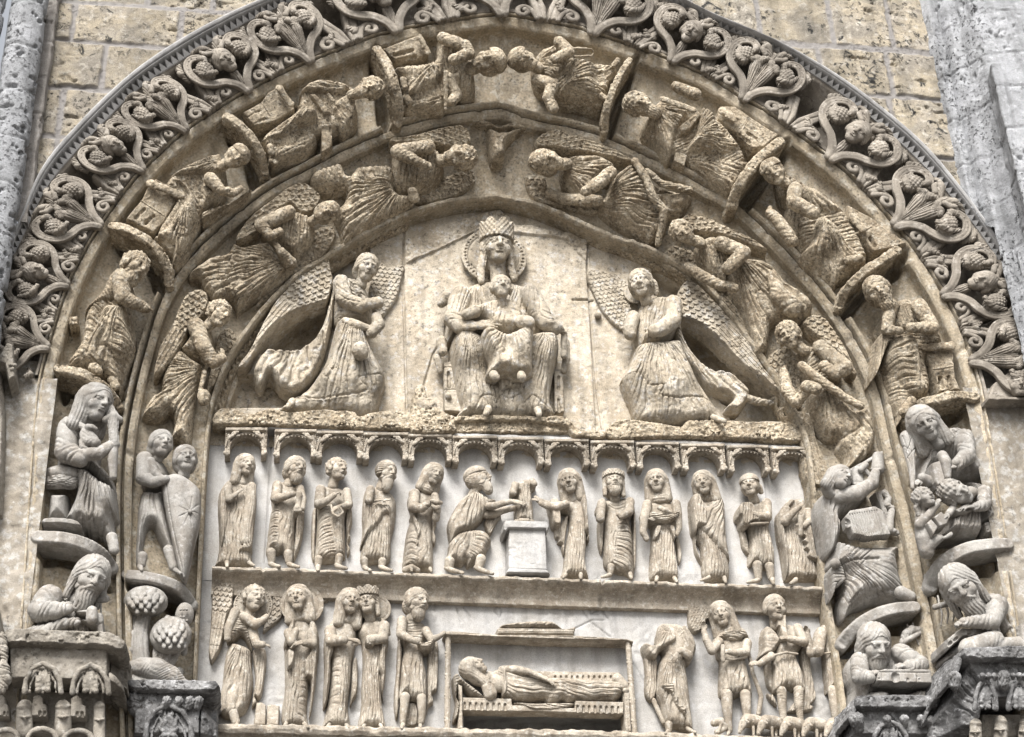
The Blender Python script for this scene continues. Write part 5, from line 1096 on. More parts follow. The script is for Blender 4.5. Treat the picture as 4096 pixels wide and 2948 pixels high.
f.slab([(815, 1310), (1000, 1320), (1390, 1320), (1330, 1370), (1150, 1400), (1010, 1395), (900, 1350)], 70, w=20, part='bedding', fold=[('u', 1100, 1300, 1090, 1410, 22, 4, -.02)])
f = figL('zf', 'reclining woman asleep on the canopied bed with her cheek on one hand')
f.head(450, 985, 62, 215, roll=-68, yaw=52, pitch=16, hair='hood', neck=(620, 1090, 50), hk=dict(o=.33))
f.cap([(600, 1080, 48, 60), (690, 1130, 54, 84), (850, 1130, 52, 84), (1050, 1150, 50, 84)], 'robe', fd=.75)
f.slab([(640, 1000), (760, 985), (920, 1010), (1050, 1060), (1250, 1060), (1500, 1080), (1820, 1100), (1870, 1150), (1900, 1180), (1780, 1290), (1740, 1300), (1600, 1290), (1400, 1300), (1340, 1310), (1290, 1275), (1230, 1310), (1150, 1310), (1115, 1270), (980, 1290), (840, 1280), (730, 1265), (700, 1180), (640, 1100)], 78, w=70, part='robe', fold=[('u', 1000, 990, 960, 1300, 36, 5, -.06), ('u', 1560, 1040, 1540, 1300, 36, 4.5, -.03)])
f.slab([(710, 1010), (760, 1020), (770, 1200), (740, 1260), (715, 1240), (715, 1120)], 86, w=20, part='robe', fold=[('p', 740, 1010, 740, 1260, 18, 3, 0)])
f.cap([(720, 1000, 66, 34), (840, 1000, 78, 36), (960, 1020, 88, 30), (1045, 1050, 92, 24)], 'robe', fold=('c', 16, 3.5, .5)).hand(1050, 1055, 94, .9, .35, 0, size=180, back=(.2, -.8, .6), curl=10, thumb=1)
f.cap([(610, 1230, 62, 60), (575, 1160, 70, 44), (540, 1080, 74, 28)], 'robe', fold=('c', 14, 3.5, .4)).hand(535, 1085, 78, -.8, -.6, .1, size=150, back=(.3, .7, .6), curl=14, thumb=1)
f.cap([(1800, 1090, 56, 50), (1860, 1150, 56, 44), (1890, 1185, 56, 26)], 'robe')
f = Fig('cradle', 'broken basket-like cradle with patterned drapery resting on top of the canopied bed', 'cradle', 'zf', 0, 2.1, M_STG, 1.2)
f.slab([(690, 620), (1320, 628), (1410, 605), (1390, 688), (670, 680), (668, 630)], 62, w=16, smooth=0, edge=.6, part='basket').slab([(690, 610), (720, 575), (900, 550), (1080, 540), (1200, 550), (1270, 600), (1320, 625), (1000, 625), (700, 625)], 68, w=40, part='swaddling', fold=[('d', 800, 540, 1200, 640, 60, 3, .8)])
f.groove([[(690, 626), (1390, 632)], [(670, 650), (1390, 655)]], 4, 5, 60, 'basket', smooth=0).dots([(700+i*22, 637) for i in range(29)], 4.5, 62, 'basket')
# shepherds
f = figL('zg', 'headless robed figure with one hand at the waist, right of the bed')
f.slab([(440, 545), (410, 640), (400, 740), (460, 820), (430, 900), (410, 1050), (400, 1180), (440, 1290), (480, 1450), (560, 1480), (650, 1510), (740, 1510), (720, 1300), (700, 1100), (680, 930), (740, 840), (760, 720), (700, 620), (620, 555), (530, 540)], 62, w=75, part='robe', fold=[('f', 540, 760, 600, 1510, 4.5, 5, 0)])
f.slab([(420, 620), (400, 740), (290, 725), (280, 770), (320, 860), (400, 870), (440, 800), (580, 730), (560, 640)], 78, w=40, part='mantle', fold=[('f', 520, 560, 330, 840, 9, 3, 0)])
f.slab([(290, 800), (400, 870), (405, 1050), (395, 1200), (350, 1260), (300, 1190), (300, 1000)], 34, w=20, part='mantle', fold=[('p', 345, 800, 345, 1240, 24, 4, .2)]).cap([(370, 1250, 24, 22), (460, 1450, 22, 20)], 'staff')
f.slab([(640, 560), (720, 640), (765, 760), (740, 860), (690, 910), (600, 830), (620, 740)], 80, w=40, part='mantle', fold=[('f', 600, 540, 720, 880, 10, 3, 0)])
f.slab([(440, 1110), (550, 1100), (560, 1200), (600, 1230), (590, 1290), (670, 1320), (660, 1380), (690, 1460), (640, 1400), (560, 1300), (520, 1200), (460, 1160)], 80, w=20, part='mantle', fold=[('d', 450, 1100, 680, 1440, 30, 4, .4)])
f.cap([(690, 840, 82, 40), (630, 800, 90, 34), (600, 810, 94, 26)], 'robe').hand(590, 815, 96, -.35, .8, .1, size=110, back=(.1, -.2, 1), curl=18, thumb=1)
f.dots([(525, 560+i*22) for i in range(8)], 5, 74, 'robe').dots([(310+i*14, 770+i*12) for i in range(7)], 6, 84, 'mantle')
f.cap([(510, 1470, 46, 34), (510, 1520, 44, 28)]).foot(510, 1535, 42, -30, 16, 70).foot(690, 1520, 44, 60, 22, 70)
f = figL('zg', 'hooded shepherd raising one hand beside a patch of carved feathers')
f.wing([(690, 350), (820, 345), (970, 348), (960, 400), (920, 440), (910, 500), (850, 530), (840, 580), (760, 640), (720, 620), (690, 560), (685, 450)], (700, 560), (960, 380), 30, 26, 600, 6, 30, part='feathers')
f.head(985, 470, 72, 232, roll=-12, yaw=-24, pitch=6, hair='hood', neck=(1050, 600, 48))
f.slab([(1000, 590), (940, 660), (910, 710), (950, 720), (1020, 710), (1050, 735), (1110, 730), (1170, 720), (1200, 700), (1255, 720), (1230, 640), (1170, 580), (1100, 570)], 82, w=50, part='hood', fold=[('u', 1080, 560, 1060, 740, 24, 4, -.05)])
f.slab([(960, 680), (960, 830), (990, 880), (985, 1000), (985, 1190), (1060, 1200), (1130, 1210), (1200, 1180), (1280, 1210), (1260, 1050), (1220, 880), (1240, 780), (1210, 690)], 64, w=75, part='robe', fold=[('p', 1110, 880, 1120, 1220, 38, 5.5, .15)])
f.cap([(965, 720, 62, 42), (900, 800, 80, 40), (850, 700, 84, 32), (830, 630, 84, 26)], 'robe', fold=('c', 15, 3.5, .3)).hand(828, 625, 86, -.1, -.9, .1, size=110, back=(.3, .1, -.9), curl=35, thumb=1)
f.cap([(1220, 730, 60, 44), (1210, 810, 78, 40), (1110, 820, 92, 32), (1060, 810, 94, 26)], 'robe', fold=('c', 11, 3.5, .4)).hand(1060, 810, 96, -.9, 0, .1, size=100, back=(0, -.4, .9), curl=45, thumb=-1)
f.cap([(1000, 760, 100, 18), (1000, 840, 100, 20), (1005, 890, 96, 18)], 'staff').cap([(990, 870, 76, 12), (1100, 880, 86, 12), (1215, 855, 74, 12)], 'robe')
f.cap([(1035, 1200, 48, 52), (1040, 1320, 48, 48), (1050, 1440, 46, 34), (1060, 1520, 44, 30)]).cap([(1205, 1200, 48, 48), (1215, 1320, 48, 42), (1220, 1400, 44, 34)]).foot(1055, 1545, 44, -10, 16, 60)
f.cap([(920, 1460, 54, 30), (985, 1440, 60, 34), (1020, 1500, 56, 28), (950, 1540, 54, 26)], 'wallet').cap([(990, 1450, 66, 14), (960, 1540, 66, 14)], 'wallet')
f = figL('zg', 'tall shepherd in a short tunic and cape blowing a set of panpipes')
f.head(1475, 415, 72, 250, roll=2, yaw=2, pitch=4, hair='short', neck=(1480, 580, 46))
f.slab([(1400, 570), (1360, 640), (1355, 780), (1330, 860), (1440, 840), (1510, 760), (1530, 720), (1490, 640)], 70, w=40, part='cape', fold=[('u', 1440, 570, 1410, 860, 60, 2, .1)])
f.slab([(1560, 550), (1500, 640), (1480, 830), (1460, 950), (1460, 1150), (1520, 1165), (1600, 1130), (1680, 1160), (1760, 1160), (1740, 1000), (1680, 840), (1740, 740), (1690, 600), (1640, 560)], 64, w=72, part='robe', fold=[('p', 1590, 820, 1610, 1170, 40, 5.5, .15)])
f.slab([(1470, 495), (1560, 492), (1565, 600), (1585, 720), (1530, 720), (1500, 600), (1480, 600)], 96, w=10, smooth=0, edge=.6, part='panpipes').groove([[(1488+i*15, 500), (1496+i*15, 600)] for i in range(5)], 3, 4, 90, 'panpipes', smooth=0).dots([(1485+i*13, 553) for i in range(6)], 5, 97, 'panpipes')
f.cap([(1680, 600, 60, 46), (1740, 720, 78, 42), (1620, 700, 94, 32), (1590, 690, 96, 26)], 'robe', fold=('c', 12, 3, .4)).hand(1590, 685, 98, -.95, -.05, .1, size=100, back=(0, -.4, .9), curl=45, thumb=-1)
f.cap([(1440, 850, 66, 38), (1380, 890, 78, 34), (1330, 920, 84, 26)], 'robe', fold=('c', 8, 3, .3)).hand(1335, 918, 86, -.95, -.05, .1, size=120, back=(0, -.4, .9), curl=42, thumb=-1)
f.cap([(1225, 800, 30, 18), (1255, 900, 50, 18), (1270, 1000, 50, 18), (1320, 1130, 40, 20), (1350, 1220, 36, 22), (1325, 1370, 30, 22)], 'staff')
f.slab([(1700, 800), (1790, 740), (1800, 950), (1840, 1160), (1845, 1240), (1800, 1290), (1830, 1310), (1790, 1350), (1680, 1360), (1590, 1350), (1700, 1200), (1740, 1100)], 32, w=18, part='mantle', fold=[('p', 1770, 760, 1800, 1340, 26, 4, .2)]).slab([(1380, 900), (1440, 900), (1450, 1150), (1440, 1200), (1400, 1180), (1420, 1240), (1500, 1310), (1450, 1180), (1400, 1100)], 28, w=14, part='mantle', fold=[('p', 1410, 900, 1430, 1240, 20, 3, .2)])
f.cap([(1535, 1170, 48, 46), (1540, 1300, 48, 38), (1550, 1420, 46, 28)], fold=('d', 13, 3.5, .5)).cap([(1690, 1160, 48, 46), (1690, 1300, 48, 38), (1705, 1420, 46, 26)], fold=('d', 13, 3.5, -.5)).cap([(1470, 840, 76, 12), (1580, 815, 86, 12), (1675, 830, 74, 12)], 'robe')
f = figL('zg', 'headless shepherd in a belted tunic cut off by the arch jamb at the right end')
f.slab([(1950, 540), (1860, 600), (1840, 700), (1900, 700), (1920, 830), (1925, 950), (1945, 1140), (1960, 1180), (2000, 1150), (2050, 1170), (2055, 1000), (2010, 820), (1990, 650)], 56, w=50, part='robe', fold=[('p', 1970, 840, 2000, 1180, 30, 5, .15)])
f.cap([(1890, 640, 58, 54), (1860, 800, 70, 58), (1800, 820, 74, 40), (1780, 700, 74, 28), (1770, 650, 74, 24)], 'robe', fold=('c', 12, 4, .4)).hand(1775, 660, 76, -.3, -.9, .1, size=100, back=(.5, 0, -.7), curl=28, thumb=1)
f.cap([(1925, 825, 66, 12), (2000, 815, 64, 12)], 'robe').cap([(1995, 1160, 46, 44), (2010, 1300, 46, 40), (2020, 1400, 44, 30)])
GS = 'small stone sheep of the shepherds'
def sheep(x, y, lab, s=1.0, cutoff=0):
    f = Fig('sheep_statue', lab, 'sheep', 'zg', 0, 1.9, M_STG, .6, GS)
    b = f.cap([(x+60, y-10, 50, 62), (x+150, y+5, 40, 60)], 'body', fold=('d', 9, 3, .6)) if not cutoff else f.cap([(x+60, y-10, 50, 58), (x+110, y, 44, 50)], 'body', fold=('d', 6, 3, .6))
    f.cap([(x+50, y-10, 62, 48), (x+20, y+20, 80, 38), (x-5, y+75, 92, 22), (x-10, y+95, 94, 18)], 'body', k=6)
    f.cap([(x+40, y-10, 92, 15), (x+66, y+4, 94, 13)], 'body', k=3).cap([(x+45, y-18, 92, 8), (x+62, y-28, 90, 12), (x+76, y-12, 90, 8)], 'body', k=2)
    f.dots([(x+5, y+10, 106)], 7, 100, 'body', mode='u').groove([[(x-14, y+88), (x+8, y+96)]], 3, 5, 94, 'body', smooth=0)
    f.cap([(x+112, y+50, 60, 15), (x+116, y+120, 60, 12)], 'body', k=4)
    if not cutoff: f.cap([(x+150, y+50, 40, 15), (x+150, y+115, 40, 12)], 'body', k=4)
    return f
for x, y, l in ((1165, 1445, 'stone sheep at the left of the flock below the shepherd with the staff'), (1335, 1455, 'stone sheep second from left, head low below the staff'), (1540, 1470, 'stone sheep in the middle of the flock between the piper legs'), (1740, 1475, 'stone sheep fourth in the flock, right of the piper'), (1945, 1475, 'stone sheep half hidden by the right jamb')):
    sheep(x, y, l, cutoff=x > 1900)
# ---------------------------------------------------------------- enthroned woman and child, two big angels
f = Fig('statue', 'large crowned woman enthroned with a child on her lap in the middle of the tympanum', 'statue', 'z7', 0, 2.5, M_TYM, 1.6, None, True)
f.halo(682, 318, 262, 40, 14, 44)
f.head(704, 258, 130, 300, roll=0, yaw=3, pitch=8, hair='long', worn=1, neck=(715, 500, 96), crown=.42)
f.cap([(600, 330, 120, 34), (585, 420, 110, 34), (590, 500, 110, 26)], 'hair', fold=('d', 5, 3, .6)).cap([(800, 330, 120, 30), (810, 420, 110, 30), (830, 480, 110, 26)], 'hair', fold=('d', 5, 3, .6))
f.slab([(570, 490), (450, 540), (400, 620), (355, 720), (335, 850), (345, 930), (450, 900), (600, 900), (850, 900), (1020, 920), (1080, 860), (1030, 740), (1000, 640), (960, 560), (860, 500), (700, 480)], 118, w=130, part='robe', fold=[('f', 560, 440, 400, 900, 6, 4, 0), ('f', 860, 440, 1010, 900, 6, 4, 0)])
f.cap([(440, 610, 110, 84), (390, 770, 130, 78), (440, 830, 150, 60), (520, 825, 168, 44)], 'robe', fold=('c', 9, 3.5, .5), k=12).hand(500, 828, 176, .98, -.1, .1, size=240, back=(0, -.5, .9), curl=6, thumb=1)
f.cap([(940, 600, 110, 84), (1010, 730, 130, 84), (1060, 800, 150, 66), (1130, 840, 150, 50)], 'robe', fold=('c', 8, 4, .5), k=12).cap([(1090, 800, 170, 34), (1150, 830, 160, 30), (1190, 880, 130, 24), (1190, 1040, 110, 26)], 'robe', fold=('d', 4, 3, .3))
f.slab([(410, 870), (365, 980), (385, 1150), (420, 1330), (440, 1400), (405, 1470), (560, 1475), (720, 1470), (900, 1478), (1130, 1475), (1100, 1350), (1125, 1150), (1160, 980), (1120, 900), (1000, 890), (700, 940), (520, 880)], 130, w=90, part='robe', dm=[(470, 930, 175), (1070, 940, 175), (480, 1250, 128), (1060, 1250, 128), (740, 1200, 80), (740, 1450, 95), (500, 1450, 118), (1050, 1450, 118)], fold=[('f', 480, 820, 480, 1480, 4.2, 5, 0), ('f', 1080, 820, 1070, 1480, 4.2, 5, 0), ('p', 760, 1200, 770, 1480, 34, 4, .2)])
f.groove([[(420, 1440), (470, 1400), (520, 1440), (560, 1400), (600, 1330), (680, 1320), (700, 1370), (740, 1310), (800, 1340), (880, 1310), (900, 1380), (960, 1330), (1030, 1380), (1090, 1420), (1130, 1460)]], 7, 9, 110, 'robe')
f.groove([[(430, 560), (400, 640), (372, 740)], [(460, 560), (430, 650), (400, 760)], [(490, 560), (455, 660), (425, 760)], [(520, 540), (480, 640), (450, 720)], [(560, 510), (570, 600), (600, 660)], [(590, 500), (605, 580), (640, 640)], [(870, 510), (850, 590), (820, 650)], [(900, 520), (890, 620), (870, 720)], [(935, 540), (930, 640), (915, 740)], [(965, 580), (970, 680), (955, 760)], [(990, 620), (1005, 700), (995, 780)], [(360, 770), (420, 790), (470, 780)], [(355, 810), (420, 830), (480, 815)], [(1020, 760), (1060, 780), (1100, 770)], [(1010, 800), (1060, 830), (1110, 820)]], 5, 8, 120, 'robe')
f.foot(640, 1440, 100, -20, 20, 100).foot(1000, 1445, 100, 10, 22, 100)
f.head(735, 545, 205, 200, roll=0, yaw=2, pitch=2, hair='short', worn=2, part='head#2', neck=(738, 680, 180))
f.slab([(660, 650), (560, 680), (500, 700), (450, 740), (470, 770), (600, 800), (640, 870), (760, 885), (880, 860), (900, 770), (870, 700), (800, 650), (730, 640)], 196, w=70, part='tunic', back=60, fold=[('p', 560, 660, 540, 800, 22, 4, .2), ('f', 740, 560, 760, 880, 9, 3, 0)])
f.cap([(880, 790, 200, 50), (930, 800, 226, 52)], 'tunic', k=8).cap([(540, 720, 190, 50), (480, 740, 200, 40)], 'tunic', fold=('c', 5, 3, .3))
f.slab([(600, 870), (570, 920), (600, 1020), (640, 1100), (620, 1180), (680, 1210), (760, 1180), (850, 1215), (960, 1190), (960, 1100), (965, 980), (970, 900), (900, 860), (780, 900), (660, 860)], 205, w=70, part='tunic', back=60, dm=[(640, 930, 245), (900, 930, 245), (770, 980, 190), (680, 1160, 205), (880, 1160, 205)], fold=[('f', 790, 820, 780, 1200, 9, 5, 0)])
f.cap([(680, 1175, 190, 34), (690, 1195, 212, 34)], 'foot#8', k=8).cap([(880, 1180, 190, 34), (885, 1200, 212, 34)], 'foot#9', k=8)
f.slab([(700, 1200), (780, 1190), (880, 1205), (910, 1320), (800, 1300), (720, 1320)], 112, w=30, part='robe', fold=[('p', 800, 1180, 805, 1330, 30, 5, .1)])
f = Fig('throne', 'damaged stone throne behind the enthroned woman with turned posts and slotted sides', 'throne', 'z7', 0, 2.6, M_TYM, 2.5)
f.cap([(300, 660, 80, 34), (350, 610, 92, 56), (400, 590, 84, 44)], 'back', k=10).cap([(300, 930, 80, 40), (310, 1010, 76, 36)], 'post#1').cap([(270, 1060, 60, 30), (290, 1150, 50, 22)], 'post#1')
f.slab([(315, 1100), (420, 1080), (450, 1460), (318, 1450)], 58, w=8, smooth=0, edge=.8, part='side#1').cap([(352, 1160, 58, 15), (358, 1260, 58, 15)], 'side#1', mode='s', fd=1.6).cap([(350, 1330, 66, 26)], 'side#1')
f.groove([[(320, 1130), (400, 1125)], [(325, 1290), (430, 1290)]], 5, 7, 50, 'side#1', smooth=0)
f.cap([(1200, 940, 76, 30), (1205, 1060, 76, 32), (1190, 1150, 60, 26)], 'post#2', fold=('c', 4, 4, .3)).slab([(1110, 1160), (1180, 1165), (1190, 1460), (1120, 1460)], 56, w=8, smooth=0, edge=.8, part='side#2')
f.cap([(1150, 1190, 56, 12), (1150, 1280, 56, 12)], 'side#2', mode='s', fd=1.6).cap([(1150, 1360, 56, 12), (1155, 1440, 56, 12)], 'side#2', mode='s', fd=1.6)
f = Fig('broken_plinth', 'broken column stump left of the throne on the cornice', 'plinth', 'z7', 0, 2.6, M_TYM, 4)
f.cap([(145, 1290, 56, 44), (145, 1340, 60, 42)]).cap([(160, 1400, 62, 70), (200, 1420, 60, 72)], k=8)
f = Fig('angel_statue', 'large kneeling angel with spread wing and blown cloak left of the enthroned woman', 'statue', 'z6', 0, 2.5, M_TYM, 2.2, None, True)
f.wing([(838, 145), (795, 155), (700, 230), (590, 320), (480, 450), (395, 600), (320, 750), (240, 860), (300, 855), (360, 770), (400, 695), (470, 605), (580, 520), (690, 470), (790, 442), (835, 420), (870, 300), (860, 240)], (840, 190), (265, 850), 44, 44, 420, 7, 88, part='wing#1', back=-30)
f.wing([(1180, 170), (1230, 195), (1330, 185), (1325, 240), (1290, 380), (1250, 450), (1180, 520), (1110, 420), (1110, 300)], (1210, 190), (1180, 520), 34, 34, 900, 5, 28, part='wing#2')
f.head(1088, 195, 132, 196, roll=8, yaw=18, pitch=22, hair='wavy', worn=1, neck=(1050, 310, 104))
f.slab([(1030, 270), (930, 260), (880, 340), (870, 450), (890, 560), (1000, 555), (1100, 560), (1130, 470), (1110, 380), (1080, 320)], 118, w=70, part='robe', fold=[('d', 980, 280, 1040, 560, 34, 3, .5)])
f.cap([(920, 300, 112, 60), (940, 400, 136, 56), (1050, 445, 150, 46), (1160, 425, 148, 42)], 'robe', fold=('c', 10, 4, .5), k=12).cap([(1150, 520, 128, 38), (1165, 570, 132, 44), (1120, 620, 132, 40)], 'robe', k=10)
f.cap([(950, 545, 138, 30), (1020, 570, 146, 34), (1100, 590, 142, 24)], 'dish', fd=.8, k=8)
f.slab([(900, 540), (860, 660), (820, 800), (760, 900), (690, 975), (625, 1010), (510, 1095), (560, 1120), (700, 1122), (900, 1130), (1130, 1142), (1190, 1010), (1215, 890), (1170, 800), (1110, 690), (1100, 590), (1000, 560)], 116, w=80, part='robe', dm=[(980, 640, 150), (930, 850, 140), (1160, 900, 120), (700, 1090, 80), (1100, 1100, 90)], fold=[('f', 1010, 500, 830, 1130, 5, 5, 0)])
f.groove([[(890, 330), (930, 380), (1000, 410), (1080, 420)], [(900, 400), (950, 440), (1040, 470)], [(1000, 300), (1020, 360), (1060, 400)], [(960, 290), (980, 350), (1020, 390)], [(900, 500), (980, 520), (1080, 510)]], 5, 8, 120, 'robe').groove([[(640, 1008), (760, 1030), (870, 1035), (960, 1025), (1095, 990), (1050, 945), (1040, 920), (1120, 905), (1210, 885)]], 6, 9, 105, 'robe').groove([[(640, 1020), (760, 1044), (870, 1049), (960, 1039)]], 6, -4, 105, 'robe')
f.slab([(940, 262), (870, 285), (840, 420), (800, 560), (740, 660), (640, 735), (540, 740), (440, 730), (370, 800), (345, 880), (380, 970), (410, 965), (460, 880), (520, 975), (620, 1012), (700, 960), (790, 830), (850, 640), (885, 450), (910, 330)], 84, w=36, part='cloak', back=-30, fold=[('f', 850, 180, 600, 960, 4.6, 7, 0)])
f.groove([[(880, 290), (850, 430), (810, 560), (750, 665), (640, 742), (540, 745), (440, 740)]], 12, -9, 80, 'cloak')
f.cap([(1045, 735, 172, 56), (1050, 750, 168, 52)], 'censer', fold=('c', 5, 4, .5)).foot(600, 1085, 60, -30, 20, 90)
f = Fig('angel_statue', 'large striding angel with spread wing and broken arms right of the enthroned woman', 'statue', 'z8', 0, 2.5, M_TYM, 2.2, None, True)
f.wing([(690, 320), (760, 300), (880, 410), (1000, 540), (1110, 680), (1200, 830), (1330, 1010), (1290, 1000), (1200, 920), (1080, 840), (950, 700), (840, 600), (740, 550), (690, 540), (655, 430)], (690, 340), (1310, 1010), 44, 44, 400, 7, 88, part='wing#1', back=-30)
f.wing([(85, 210), (330, 280), (360, 430), (390, 560), (320, 610), (210, 520), (130, 390)], (200, 240), (330, 600), 34, 32, 900, 4, 22, part='wing#2')
f.halo(395, 370, 84, 30, 8)
f.head(428, 300, 126, 214, roll=-6, yaw=-24, pitch=12, hair='wavy', worn=1, neck=(470, 420, 100)).cap([(510, 300, 110, 30), (530, 360, 100, 24)], 'hair', fold=('d', 5, 3, .5))
f.slab([(430, 430), (390, 540), (405, 700), (450, 720), (500, 690), (620, 660), (690, 560), (670, 430), (620, 385), (520, 380)], 112, w=70, part='robe', fold=[('p', 480, 400, 450, 700, 26, 3.5, .2), ('f', 600, 330, 600, 660, 9, 4, 0)])
f.cap([(380, 520, 90, 48), (355, 600, 100, 48), (360, 630, 100, 44)], 'robe', k=10).cap([(640, 430, 110, 62), (640, 540, 130, 60), (560, 600, 150, 54), (520, 610, 156, 46)], 'robe', fold=('c', 5, 4, .4), k=12)
f.slab([(405, 700), (370, 800), (318, 890), (315, 930), (370, 1060), (430, 1190), (600, 1205), (800, 1205), (1020, 1205), (960, 1120), (890, 1040), (800, 920), (740, 800), (690, 680), (560, 680)], 112, w=80, part='robe', dm=[(380, 880, 130), (620, 900, 150), (420, 1150, 95), (800, 1100, 110), (980, 1190, 70)], fold=[('f', 520, 600, 560, 1200, 4.6, 5, 0)])
f.groove([[(318, 895), (400, 895), (440, 930), (480, 980), (570, 990), (550, 1040), (650, 1060), (760, 1040), (890, 1050)]], 6, 9, 105, 'robe')
f.slab([(620, 385), (690, 540), (705, 640), (770, 760), (880, 865), (980, 880), (1080, 940), (1140, 1000), (1130, 1060), (1075, 1130), (1000, 1125), (985, 1100), (1030, 1050), (960, 1020), (850, 970), (740, 830), (660, 680)], 80, w=30, part='cloak', back=-30, fold=[('f', 560, 480, 1050, 1060, 4, 6, 0)])
f.groove([[(690, 560), (710, 640), (775, 755), (885, 862), (980, 876), (1080, 935)]], 12, -9, 76, 'cloak').cap([(1100, 1040, 60, 30), (1180, 1070, 40, 28), (1280, 1080, 10, 22)], 'cloak', fold=('d', 5, 3, .5)).foot(900, 1180, 70, 80, 20, 80)
f = Fig('stone_stump', 'round broken stub of stone on the tympanum wall left of the right angel', 'fragment', 'z8', 0, 2.5, M_TYM, 3)
f.cap([(150, 505, 0, 26), (150, 505, 22, 26)])
# ---------------------------------------------------------------- six angels of the inner archivolt
GI = 'angels of the inner archivolt'
def figI(zone, label, d0=0):
    f = Fig('angel_statue', label, 'statue', zone, -14, 2.6, M_STY, 2.6, GI, True); f.splay = 'in'; return f
B0 = -75
f = figI('z5', 'standing angel with a small pot, lowest on the left of the inner archivolt', 130)
f.wing([(1300, 338), (1360, 380), (1345, 500), (1250, 590), (1200, 690), (1130, 800), (1040, 900), (1000, 890), (1040, 720), (1110, 600), (1170, 450), (1220, 370)], (1310, 345), (1010, 890), 42, 40, 330, 6, 50, part='wing#1', back=B0)
f.wing([(1480, 580), (1545, 640), (1530, 760), (1450, 880), (1390, 990), (1340, 1010), (1390, 760), (1420, 640)], (1500, 590), (1350, 1010), 36, 36, 260, 5, 0, part='wing#2', back=B0)
f.head(1432, 500, 84, 190, roll=14, yaw=44, pitch=12, hair='curly', worn=1, neck=(1350, 590, 50))
f.slab([(1360, 545), (1260, 550), (1215, 640), (1170, 720), (1300, 800), (1340, 840), (1400, 720), (1395, 610)], 66, w=60, part='robe', back=B0, fold=[('d', 1300, 550, 1240, 800, 26, 4, .4)])
f.cap([(1280, 580, 70, 56), (1330, 720, 90, 52), (1390, 810, 90, 44), (1450, 790, 80, 32)], 'robe', fold=('c', 13, 4, .5), k=10).hand(1450, 785, 82, .1, -.9, 0, size=80, back=(.5, 0, .7), curl=20)
f.slab([(1170, 715), (1100, 780), (1050, 890), (1040, 980), (980, 1020), (930, 1100), (920, 1145), (970, 1170), (1060, 1165), (1110, 1130), (1130, 1200), (1110, 1290), (1170, 1310), (1240, 1370), (1270, 1100), (1290, 1000), (1320, 900), (1340, 830), (1250, 770)], 60, w=60, part='robe', back=B0, fold=[('f', 1340, 860, 1000, 1100, 6.5, 6, 0)])
f.cap([(1335, 880, 60, 16), (1310, 1000, 50, 16)], 'pot').cap([(1330, 1035, 56, 44), (1330, 1060, 56, 40)], 'pot', fold=('c', 4, 3, .5))
f = figI('zk', 'leaning angel with an arm across the chest, second left of the inner archivolt')
f.wing([(1640, 540), (1770, 505), (1870, 560), (1925, 640), (1850, 760), (1740, 770), (1650, 690), (1500, 790), (1340, 960), (1190, 1020), (1200, 940), (1340, 770), (1500, 650)], (1880, 600), (1220, 1000), 54, 54, 420, 7, 40, part='wing#1', back=B0)
f.wing([(1880, 900), (2020, 880), (2050, 980), (1920, 1170), (1700, 1310), (1420, 1560), (1330, 1610), (1440, 1440), (1680, 1220), (1790, 1000)], (2000, 900), (1350, 1590), 50, 50, 440, 5, -4, part='wing#2', back=B0)
f.head(1972, 760, 92, 236, roll=58, yaw=22, pitch=16, hair='wavy', worn=2, neck=(1840, 840, 60))
f.slab([(1870, 800), (1780, 740), (1650, 720), (1480, 820), (1400, 900), (1560, 1010), (1690, 1140), (1790, 1060), (1870, 950)], 76, w=80, part='robe', back=B0, fold=[('d', 1850, 860, 1500, 950, 36, 5, .5)])
f.cap([(1640, 760, 80, 66), (1400, 870, 90, 60), (1480, 960, 110, 44), (1560, 930, 110, 36)], 'robe', fold=('c', 12, 5, .5), k=12).cap([(1650, 1200, 76, 66), (1580, 1110, 96, 44)], 'robe', fold=('c', 5, 4, .4), k=12).hand(1575, 1105, 100, -.5, -.7, 0, size=130, back=(-.4, 0, .8), curl=25)
f.slab([(1440, 985), (1250, 1030), (1150, 990), (1100, 1080), (930, 1130), (770, 1250), (780, 1305), (850, 1310), (900, 1420), (1000, 1530), (1150, 1510), (1190, 1600), (1240, 1560), (1500, 1400), (1690, 1260), (1690, 1160), (1600, 1170), (1520, 1040)], 66, w=80, part='robe', back=B0, fold=[('f', 1660, 1180, 1000, 1250, 5.2, 8, 0)])
f.groove([[(1150, 990), (1170, 1100), (1120, 1170), (1170, 1240), (1100, 1290), (1130, 1380), (1060, 1390), (1150, 1480)]], 10, 14, 60, 'robe')
f = figI('z2', 'angel with bent arm lying almost level, left of the arch keystone')
f.wing([(920, 905), (1100, 875), (1250, 830), (1390, 822), (1440, 880), (1430, 945), (1280, 962), (1200, 942), (940, 945)], (1440, 880), (930, 925), 40, 36, 330, 6, 40, part='wing#1', back=B0)
f.wing([(1455, 1110), (1460, 1210), (1300, 1300), (1090, 1330), (1100, 1230), (1300, 1140)], (1450, 1150), (1090, 1300), 40, 40, 300, 5, -4, part='wing#2', back=B0)
f.head(1372, 1025, 90, 222, roll=82, yaw=14, pitch=16, hair='curly', worn=2, neck=(1240, 1050, 60))
f.slab([(1270, 1000), (1200, 930), (1050, 925), (940, 940), (930, 1050), (950, 1210), (1080, 1245), (1220, 1190), (1275, 1090)], 76, w=80, part='robe', back=B0, fold=[('d', 1250, 1060, 960, 1090, 30, 5, .4)])
f.cap([(1160, 960, 80, 54), (965, 990, 100, 52), (1080, 1050, 112, 38), (1160, 1085, 110, 30)], 'robe', fold=('c', 13, 5, .5), k=12).cap([(1070, 1290, 60, 40), (1060, 1250, 70, 34)], 'robe', k=6)
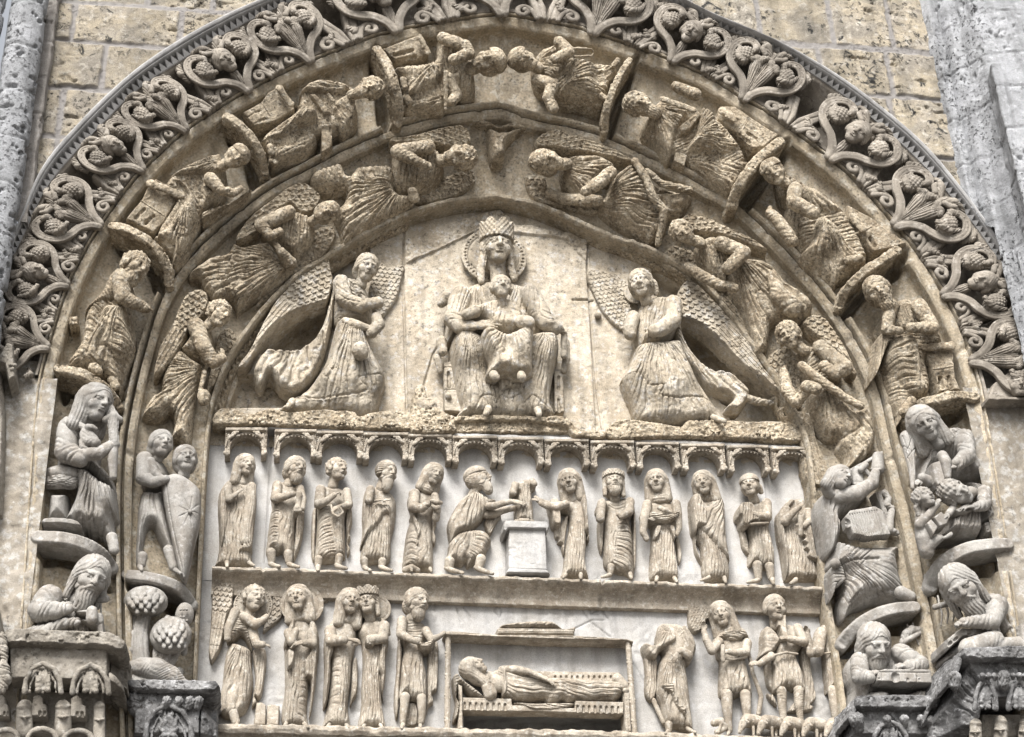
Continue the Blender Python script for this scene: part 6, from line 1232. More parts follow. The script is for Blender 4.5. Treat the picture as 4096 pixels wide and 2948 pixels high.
f.slab([(940, 1060), (760, 1050), (690, 1060), (640, 1110), (590, 1030), (400, 1095), (410, 1200), (520, 1235), (620, 1230), (600, 1300), (540, 1340), (590, 1480), (610, 1590), (680, 1550), (860, 1450), (1020, 1370), (1090, 1310), (1060, 1240), (960, 1220)], 66, w=80, part='robe', back=B0, fold=[('f', 1000, 1200, 600, 1250, 6.2, 8, 0), ('u', 900, 1080, 450, 1140, 40, 5, .04)])
f = figI('z3', 'angel holding a long object, lying almost level right of the arch keystone')
f.wing([(235, 905), (300, 860), (380, 845), (520, 890), (760, 980), (890, 1065), (760, 1045), (560, 995), (450, 990), (360, 965), (240, 965)], (250, 900), (880, 1060), 40, 36, 330, 6, 40, part='wing#1', back=B0)
f.wing([(165, 1150), (300, 1160), (320, 1260), (500, 1270), (640, 1330), (620, 1400), (380, 1350), (220, 1310)], (180, 1170), (630, 1390), 40, 40, 300, 5, -4, part='wing#2', back=B0)
f.head(300, 1055, 90, 222, roll=-82, yaw=-14, pitch=14, hair='wavy', worn=2, neck=(430, 1070, 60))
f.slab([(410, 1030), (490, 985), (660, 990), (770, 1060), (750, 1130), (700, 1150), (650, 1160), (620, 1270), (540, 1285), (430, 1180)], 76, w=70, part='robe', back=B0, fold=[('f', 380, 1080, 760, 1120, 8, 5, 0)])
f.cap([(720, 1130, 90, 50), (640, 1200, 110, 48), (560, 1250, 112, 38)], 'robe', fold=('c', 8, 6, .5), k=10).cap([(320, 1270, 0, 40), (420, 1300, 10, 44), (560, 1310, 30, 50), (640, 1310, 40, 40)], 'robe', fold=('c', 5, 3, .4)).cap([(655, 1395, 40, 30), (680, 1400, 40, 24)], 'robe')
f.slab([(720, 1180), (750, 1120), (880, 1045), (930, 1130), (1060, 1200), (1265, 1240), (1260, 1290), (1200, 1380), (1130, 1400), (1090, 1500), (1000, 1560), (930, 1530), (780, 1440), (660, 1345), (640, 1290), (690, 1250)], 70, w=80, part='robe', back=B0, dm=[(850, 1210, 105), (700, 1320, 60), (1150, 1280, 70), (950, 1480, 60)], fold=[('f', 620, 1300, 1100, 1440, 6, 7, 0)])
f.cap([(880, 1050, 80, 26), (960, 1180, 90, 30), (1000, 1290, 90, 30), (1070, 1370, 80, 28), (1060, 1480, 60, 28), (1030, 1590, 40, 24)], 'sash', fold=('d', 8, 4, .8)).cap([(960, 1120, 84, 24), (1060, 1200, 80, 26), (1240, 1240, 60, 24)], 'sash', fold=('d', 7, 4, .8))
f = figI('z8', 'angel holding a scroll, second on the right of the inner archivolt')
f.wing([(660, -60), (720, -150), (800, -150), (960, -90), (1180, 20), (1260, 90), (1080, 30), (940, -20), (820, -30)], (700, -120), (1240, 80), 44, 44, 360, 6, 40, part='wing#1', back=B0)
f.wing([(575, 100), (640, 45), (790, 100), (830, 220), (1000, 380), (1130, 560), (1205, 745), (1080, 620), (900, 440), (720, 260), (600, 180)], (600, 80), (1190, 730), 44, 44, 330, 5, -4, part='wing#2', back=B0)
f.head(705, -30, 92, 196, roll=-42, yaw=-26, pitch=18, hair='curly', worn=2, neck=(820, 40, 60))
f.slab([(800, 10), (900, -40), (1000, 10), (1100, 90), (1020, 160), (1010, 310), (940, 290), (850, 190), (810, 110)], 76, w=70, part='robe', back=B0, fold=[('p', 880, 0, 960, 290, 22, 5, .3)])
f.cap([(960, 40, 86, 56), (1100, 100, 100, 50), (1000, 200, 120, 46)], 'robe', fold=('c', 8, 5, .5), k=12).cap([(735, 190, 60, 34), (830, 250, 80, 40), (940, 310, 90, 40), (1040, 330, 90, 36)], 'scroll', fold=('d', 10, 3, .5)).cap([(900, 170, 90, 44), (890, 240, 96, 36)], 'robe', k=8)
f.slab([(1010, 110), (1190, 110), (1300, 150), (1400, 260), (1500, 330), (1580, 420), (1500, 530), (1400, 530), (1310, 545), (1290, 640), (1270, 725), (1180, 735), (1150, 600), (1080, 430), (1010, 330), (990, 220)], 66, w=80, part='robe', back=B0, fold=[('f', 1010, 60, 1240, 720, 4.4, 7, 0)])
f.cap([(1290, 250, 60, 40), (1330, 380, 70, 60), (1420, 460, 60, 70)], 'robe', fold=('d', 5, 5, .5), k=16)
f = figI('z9', 'curly-headed angel with a flask and long strip, lowest right of the inner archivolt', 130)
f.wing([(410, 505), (500, 530), (590, 650), (650, 760), (710, 900), (660, 890), (590, 770), (500, 700), (430, 640), (345, 565)], (390, 530), (700, 900), 42, 42, 300, 6, 45, part='wing#1', back=B0)
f.wing([(105, 800), (210, 710), (310, 760), (340, 900), (340, 1090), (290, 1120), (200, 970), (130, 870)], (200, 730), (320, 1110), 42, 42, 260, 5, 4, part='wing#2', back=B0)
f.wing([(280, 1140), (420, 1160), (440, 1300), (520, 1500), (540, 1600), (390, 1600), (340, 1350)], (340, 1130), (460, 1600), 60, 60, 0, 4, 0, part='wing#3', back=B0)
f.head(258, 640, 92, 200, roll=-14, yaw=-34, pitch=16, hair='curly', worn=1, neck=(360, 740, 56))
f.slab([(320, 730), (390, 690), (500, 690), (600, 780), (640, 870), (560, 920), (430, 970), (350, 880), (345, 800)], 70, w=60, part='robe', back=B0, fold=[('d', 400, 700, 500, 940, 26, 4, -.4)])
f.cap([(470, 720, 76, 56), (620, 850, 90, 60), (560, 890, 110, 44), (490, 840, 112, 40)], 'robe', fold=('c', 9, 5, .4), k=12).cap([(345, 840, 100, 32), (480, 940, 108, 32), (620, 1040, 96, 28), (725, 1100, 80, 26)], 'strip', fold=('d', 6, 3, .8))
f.cap([(225, 880, 60, 34), (250, 1000, 76, 44), (310, 1070, 80, 48), (370, 1010, 100, 32)], 'robe', fold=('d', 8, 4, .5), k=8).hand(225, 890, 60, .1, -.95, 0, size=70, back=(-.5, 0, .8), curl=15).cap([(380, 975, 112, 46), (440, 985, 116, 40)], 'flask', fold=('c', 4, 3, .3))
f.slab([(430, 970), (400, 1070), (440, 1200), (520, 1290), (590, 1300), (590, 1350), (640, 1420), (620, 1490), (515, 1500), (580, 1515), (690, 1500), (780, 1430), (845, 1330), (845, 1200), (780, 1080), (700, 1100), (560, 950)], 66, w=70, part='robe', back=B0, fold=[('f', 470, 850, 640, 1500, 5.5, 6, 0)])
f.groove([[(700, 1130), (740, 1230), (700, 1300), (760, 1380), (700, 1480)], [(590, 1300), (680, 1270), (730, 1230)]], 10, 12, 56, 'robe')
f = Fig('keystone_fragment', 'broken hand-like fragment under a wavy cloud on the arch keystone', 'keystone', 'z2', 150, 2.6, M_STY, 3)
f.slab([(1440, 770), (1560, 800), (1620, 830), (1700, 810), (1790, 810), (1860, 800), (1950, 780), (1960, 810), (1880, 840), (1800, 860), (1720, 850), (1640, 860), (1550, 840), (1440, 800)], 60, w=20, back=B0, part='cloud', fold=[('u', 1700, 760, 1700, 870, 22, 4, -.01)])
f.slab([(1545, 830), (1620, 860), (1690, 850), (1780, 830), (1770, 860), (1680, 930), (1670, 1015), (1590, 1025), (1560, 930)], 70, w=40, back=B0, part='hand')
# ---------------------------------------------------------------- eight seated figures of the outer archivolt
GO = 'seated figures of the outer archivolt'
def figO(zone, label, d0=0):
    f = Fig('statue', label, 'statue', zone, 0, 2.6, M_STY, 2.6, GO, True); f.splay = 'out'; return f
B1 = -75
f = figO('z5', 'curly-headed seated figure bowing to the right, lowest on the left of the outer arch', 320)
f.head(882, 195, 92, 212, roll=16, yaw=48, pitch=10, hair='curly', worn=1, beard=.3, neck=(810, 270, 60))
f.slab([(830, 195), (720, 190), (640, 330), (540, 440), (640, 450), (760, 440), (860, 400), (860, 300), (840, 230)], 74, w=70, part='mantle', back=B1, fold=[('d', 780, 220, 620, 430, 26, 4, .6)])
f.cap([(790, 260, 84, 56), (800, 390, 98, 54), (880, 430, 106, 42), (950, 460, 100, 34)], 'robe', fold=('c', 12, 4, .5), k=10).hand(950, 460, 102, .9, .2, 0, size=70, back=(0, -.6, .7), curl=30)
f.slab([(660, 450), (610, 560), (530, 640), (450, 760), (400, 800), (480, 830), (600, 815), (640, 860), (720, 900), (770, 1000), (800, 960), (850, 800), (890, 700), (850, 560), (840, 450), (750, 435)], 76, w=80, part='robe', back=B1, dm=[(740, 520, 115), (820, 640, 100), (560, 760, 60), (780, 900, 50)], fold=[('f', 790, 420, 640, 880, 6, 7, 0), ('u', 800, 560, 740, 860, 40, 5, .08)])
f.groove([[(640, 690), (700, 700), (740, 760), (790, 790), (870, 690)], [(600, 820), (620, 780), (690, 810), (740, 870), (800, 900)]], 9, 12, 80, 'robe').cap([(610, 850, 40, 34), (640, 870, 50, 28)]).cap([(740, 930, 20, 34), (755, 975, 26, 26)])
f.slab([(830,250), (650,330), (560,440), (520,640), (430,780), (480,820), (640,850), (770,960), (840,800), (890,660), (860,430), (880,330)], 58, w=70, part='robe', back=B1, fold=[('d', 830, 250, 640, 850, 34, 4, .5)])
f = Fig('wall_box', 'small carved box with an arcaded front beside the lowest left seated figure', 'box', 'z5', -8, 2.6, M_STY, 1.8); f.splay = 'out'
f.slab([(450, 520), (510, 515), (515, 575), (450, 580)], 40, w=8, smooth=0, back=B1, edge=.7).groove([[(470, 535), (470, 570)], [(490, 535), (490, 570)]], 4, 6, 40, smooth=0)
f = figO('zk', 'veiled seated figure leaning over a long instrument, second on the left of the outer arch')
f.head(1185, 280, 96, 245, roll=44, yaw=36, pitch=20, hair='cap', worn=2, neck=(1060, 360, 60))
f.slab([(1060, 230), (930, 240), (780, 310), (580, 420), (700, 450), (860, 445), (1030, 435), (1090, 350)], 80, w=60, part='mantle', back=B1, fold=[('f', 1080, 300, 560, 440, 5, 6, 0)])
f.slab([(880, 440), (1040, 430), (1090, 480), (1060, 600), (960, 700), (880, 725), (860, 580)], 84, w=70, part='robe', back=B1, fold=[('d', 1040, 470, 880, 700, 34, 5, .5)])
f.cap([(960, 470, 96, 60), (1060, 570, 116, 50), (1170, 590, 116, 38), (1220, 555, 110, 30)], 'robe', fold=('c', 11, 5, .4), k=10).hand(1210, 560, 112, .9, -.2, 0, size=90, back=(0, -.6, .7), curl=40)
f.slab([(1320, 520), (1300, 580), (1180, 680), (1000, 790), (900, 830), (890, 750), (1100, 680), (1250, 580)], 70, w=24, part='instrument', back=B1, fold=[('p', 1300, 540, 900, 790, 16, 4, .2)])
f.slab([(560, 440), (700, 430), (800, 520), (870, 650), (880, 800), (830, 900), (780, 1060), (690, 1180), (620, 1180), (600, 1060), (520, 1000), (450, 930), (560, 850), (640, 720), (730, 590), (640, 500)], 86, w=90, part='robe', back=B1, fold=[('f', 760, 620, 620, 1150, 6, 8, 0)])
f.groove([[(450, 930), (540, 900), (580, 990), (640, 1000), (640, 1080), (700, 1100), (680, 1170)], [(640, 850), (660, 930), (740, 950), (800, 880)]], 10, 12, 80, 'robe')
f.slab([(1060,300), (700,380), (580,440), (560,560), (640,640), (480,930), (620,1150), (780,1040), (900,800), (1060,560), (1100,420)], 58, w=70, part='robe', back=B1, fold=[('d', 1060, 300, 480, 930, 34, 4, .5)])
f = Fig('throne', 'tower-like throne with two slot windows and pierced frieze, second left in the outer arch', 'throne', 'zk', -8, 2.6, M_STY, 1.8); f.splay = 'out'
def throne(pts, slots, frieze, bar=None):
    f.slab(pts, 40, w=14, back=B1, smooth=0, edge=.6)
    for a, b, c, d in slots: f.cap([(a, b, 44, 17), (c, d, 44, 17)], mode='s', fd=3, k=0)
    (a, b), (c, d), w = frieze
    f.cap([(a, b, 52, w), (c, d, 52, w)], fd=.5).dots([(a+(c-a)*t+((d-b)*.09 if k else 0), b+(d-b)*t-((c-a)*.05 if k else 0), 68) for t in np.linspace(.04, .96, 11) for k in (0, 1)], 7, 66)
    if bar: f.cap([(*bar[0], 50, 9), (*bar[1], 50, 9)])
throne([(400, 560), (480, 470), (740, 590), (640, 720), (560, 860), (470, 950), (220, 820), (360, 650)], [(310, 795, 390, 715), (395, 835, 470, 775)], ((440, 510), (700, 610), 40), ((360, 660), (560, 790)))
f = figO('zi', 'bearded seated figure with a writing desk on the upper left of the outer arch')
f.head(1640, 690, 100, 310, roll=60, yaw=24, pitch=14, hair='curly', worn=2, beard=.4, neck=(1440, 760, 64))
f.slab([(1430, 640), (1310, 580), (1060, 550), (900, 620), (860, 700), (950, 740), (1180, 750), (1270, 780), (1420, 720)], 84, w=80, part='mantle', back=B1, fold=[('f', 1450, 700, 880, 660, 7, 6, 0)])
f.slab([(1260, 780), (1430, 720), (1510, 880), (1490, 1000), (1340, 1180), (1240, 1000), (1200, 880)], 80, w=70, part='robe', back=B1, fold=[('d', 1440, 800, 1260, 1100, 40, 4, .4)]).cap([(1180, 730, 110, 56), (1240, 800, 116, 44)], 'robe', k=8).hand(1190, 770, 118, .5, .7, 0, size=150, back=(.3, -.3, .9), curl=30)
f.slab([(760, 660), (870, 800), (1000, 880), (1080, 950), (1060, 1040), (960, 1080), (830, 1120), (780, 1180), (640, 1240), (430, 1200), (600, 1090), (820, 930), (840, 820)], 92, w=80, part='robe', back=B1, dm=[(980, 970, 125), (700, 1150, 80), (820, 760, 90)], fold=[('f', 1000, 860, 520, 1240, 8, 8, 0)])
f.slab([(520, 1390), (560, 1300), (780, 1260), (830, 1200), (960, 1140), (1050, 1160), (1060, 1250), (930, 1400), (700, 1460), (580, 1500)], 70, w=70, part='robe', back=B1, fold=[('p', 1000, 1200, 560, 1430, 40, 5, .2)])
f.groove([[(760, 1250), (830, 1270), (900, 1240), (940, 1320), (1040, 1280)]], 10, 10, 66, 'robe').cap([(545, 1330, 60, 40), (560, 1380, 60, 40)]).cap([(560, 1480, 50, 34), (600, 1500, 50, 30)])
f.slab([(1440,650), (1060,580), (880,680), (820,900), (460,1180), (560,1400), (700,1440), (1060,1200), (1300,1150), (1480,980), (1480,760)], 58, w=70, part='robe', back=B1, fold=[('d', 1440, 650, 560, 1400, 34, 4, .5)])
f = Fig('throne', 'tower-like throne with two long slots under the seated figure at the desk, upper left', 'throne', 'zi', -8, 2.6, M_STY, 1.8); f.splay = 'out'
throne([(680, 650), (750, 780), (810, 880), (820, 930), (600, 1060), (370, 1110), (240, 960), (450, 840), (520, 730)], [(290, 985, 430, 910), (375, 1055, 490, 992)], ((640, 690), (770, 860), 44), ((450, 840), (550, 990)))
f = Fig('writing_desk', 'tall narrow writing desk with openings before the bearded seated figure, upper left', 'desk', 'zi', -8, 2.6, M_STY, 1.8); f.splay = 'out'
f.slab([(960, 760), (1030, 740), (1190, 920), (1220, 970), (1120, 990), (1060, 900)], 84, w=24, back=B1, smooth=0, edge=.6, part='top').slab([(1095, 980), (1220, 975), (1225, 1310), (1190, 1360), (1100, 1410)], 60, w=10, back=B1, smooth=0, edge=.7, part='body')
for y in (1060, 1130, 1220): f.cap([(1150, y, 64, 20), (1155, y+24, 64, 20)], 'body', mode='s', fd=1.6)
f = figO('z2', 'seated figure with gathered sleeves just left of the arch top')
f.head(1560, 405, 92, 232, roll=72, yaw=12, pitch=20, hair='cap', worn=2, neck=(1440, 450, 60))
f.slab([(1440, 330), (1360, 260), (1230, 215), (1250, 290), (1290, 400), (1360, 410), (1300, 480), (1390, 610), (1480, 580), (1480, 450)], 80, w=70, part='robe', back=B1, fold=[('d', 1460, 440, 1290, 480, 34, 5, .5)])
f.cap([(1260, 250, 70, 44), (1400, 300, 96, 46), (1430, 350, 104, 44), (1330, 390, 112, 40)], 'robe', fold=('c', 9, 6, .5), k=10)
f.slab([(1260, 365), (1100, 380), (940, 400), (960, 470), (1000, 530), (1010, 620), (1090, 625), (1250, 550), (1295, 450)], 90, w=80, part='robe', back=B1, fold=[('u', 1240, 450, 960, 500, 44, 6, .05), ('f', 1250, 360, 980, 620, 9, 5, 0)])
f.slab([(1010, 640), (1020, 725), (1150, 715), (1275, 705), (1270, 550), (1150, 610)], 60, w=50, part='robe', back=B1, fold=[('p', 1250, 640, 1020, 680, 30, 4, .2)]).cap([(1280, 470, 100, 16), (1278, 710, 70, 16)], 'bar').cap([(1300, 500, 90, 30), (1350, 620, 80, 40), (1320, 660, 90, 36)], 'robe', fold=('c', 5, 4, .4)).cap([(1000, 520, 60, 26), (1010, 570, 60, 26)]).cap([(1020, 640, 50, 30), (1040, 670, 50, 28)])
f.slab([(1450,330), (1240,240), (1200,360), (960,420), (1010,600), (1030,700), (1270,690), (1380,600), (1470,540)], 58, w=70, part='robe', back=B1, fold=[('d', 1450, 330, 1010, 600, 34, 4, .5)])
f = Fig('throne', 'throne with two slots behind the seated figure just left of the arch top', 'throne', 'z2', -8, 2.6, M_STY, 1.8); f.splay = 'out'
throne([(850, 320), (1090, 225), (1130, 230), (1170, 330), (1140, 380), (950, 400)], [(945, 342, 1065, 312), (975, 378, 1085, 352)], ((1110, 240), (1160, 340), 24))
f = figO('zj', 'seated woman with a strap loop, holding out a cup, just right of the arch top')
f.head(182, 200, 96, 240, roll=-62, yaw=-14, pitch=14, hair='cap', worn=1, neck=(300, 260, 64))
f.slab([(290, 110), (400, 40), (530, 20), (590, 90), (560, 200), (520, 290), (480, 340), (400, 390), (320, 340), (280, 240)], 82, w=80, part='robe', back=B1, fold=[('f', 250, 220, 560, 200, 9, 6, 0)])
f.cap([(470, 60, 90, 56), (540, 130, 108, 50), (430, 190, 122, 42)], 'robe', fold=('c', 9, 5, .5), k=10).hand(420, 185, 124, -.6, .6, 0, size=100, back=(0, -.3, .9), curl=45).cap([(290, 360, 70, 54), (420, 390, 90, 58), (380, 490, 100, 48), (410, 560, 96, 52)], 'robe', fold=('c', 9, 5, .5), k=10)
f.cap([(410, 550, 106, 46), (425, 580, 108, 42)], 'cup', k=2)
f.slab([(530, 190), (700, 175), (830, 190), (900, 180), (960, 210), (890, 290), (890, 380), (850, 470), (810, 525), (650, 485), (490, 455), (470, 390), (520, 330)], 90, w=80, part='robe', back=B1, dm=[(650, 230, 120), (600, 420, 110), (860, 300, 60)], fold=[('f', 440, 400, 880, 330, 7, 7, 0)])
f.cap([(490, 110, 118, 9), (600, 105, 90, 9), (720, 110, 70, 9), (745, 140, 66, 9), (720, 165, 70, 9), (560, 170, 104, 9)], 'strap').cap([(900, 240, 60, 28), (930, 200, 54, 26)]).cap([(800, 480, 60, 30), (825, 500, 60, 28)])
f.slab([(300,130), (540,60), (620,170), (900,200), (940,240), (880,380), (810,510), (640,480), (450,440), (330,340)], 58, w=70, part='robe', back=B1, fold=[('d', 300, 130, 880, 380, 34, 4, .5)])
f = figO('zj', 'bearded scribe bent over a tall desk on the upper right of the outer arch')
f.head(1095, 550, 98, 258, roll=-58, yaw=-22, pitch=14, hair='curly', worn=1, beard=.7, neck=(1230, 620, 62))
f.slab([(1250, 480), (1370, 470), (1500, 540), (1540, 590), (1460, 700), (1420, 780), (1360, 960), (1280, 900), (1190, 770), (1150, 640)], 84, w=80, part='robe', back=B1, fold=[('f', 1220, 560, 1360, 900, 8, 6, 0)])
f.cap([(1390, 410, 60, 46), (1540, 470, 70, 56)], 'robe', fold=('c', 5, 6, .5), k=10).cap([(1280, 500, 110, 28), (1520, 590, 104, 30)], 'stole', fd=.6)
f.slab([(1570, 560), (1700, 590), (1760, 700), (1930, 820), (1890, 900), (1760, 945), (1500, 905), (1490, 830), (1540, 740)], 94, w=90, part='robe', back=B1, dm=[(1600, 720, 130), (1850, 850, 80)], fold=[('f', 1480, 860, 1840, 820, 6, 7, 0)])
f.slab([(1490, 930), (1700, 950), (1950, 960), (1990, 1000), (1930, 1120), (1860, 1220), (1790, 1210), (1620, 1090), (1500, 990)], 66, w=70, part='robe', back=B1, fold=[('f', 1440, 940, 1850, 1100, 5, 6, 0)])
f.slab([(1240,500), (1380,480), (1560,570), (1740,640), (1900,820), (1960,980), (1860,1180), (1620,1080), (1480,980), (1280,900), (1160,680)], 58, w=70, part='robe', back=B1, fold=[('d', 1240, 500, 1960, 980, 34, 4, .5)])
f = Fig('writing_desk', 'narrow ladder-like desk before the bearded scribe on the upper right', 'desk', 'zj', -8, 2.6, M_STY, 1.8); f.splay = 'out'
f.slab([(1400, 730), (1570, 590), (1590, 640), (1500, 760), (1420, 780)], 104, w=16, back=B1, smooth=0, edge=.6, part='top').slab([(1405, 750), (1500, 760), (1480, 960), (1455, 1045), (1365, 1000)], 56, w=8, back=B1, smooth=0, edge=.7, part='body')
for y in (810, 900): f.cap([(1450-(y-810)*.15, y, 60, 22), (1440-(y-810)*.15, y+30, 60, 22)], 'body', mode='s', fd=1.6)
f = Fig('throne', 'battered tower-like throne behind the bearded scribe on the upper right', 'throne', 'zj', -8, 2.6, M_STY, 1.8); f.splay = 'out'
throne([(1730, 560), (1850, 560), (2110, 730), (2210, 790), (2080, 890), (1990, 900), (1890, 800), (1710, 670)], [(1900, 770, 1980, 830), (1960, 755, 2030, 800)], ((1760, 600), (1850, 660), 44), ((1950, 680), (1900, 760)))
f = figO('z4', 'hooded seated figure raising a pointing hand, on the right of the outer arch')
f.head(160, 1125, 92, 200, roll=-26, yaw=-36, pitch=16, hair='cap', worn=1, neck=(240, 1200, 60))
f.slab([(215, 1050), (270, 1090), (300, 1180), (390, 1180), (520, 1240), (600, 1310), (645, 1330), (560, 1400), (430, 1380), (330, 1320), (270, 1290), (230, 1200)], 82, w=70, part='robe', back=B1, fold=[('f', 340, 1160, 520, 1420, 8, 6, 0)])
f.cap([(300, 1240, 90, 56), (290, 1320, 106, 52), (420, 1390, 110, 50)], 'robe', fold=('c', 6, 5, .5), k=10).cap([(280, 1570, 66, 48), (190, 1440, 76, 44), (140, 1390, 76, 34)], 'robe', fold=('c', 8, 5, .4)).hand(140, 1395, 76, -.1, -.95, 0, size=80, back=(-.5, 0, .7), curl=30)
f.slab([(300, 1290), (350, 1420), (340, 1540), (290, 1580), (240, 1440), (250, 1340)], 50, w=40, part='robe', back=B1, fold=[('p', 300, 1300, 310, 1570, 22, 4, .2)])
f.slab([(430, 1420), (520, 1410), (640, 1510), (740, 1600), (800, 1640), (790, 1690), (680, 1700), (620, 1800), (570, 1830), (440, 1730), (350, 1640), (400, 1560)], 88, w=80, part='robe', back=B1, dm=[(470, 1480, 125), (700, 1640, 70), (560, 1760, 60)], fold=[('f', 470, 1400, 640, 1750, 7, 7, 0)])
f.cap([(640, 1700, 60, 30), (720, 1690, 60, 34)])
f.slab([(250,1110), (420,1190), (640,1340), (780,1600), (780,1680), (600,1810), (430,1720), (320,1560), (260,1320)], 58, w=70, part='robe', back=B1, fold=[('d', 250, 1110, 780, 1680, 34, 4, .5)])
f = Fig('throne', 'tower-like throne with a domed window behind the hooded pointing figure on the right', 'throne', 'z4', -8, 2.6, M_STY, 1.8); f.splay = 'out'
throne([(640, 1330), (800, 1420), (1040, 1590), (960, 1620), (810, 1650), (700, 1540), (640, 1430)], [(755, 1555, 790, 1610), (800, 1540, 830, 1590)], ((680, 1420), (740, 1490), 36), ((690, 1530), (800, 1480)))
f = figO('z9', 'bearded seated writer, lowest on the right of the outer arch below the black hollow', 322)
f.head(842, 350, 94, 222, roll=-24, yaw=-28, pitch=14, hair='wavy', worn=1, beard=.7, neck=(940, 450, 62))
f.slab([(960, 390), (1060, 370), (1170, 450), (1270, 590), (1290, 660), (1180, 640), (1080, 620), (920, 640), (860, 570), (890, 480)], 80, w=80, part='robe', back=B1, fold=[('f', 980, 380, 1180, 640, 7, 5, 0)])
f.cap([(1110, 450, 84, 56), (1200, 590, 100, 46), (1060, 590, 118, 36)], 'robe', fold=('c', 7, 4, .4), k=10).cap([(920, 480, 84, 50), (900, 600, 104, 40), (980, 610, 112, 30)], 'robe', fold=('c', 6, 4, .4), k=10)
f.slab([(930, 640), (1090, 630), (1140, 740), (1180, 880), (1210, 980), (1100, 1020), (1010, 1000), (930, 880), (880, 780)], 96, w=70, part='robe', back=B1, dm=[(960, 720, 125), (1100, 950, 80)], fold=[('u', 1020, 640, 1060, 1010, 42, 6, .12), ('p', 1080, 640, 1150, 1000, 26, 4, .2)])
f.slab([(870, 830), (920, 920), (960, 1020), (1060, 1060), (1090, 1100), (1000, 1200), (970, 1230), (980, 1080), (900, 960)], 60, w=50, part='robe', back=B1, fold=[('p', 900, 850, 1010, 1190, 26, 4, .2)])
f.slab([(850, 625), (930, 640), (900, 740), (840, 890), (820, 860), (835, 740)], 112, w=20, part='cloth', back=B1, fold=[('p', 880, 620, 840, 890, 18, 5, .2)]).cap([(1060, 1070, 60, 34), (1010, 1140, 60, 36)])
f.slab([(930,420), (1080,380), (1290,640), (1180,760), (1210,960), (1080,1060), (1000,1180), (880,900), (870,620)], 58, w=70, part='robe', back=B1, fold=[('d', 930, 420, 1210, 960, 34, 4, .5)])
f = Fig('throne', 'domed throne with two slot windows behind the lowest right seated writer', 'throne', 'z9', -8, 2.6, M_STY, 1.8); f.splay = 'out'
throne([(1120, 700), (1330, 680), (1340, 780), (1350, 920), (1390, 1000), (1240, 1010), (1200, 900)], [(1255, 905, 1268, 970), (1310, 900, 1322, 965)], ((1150, 720), (1320, 705), 30), ((1205, 860), (1330, 840)))
# ---------------------------------------------------------------- figures on the jambs
GC = 'figures in the jamb niches'
def figC(zone, label, d0, vox=2.2, name='statue', cat='statue'): return Fig(name, label, cat, zone, d0, vox, M_COR, .8, GC if cat == 'statue' else None, True)
BC = -80
f = figC('z5', 'large veiled woman holding a small dragon and leafy rod, seated on the left jamb', 318)
f.head(625, 1082, 104, 242, roll=6, yaw=42, pitch=8, hair='veil', neck=(590, 1220, 64), hk=dict(w=.34, z=-.7))
f.slab([(500, 1140), (400, 1200), (375, 1330), (350, 1490), (400, 1520), (480, 1515), (560, 1500), (640, 1560), (740, 1620), (745, 1560), (700, 1490), (640, 1430), (640, 1330), (600, 1230)], 88, w=90, part='mantle', back=BC, fold=[('f', 560, 1080, 430, 1500, 8, 6, 0), ('d', 500, 1440, 740, 1600, 26, 5, .2)])
f.cap([(450, 1240, 80, 66), (430, 1400, 96, 66), (520, 1440, 110, 56)], 'mantle', fold=('d', 6, 5, .6), k=14).cap([(520, 1420, 112, 44), (640, 1410, 124, 40), (745, 1350, 118, 34)], 'robe', fold=('c', 5, 3, .5)).hand(735, 1360, 118, .3, -.7, .1, size=90, back=(.8, 0, .4), curl=45)
f.slab([(480, 1510), (560, 1490), (660, 1560), (745, 1610), (765, 1720), (765, 1780), (740, 1800), (750, 1880), (730, 1980), (700, 1930), (640, 1890), (560, 1870), (480, 1840), (440, 1820), (385, 1830), (450, 1720), (490, 1620)], 96, w=70, part='robe', back=BC, dm=[(500, 1560, 100), (700, 1640, 95), (600, 1800, 75), (730, 1900, 40), (420, 1820, 60)], fold=[('f', 620, 1380, 580, 1880, 5, 6, 0)])
f.groove([[(385, 1825), (440, 1790), (470, 1820), (520, 1780), (560, 1860), (600, 1800), (640, 1880), (690, 1830), (730, 1930), (760, 1800)]], 9, 14, 90, 'robe').cap([(730, 1960, 40, 34), (745, 2040, 44, 30)])
f.cap([(525, 1220, 128, 16), (560, 1255, 132, 24), (600, 1290, 134, 22), (620, 1340, 134, 34), (570, 1330, 134, 30), (550, 1270, 132, 24), (540, 1370, 128, 22), (600, 1410, 128, 16)], 'dragon', fold=('d', 12, 3, .6)).cap([(575, 1240, 142, 22), (600, 1236, 150, 16), (628, 1250, 150, 10)], 'dragon').cap([(520, 1210, 128, 9), (548, 1245, 134, 10)], 'dragon')
f.cap([(745, 1340, 122, 30), (740, 1240, 118, 30), (735, 1180, 112, 40), (715, 1115, 104, 30)], 'rod', fold=('p', 7, 4, .3)).cap([(690, 1190, 116, 24), (740, 1170, 120, 30), (780, 1190, 112, 22)], 'rod').cap([(745, 1340, 118, 26), (735, 1450, 116, 30), (740, 1560, 110, 22)], 'rod')
f = Fig('drum_stool', 'round drum seat with a pierced rim beside the woman with the dragon', 'seat', 'z5', 320, 2.4, M_COR, 1)
f.cap([(330, 1545, 30, 42), (400, 1530, 50, 42), (480, 1540, 50, 40)], 'rim').dots([(320+i*19, 1530+abs(i-5)*1.5+j*28, 84) for i in range(10) for j in (0, 1)], 7, 84, 'rim').cap([(320, 1600, 30, 40), (400, 1590, 46, 44), (470, 1600, 46, 40)], 'capital', fold=('p', 9, 8, .2))
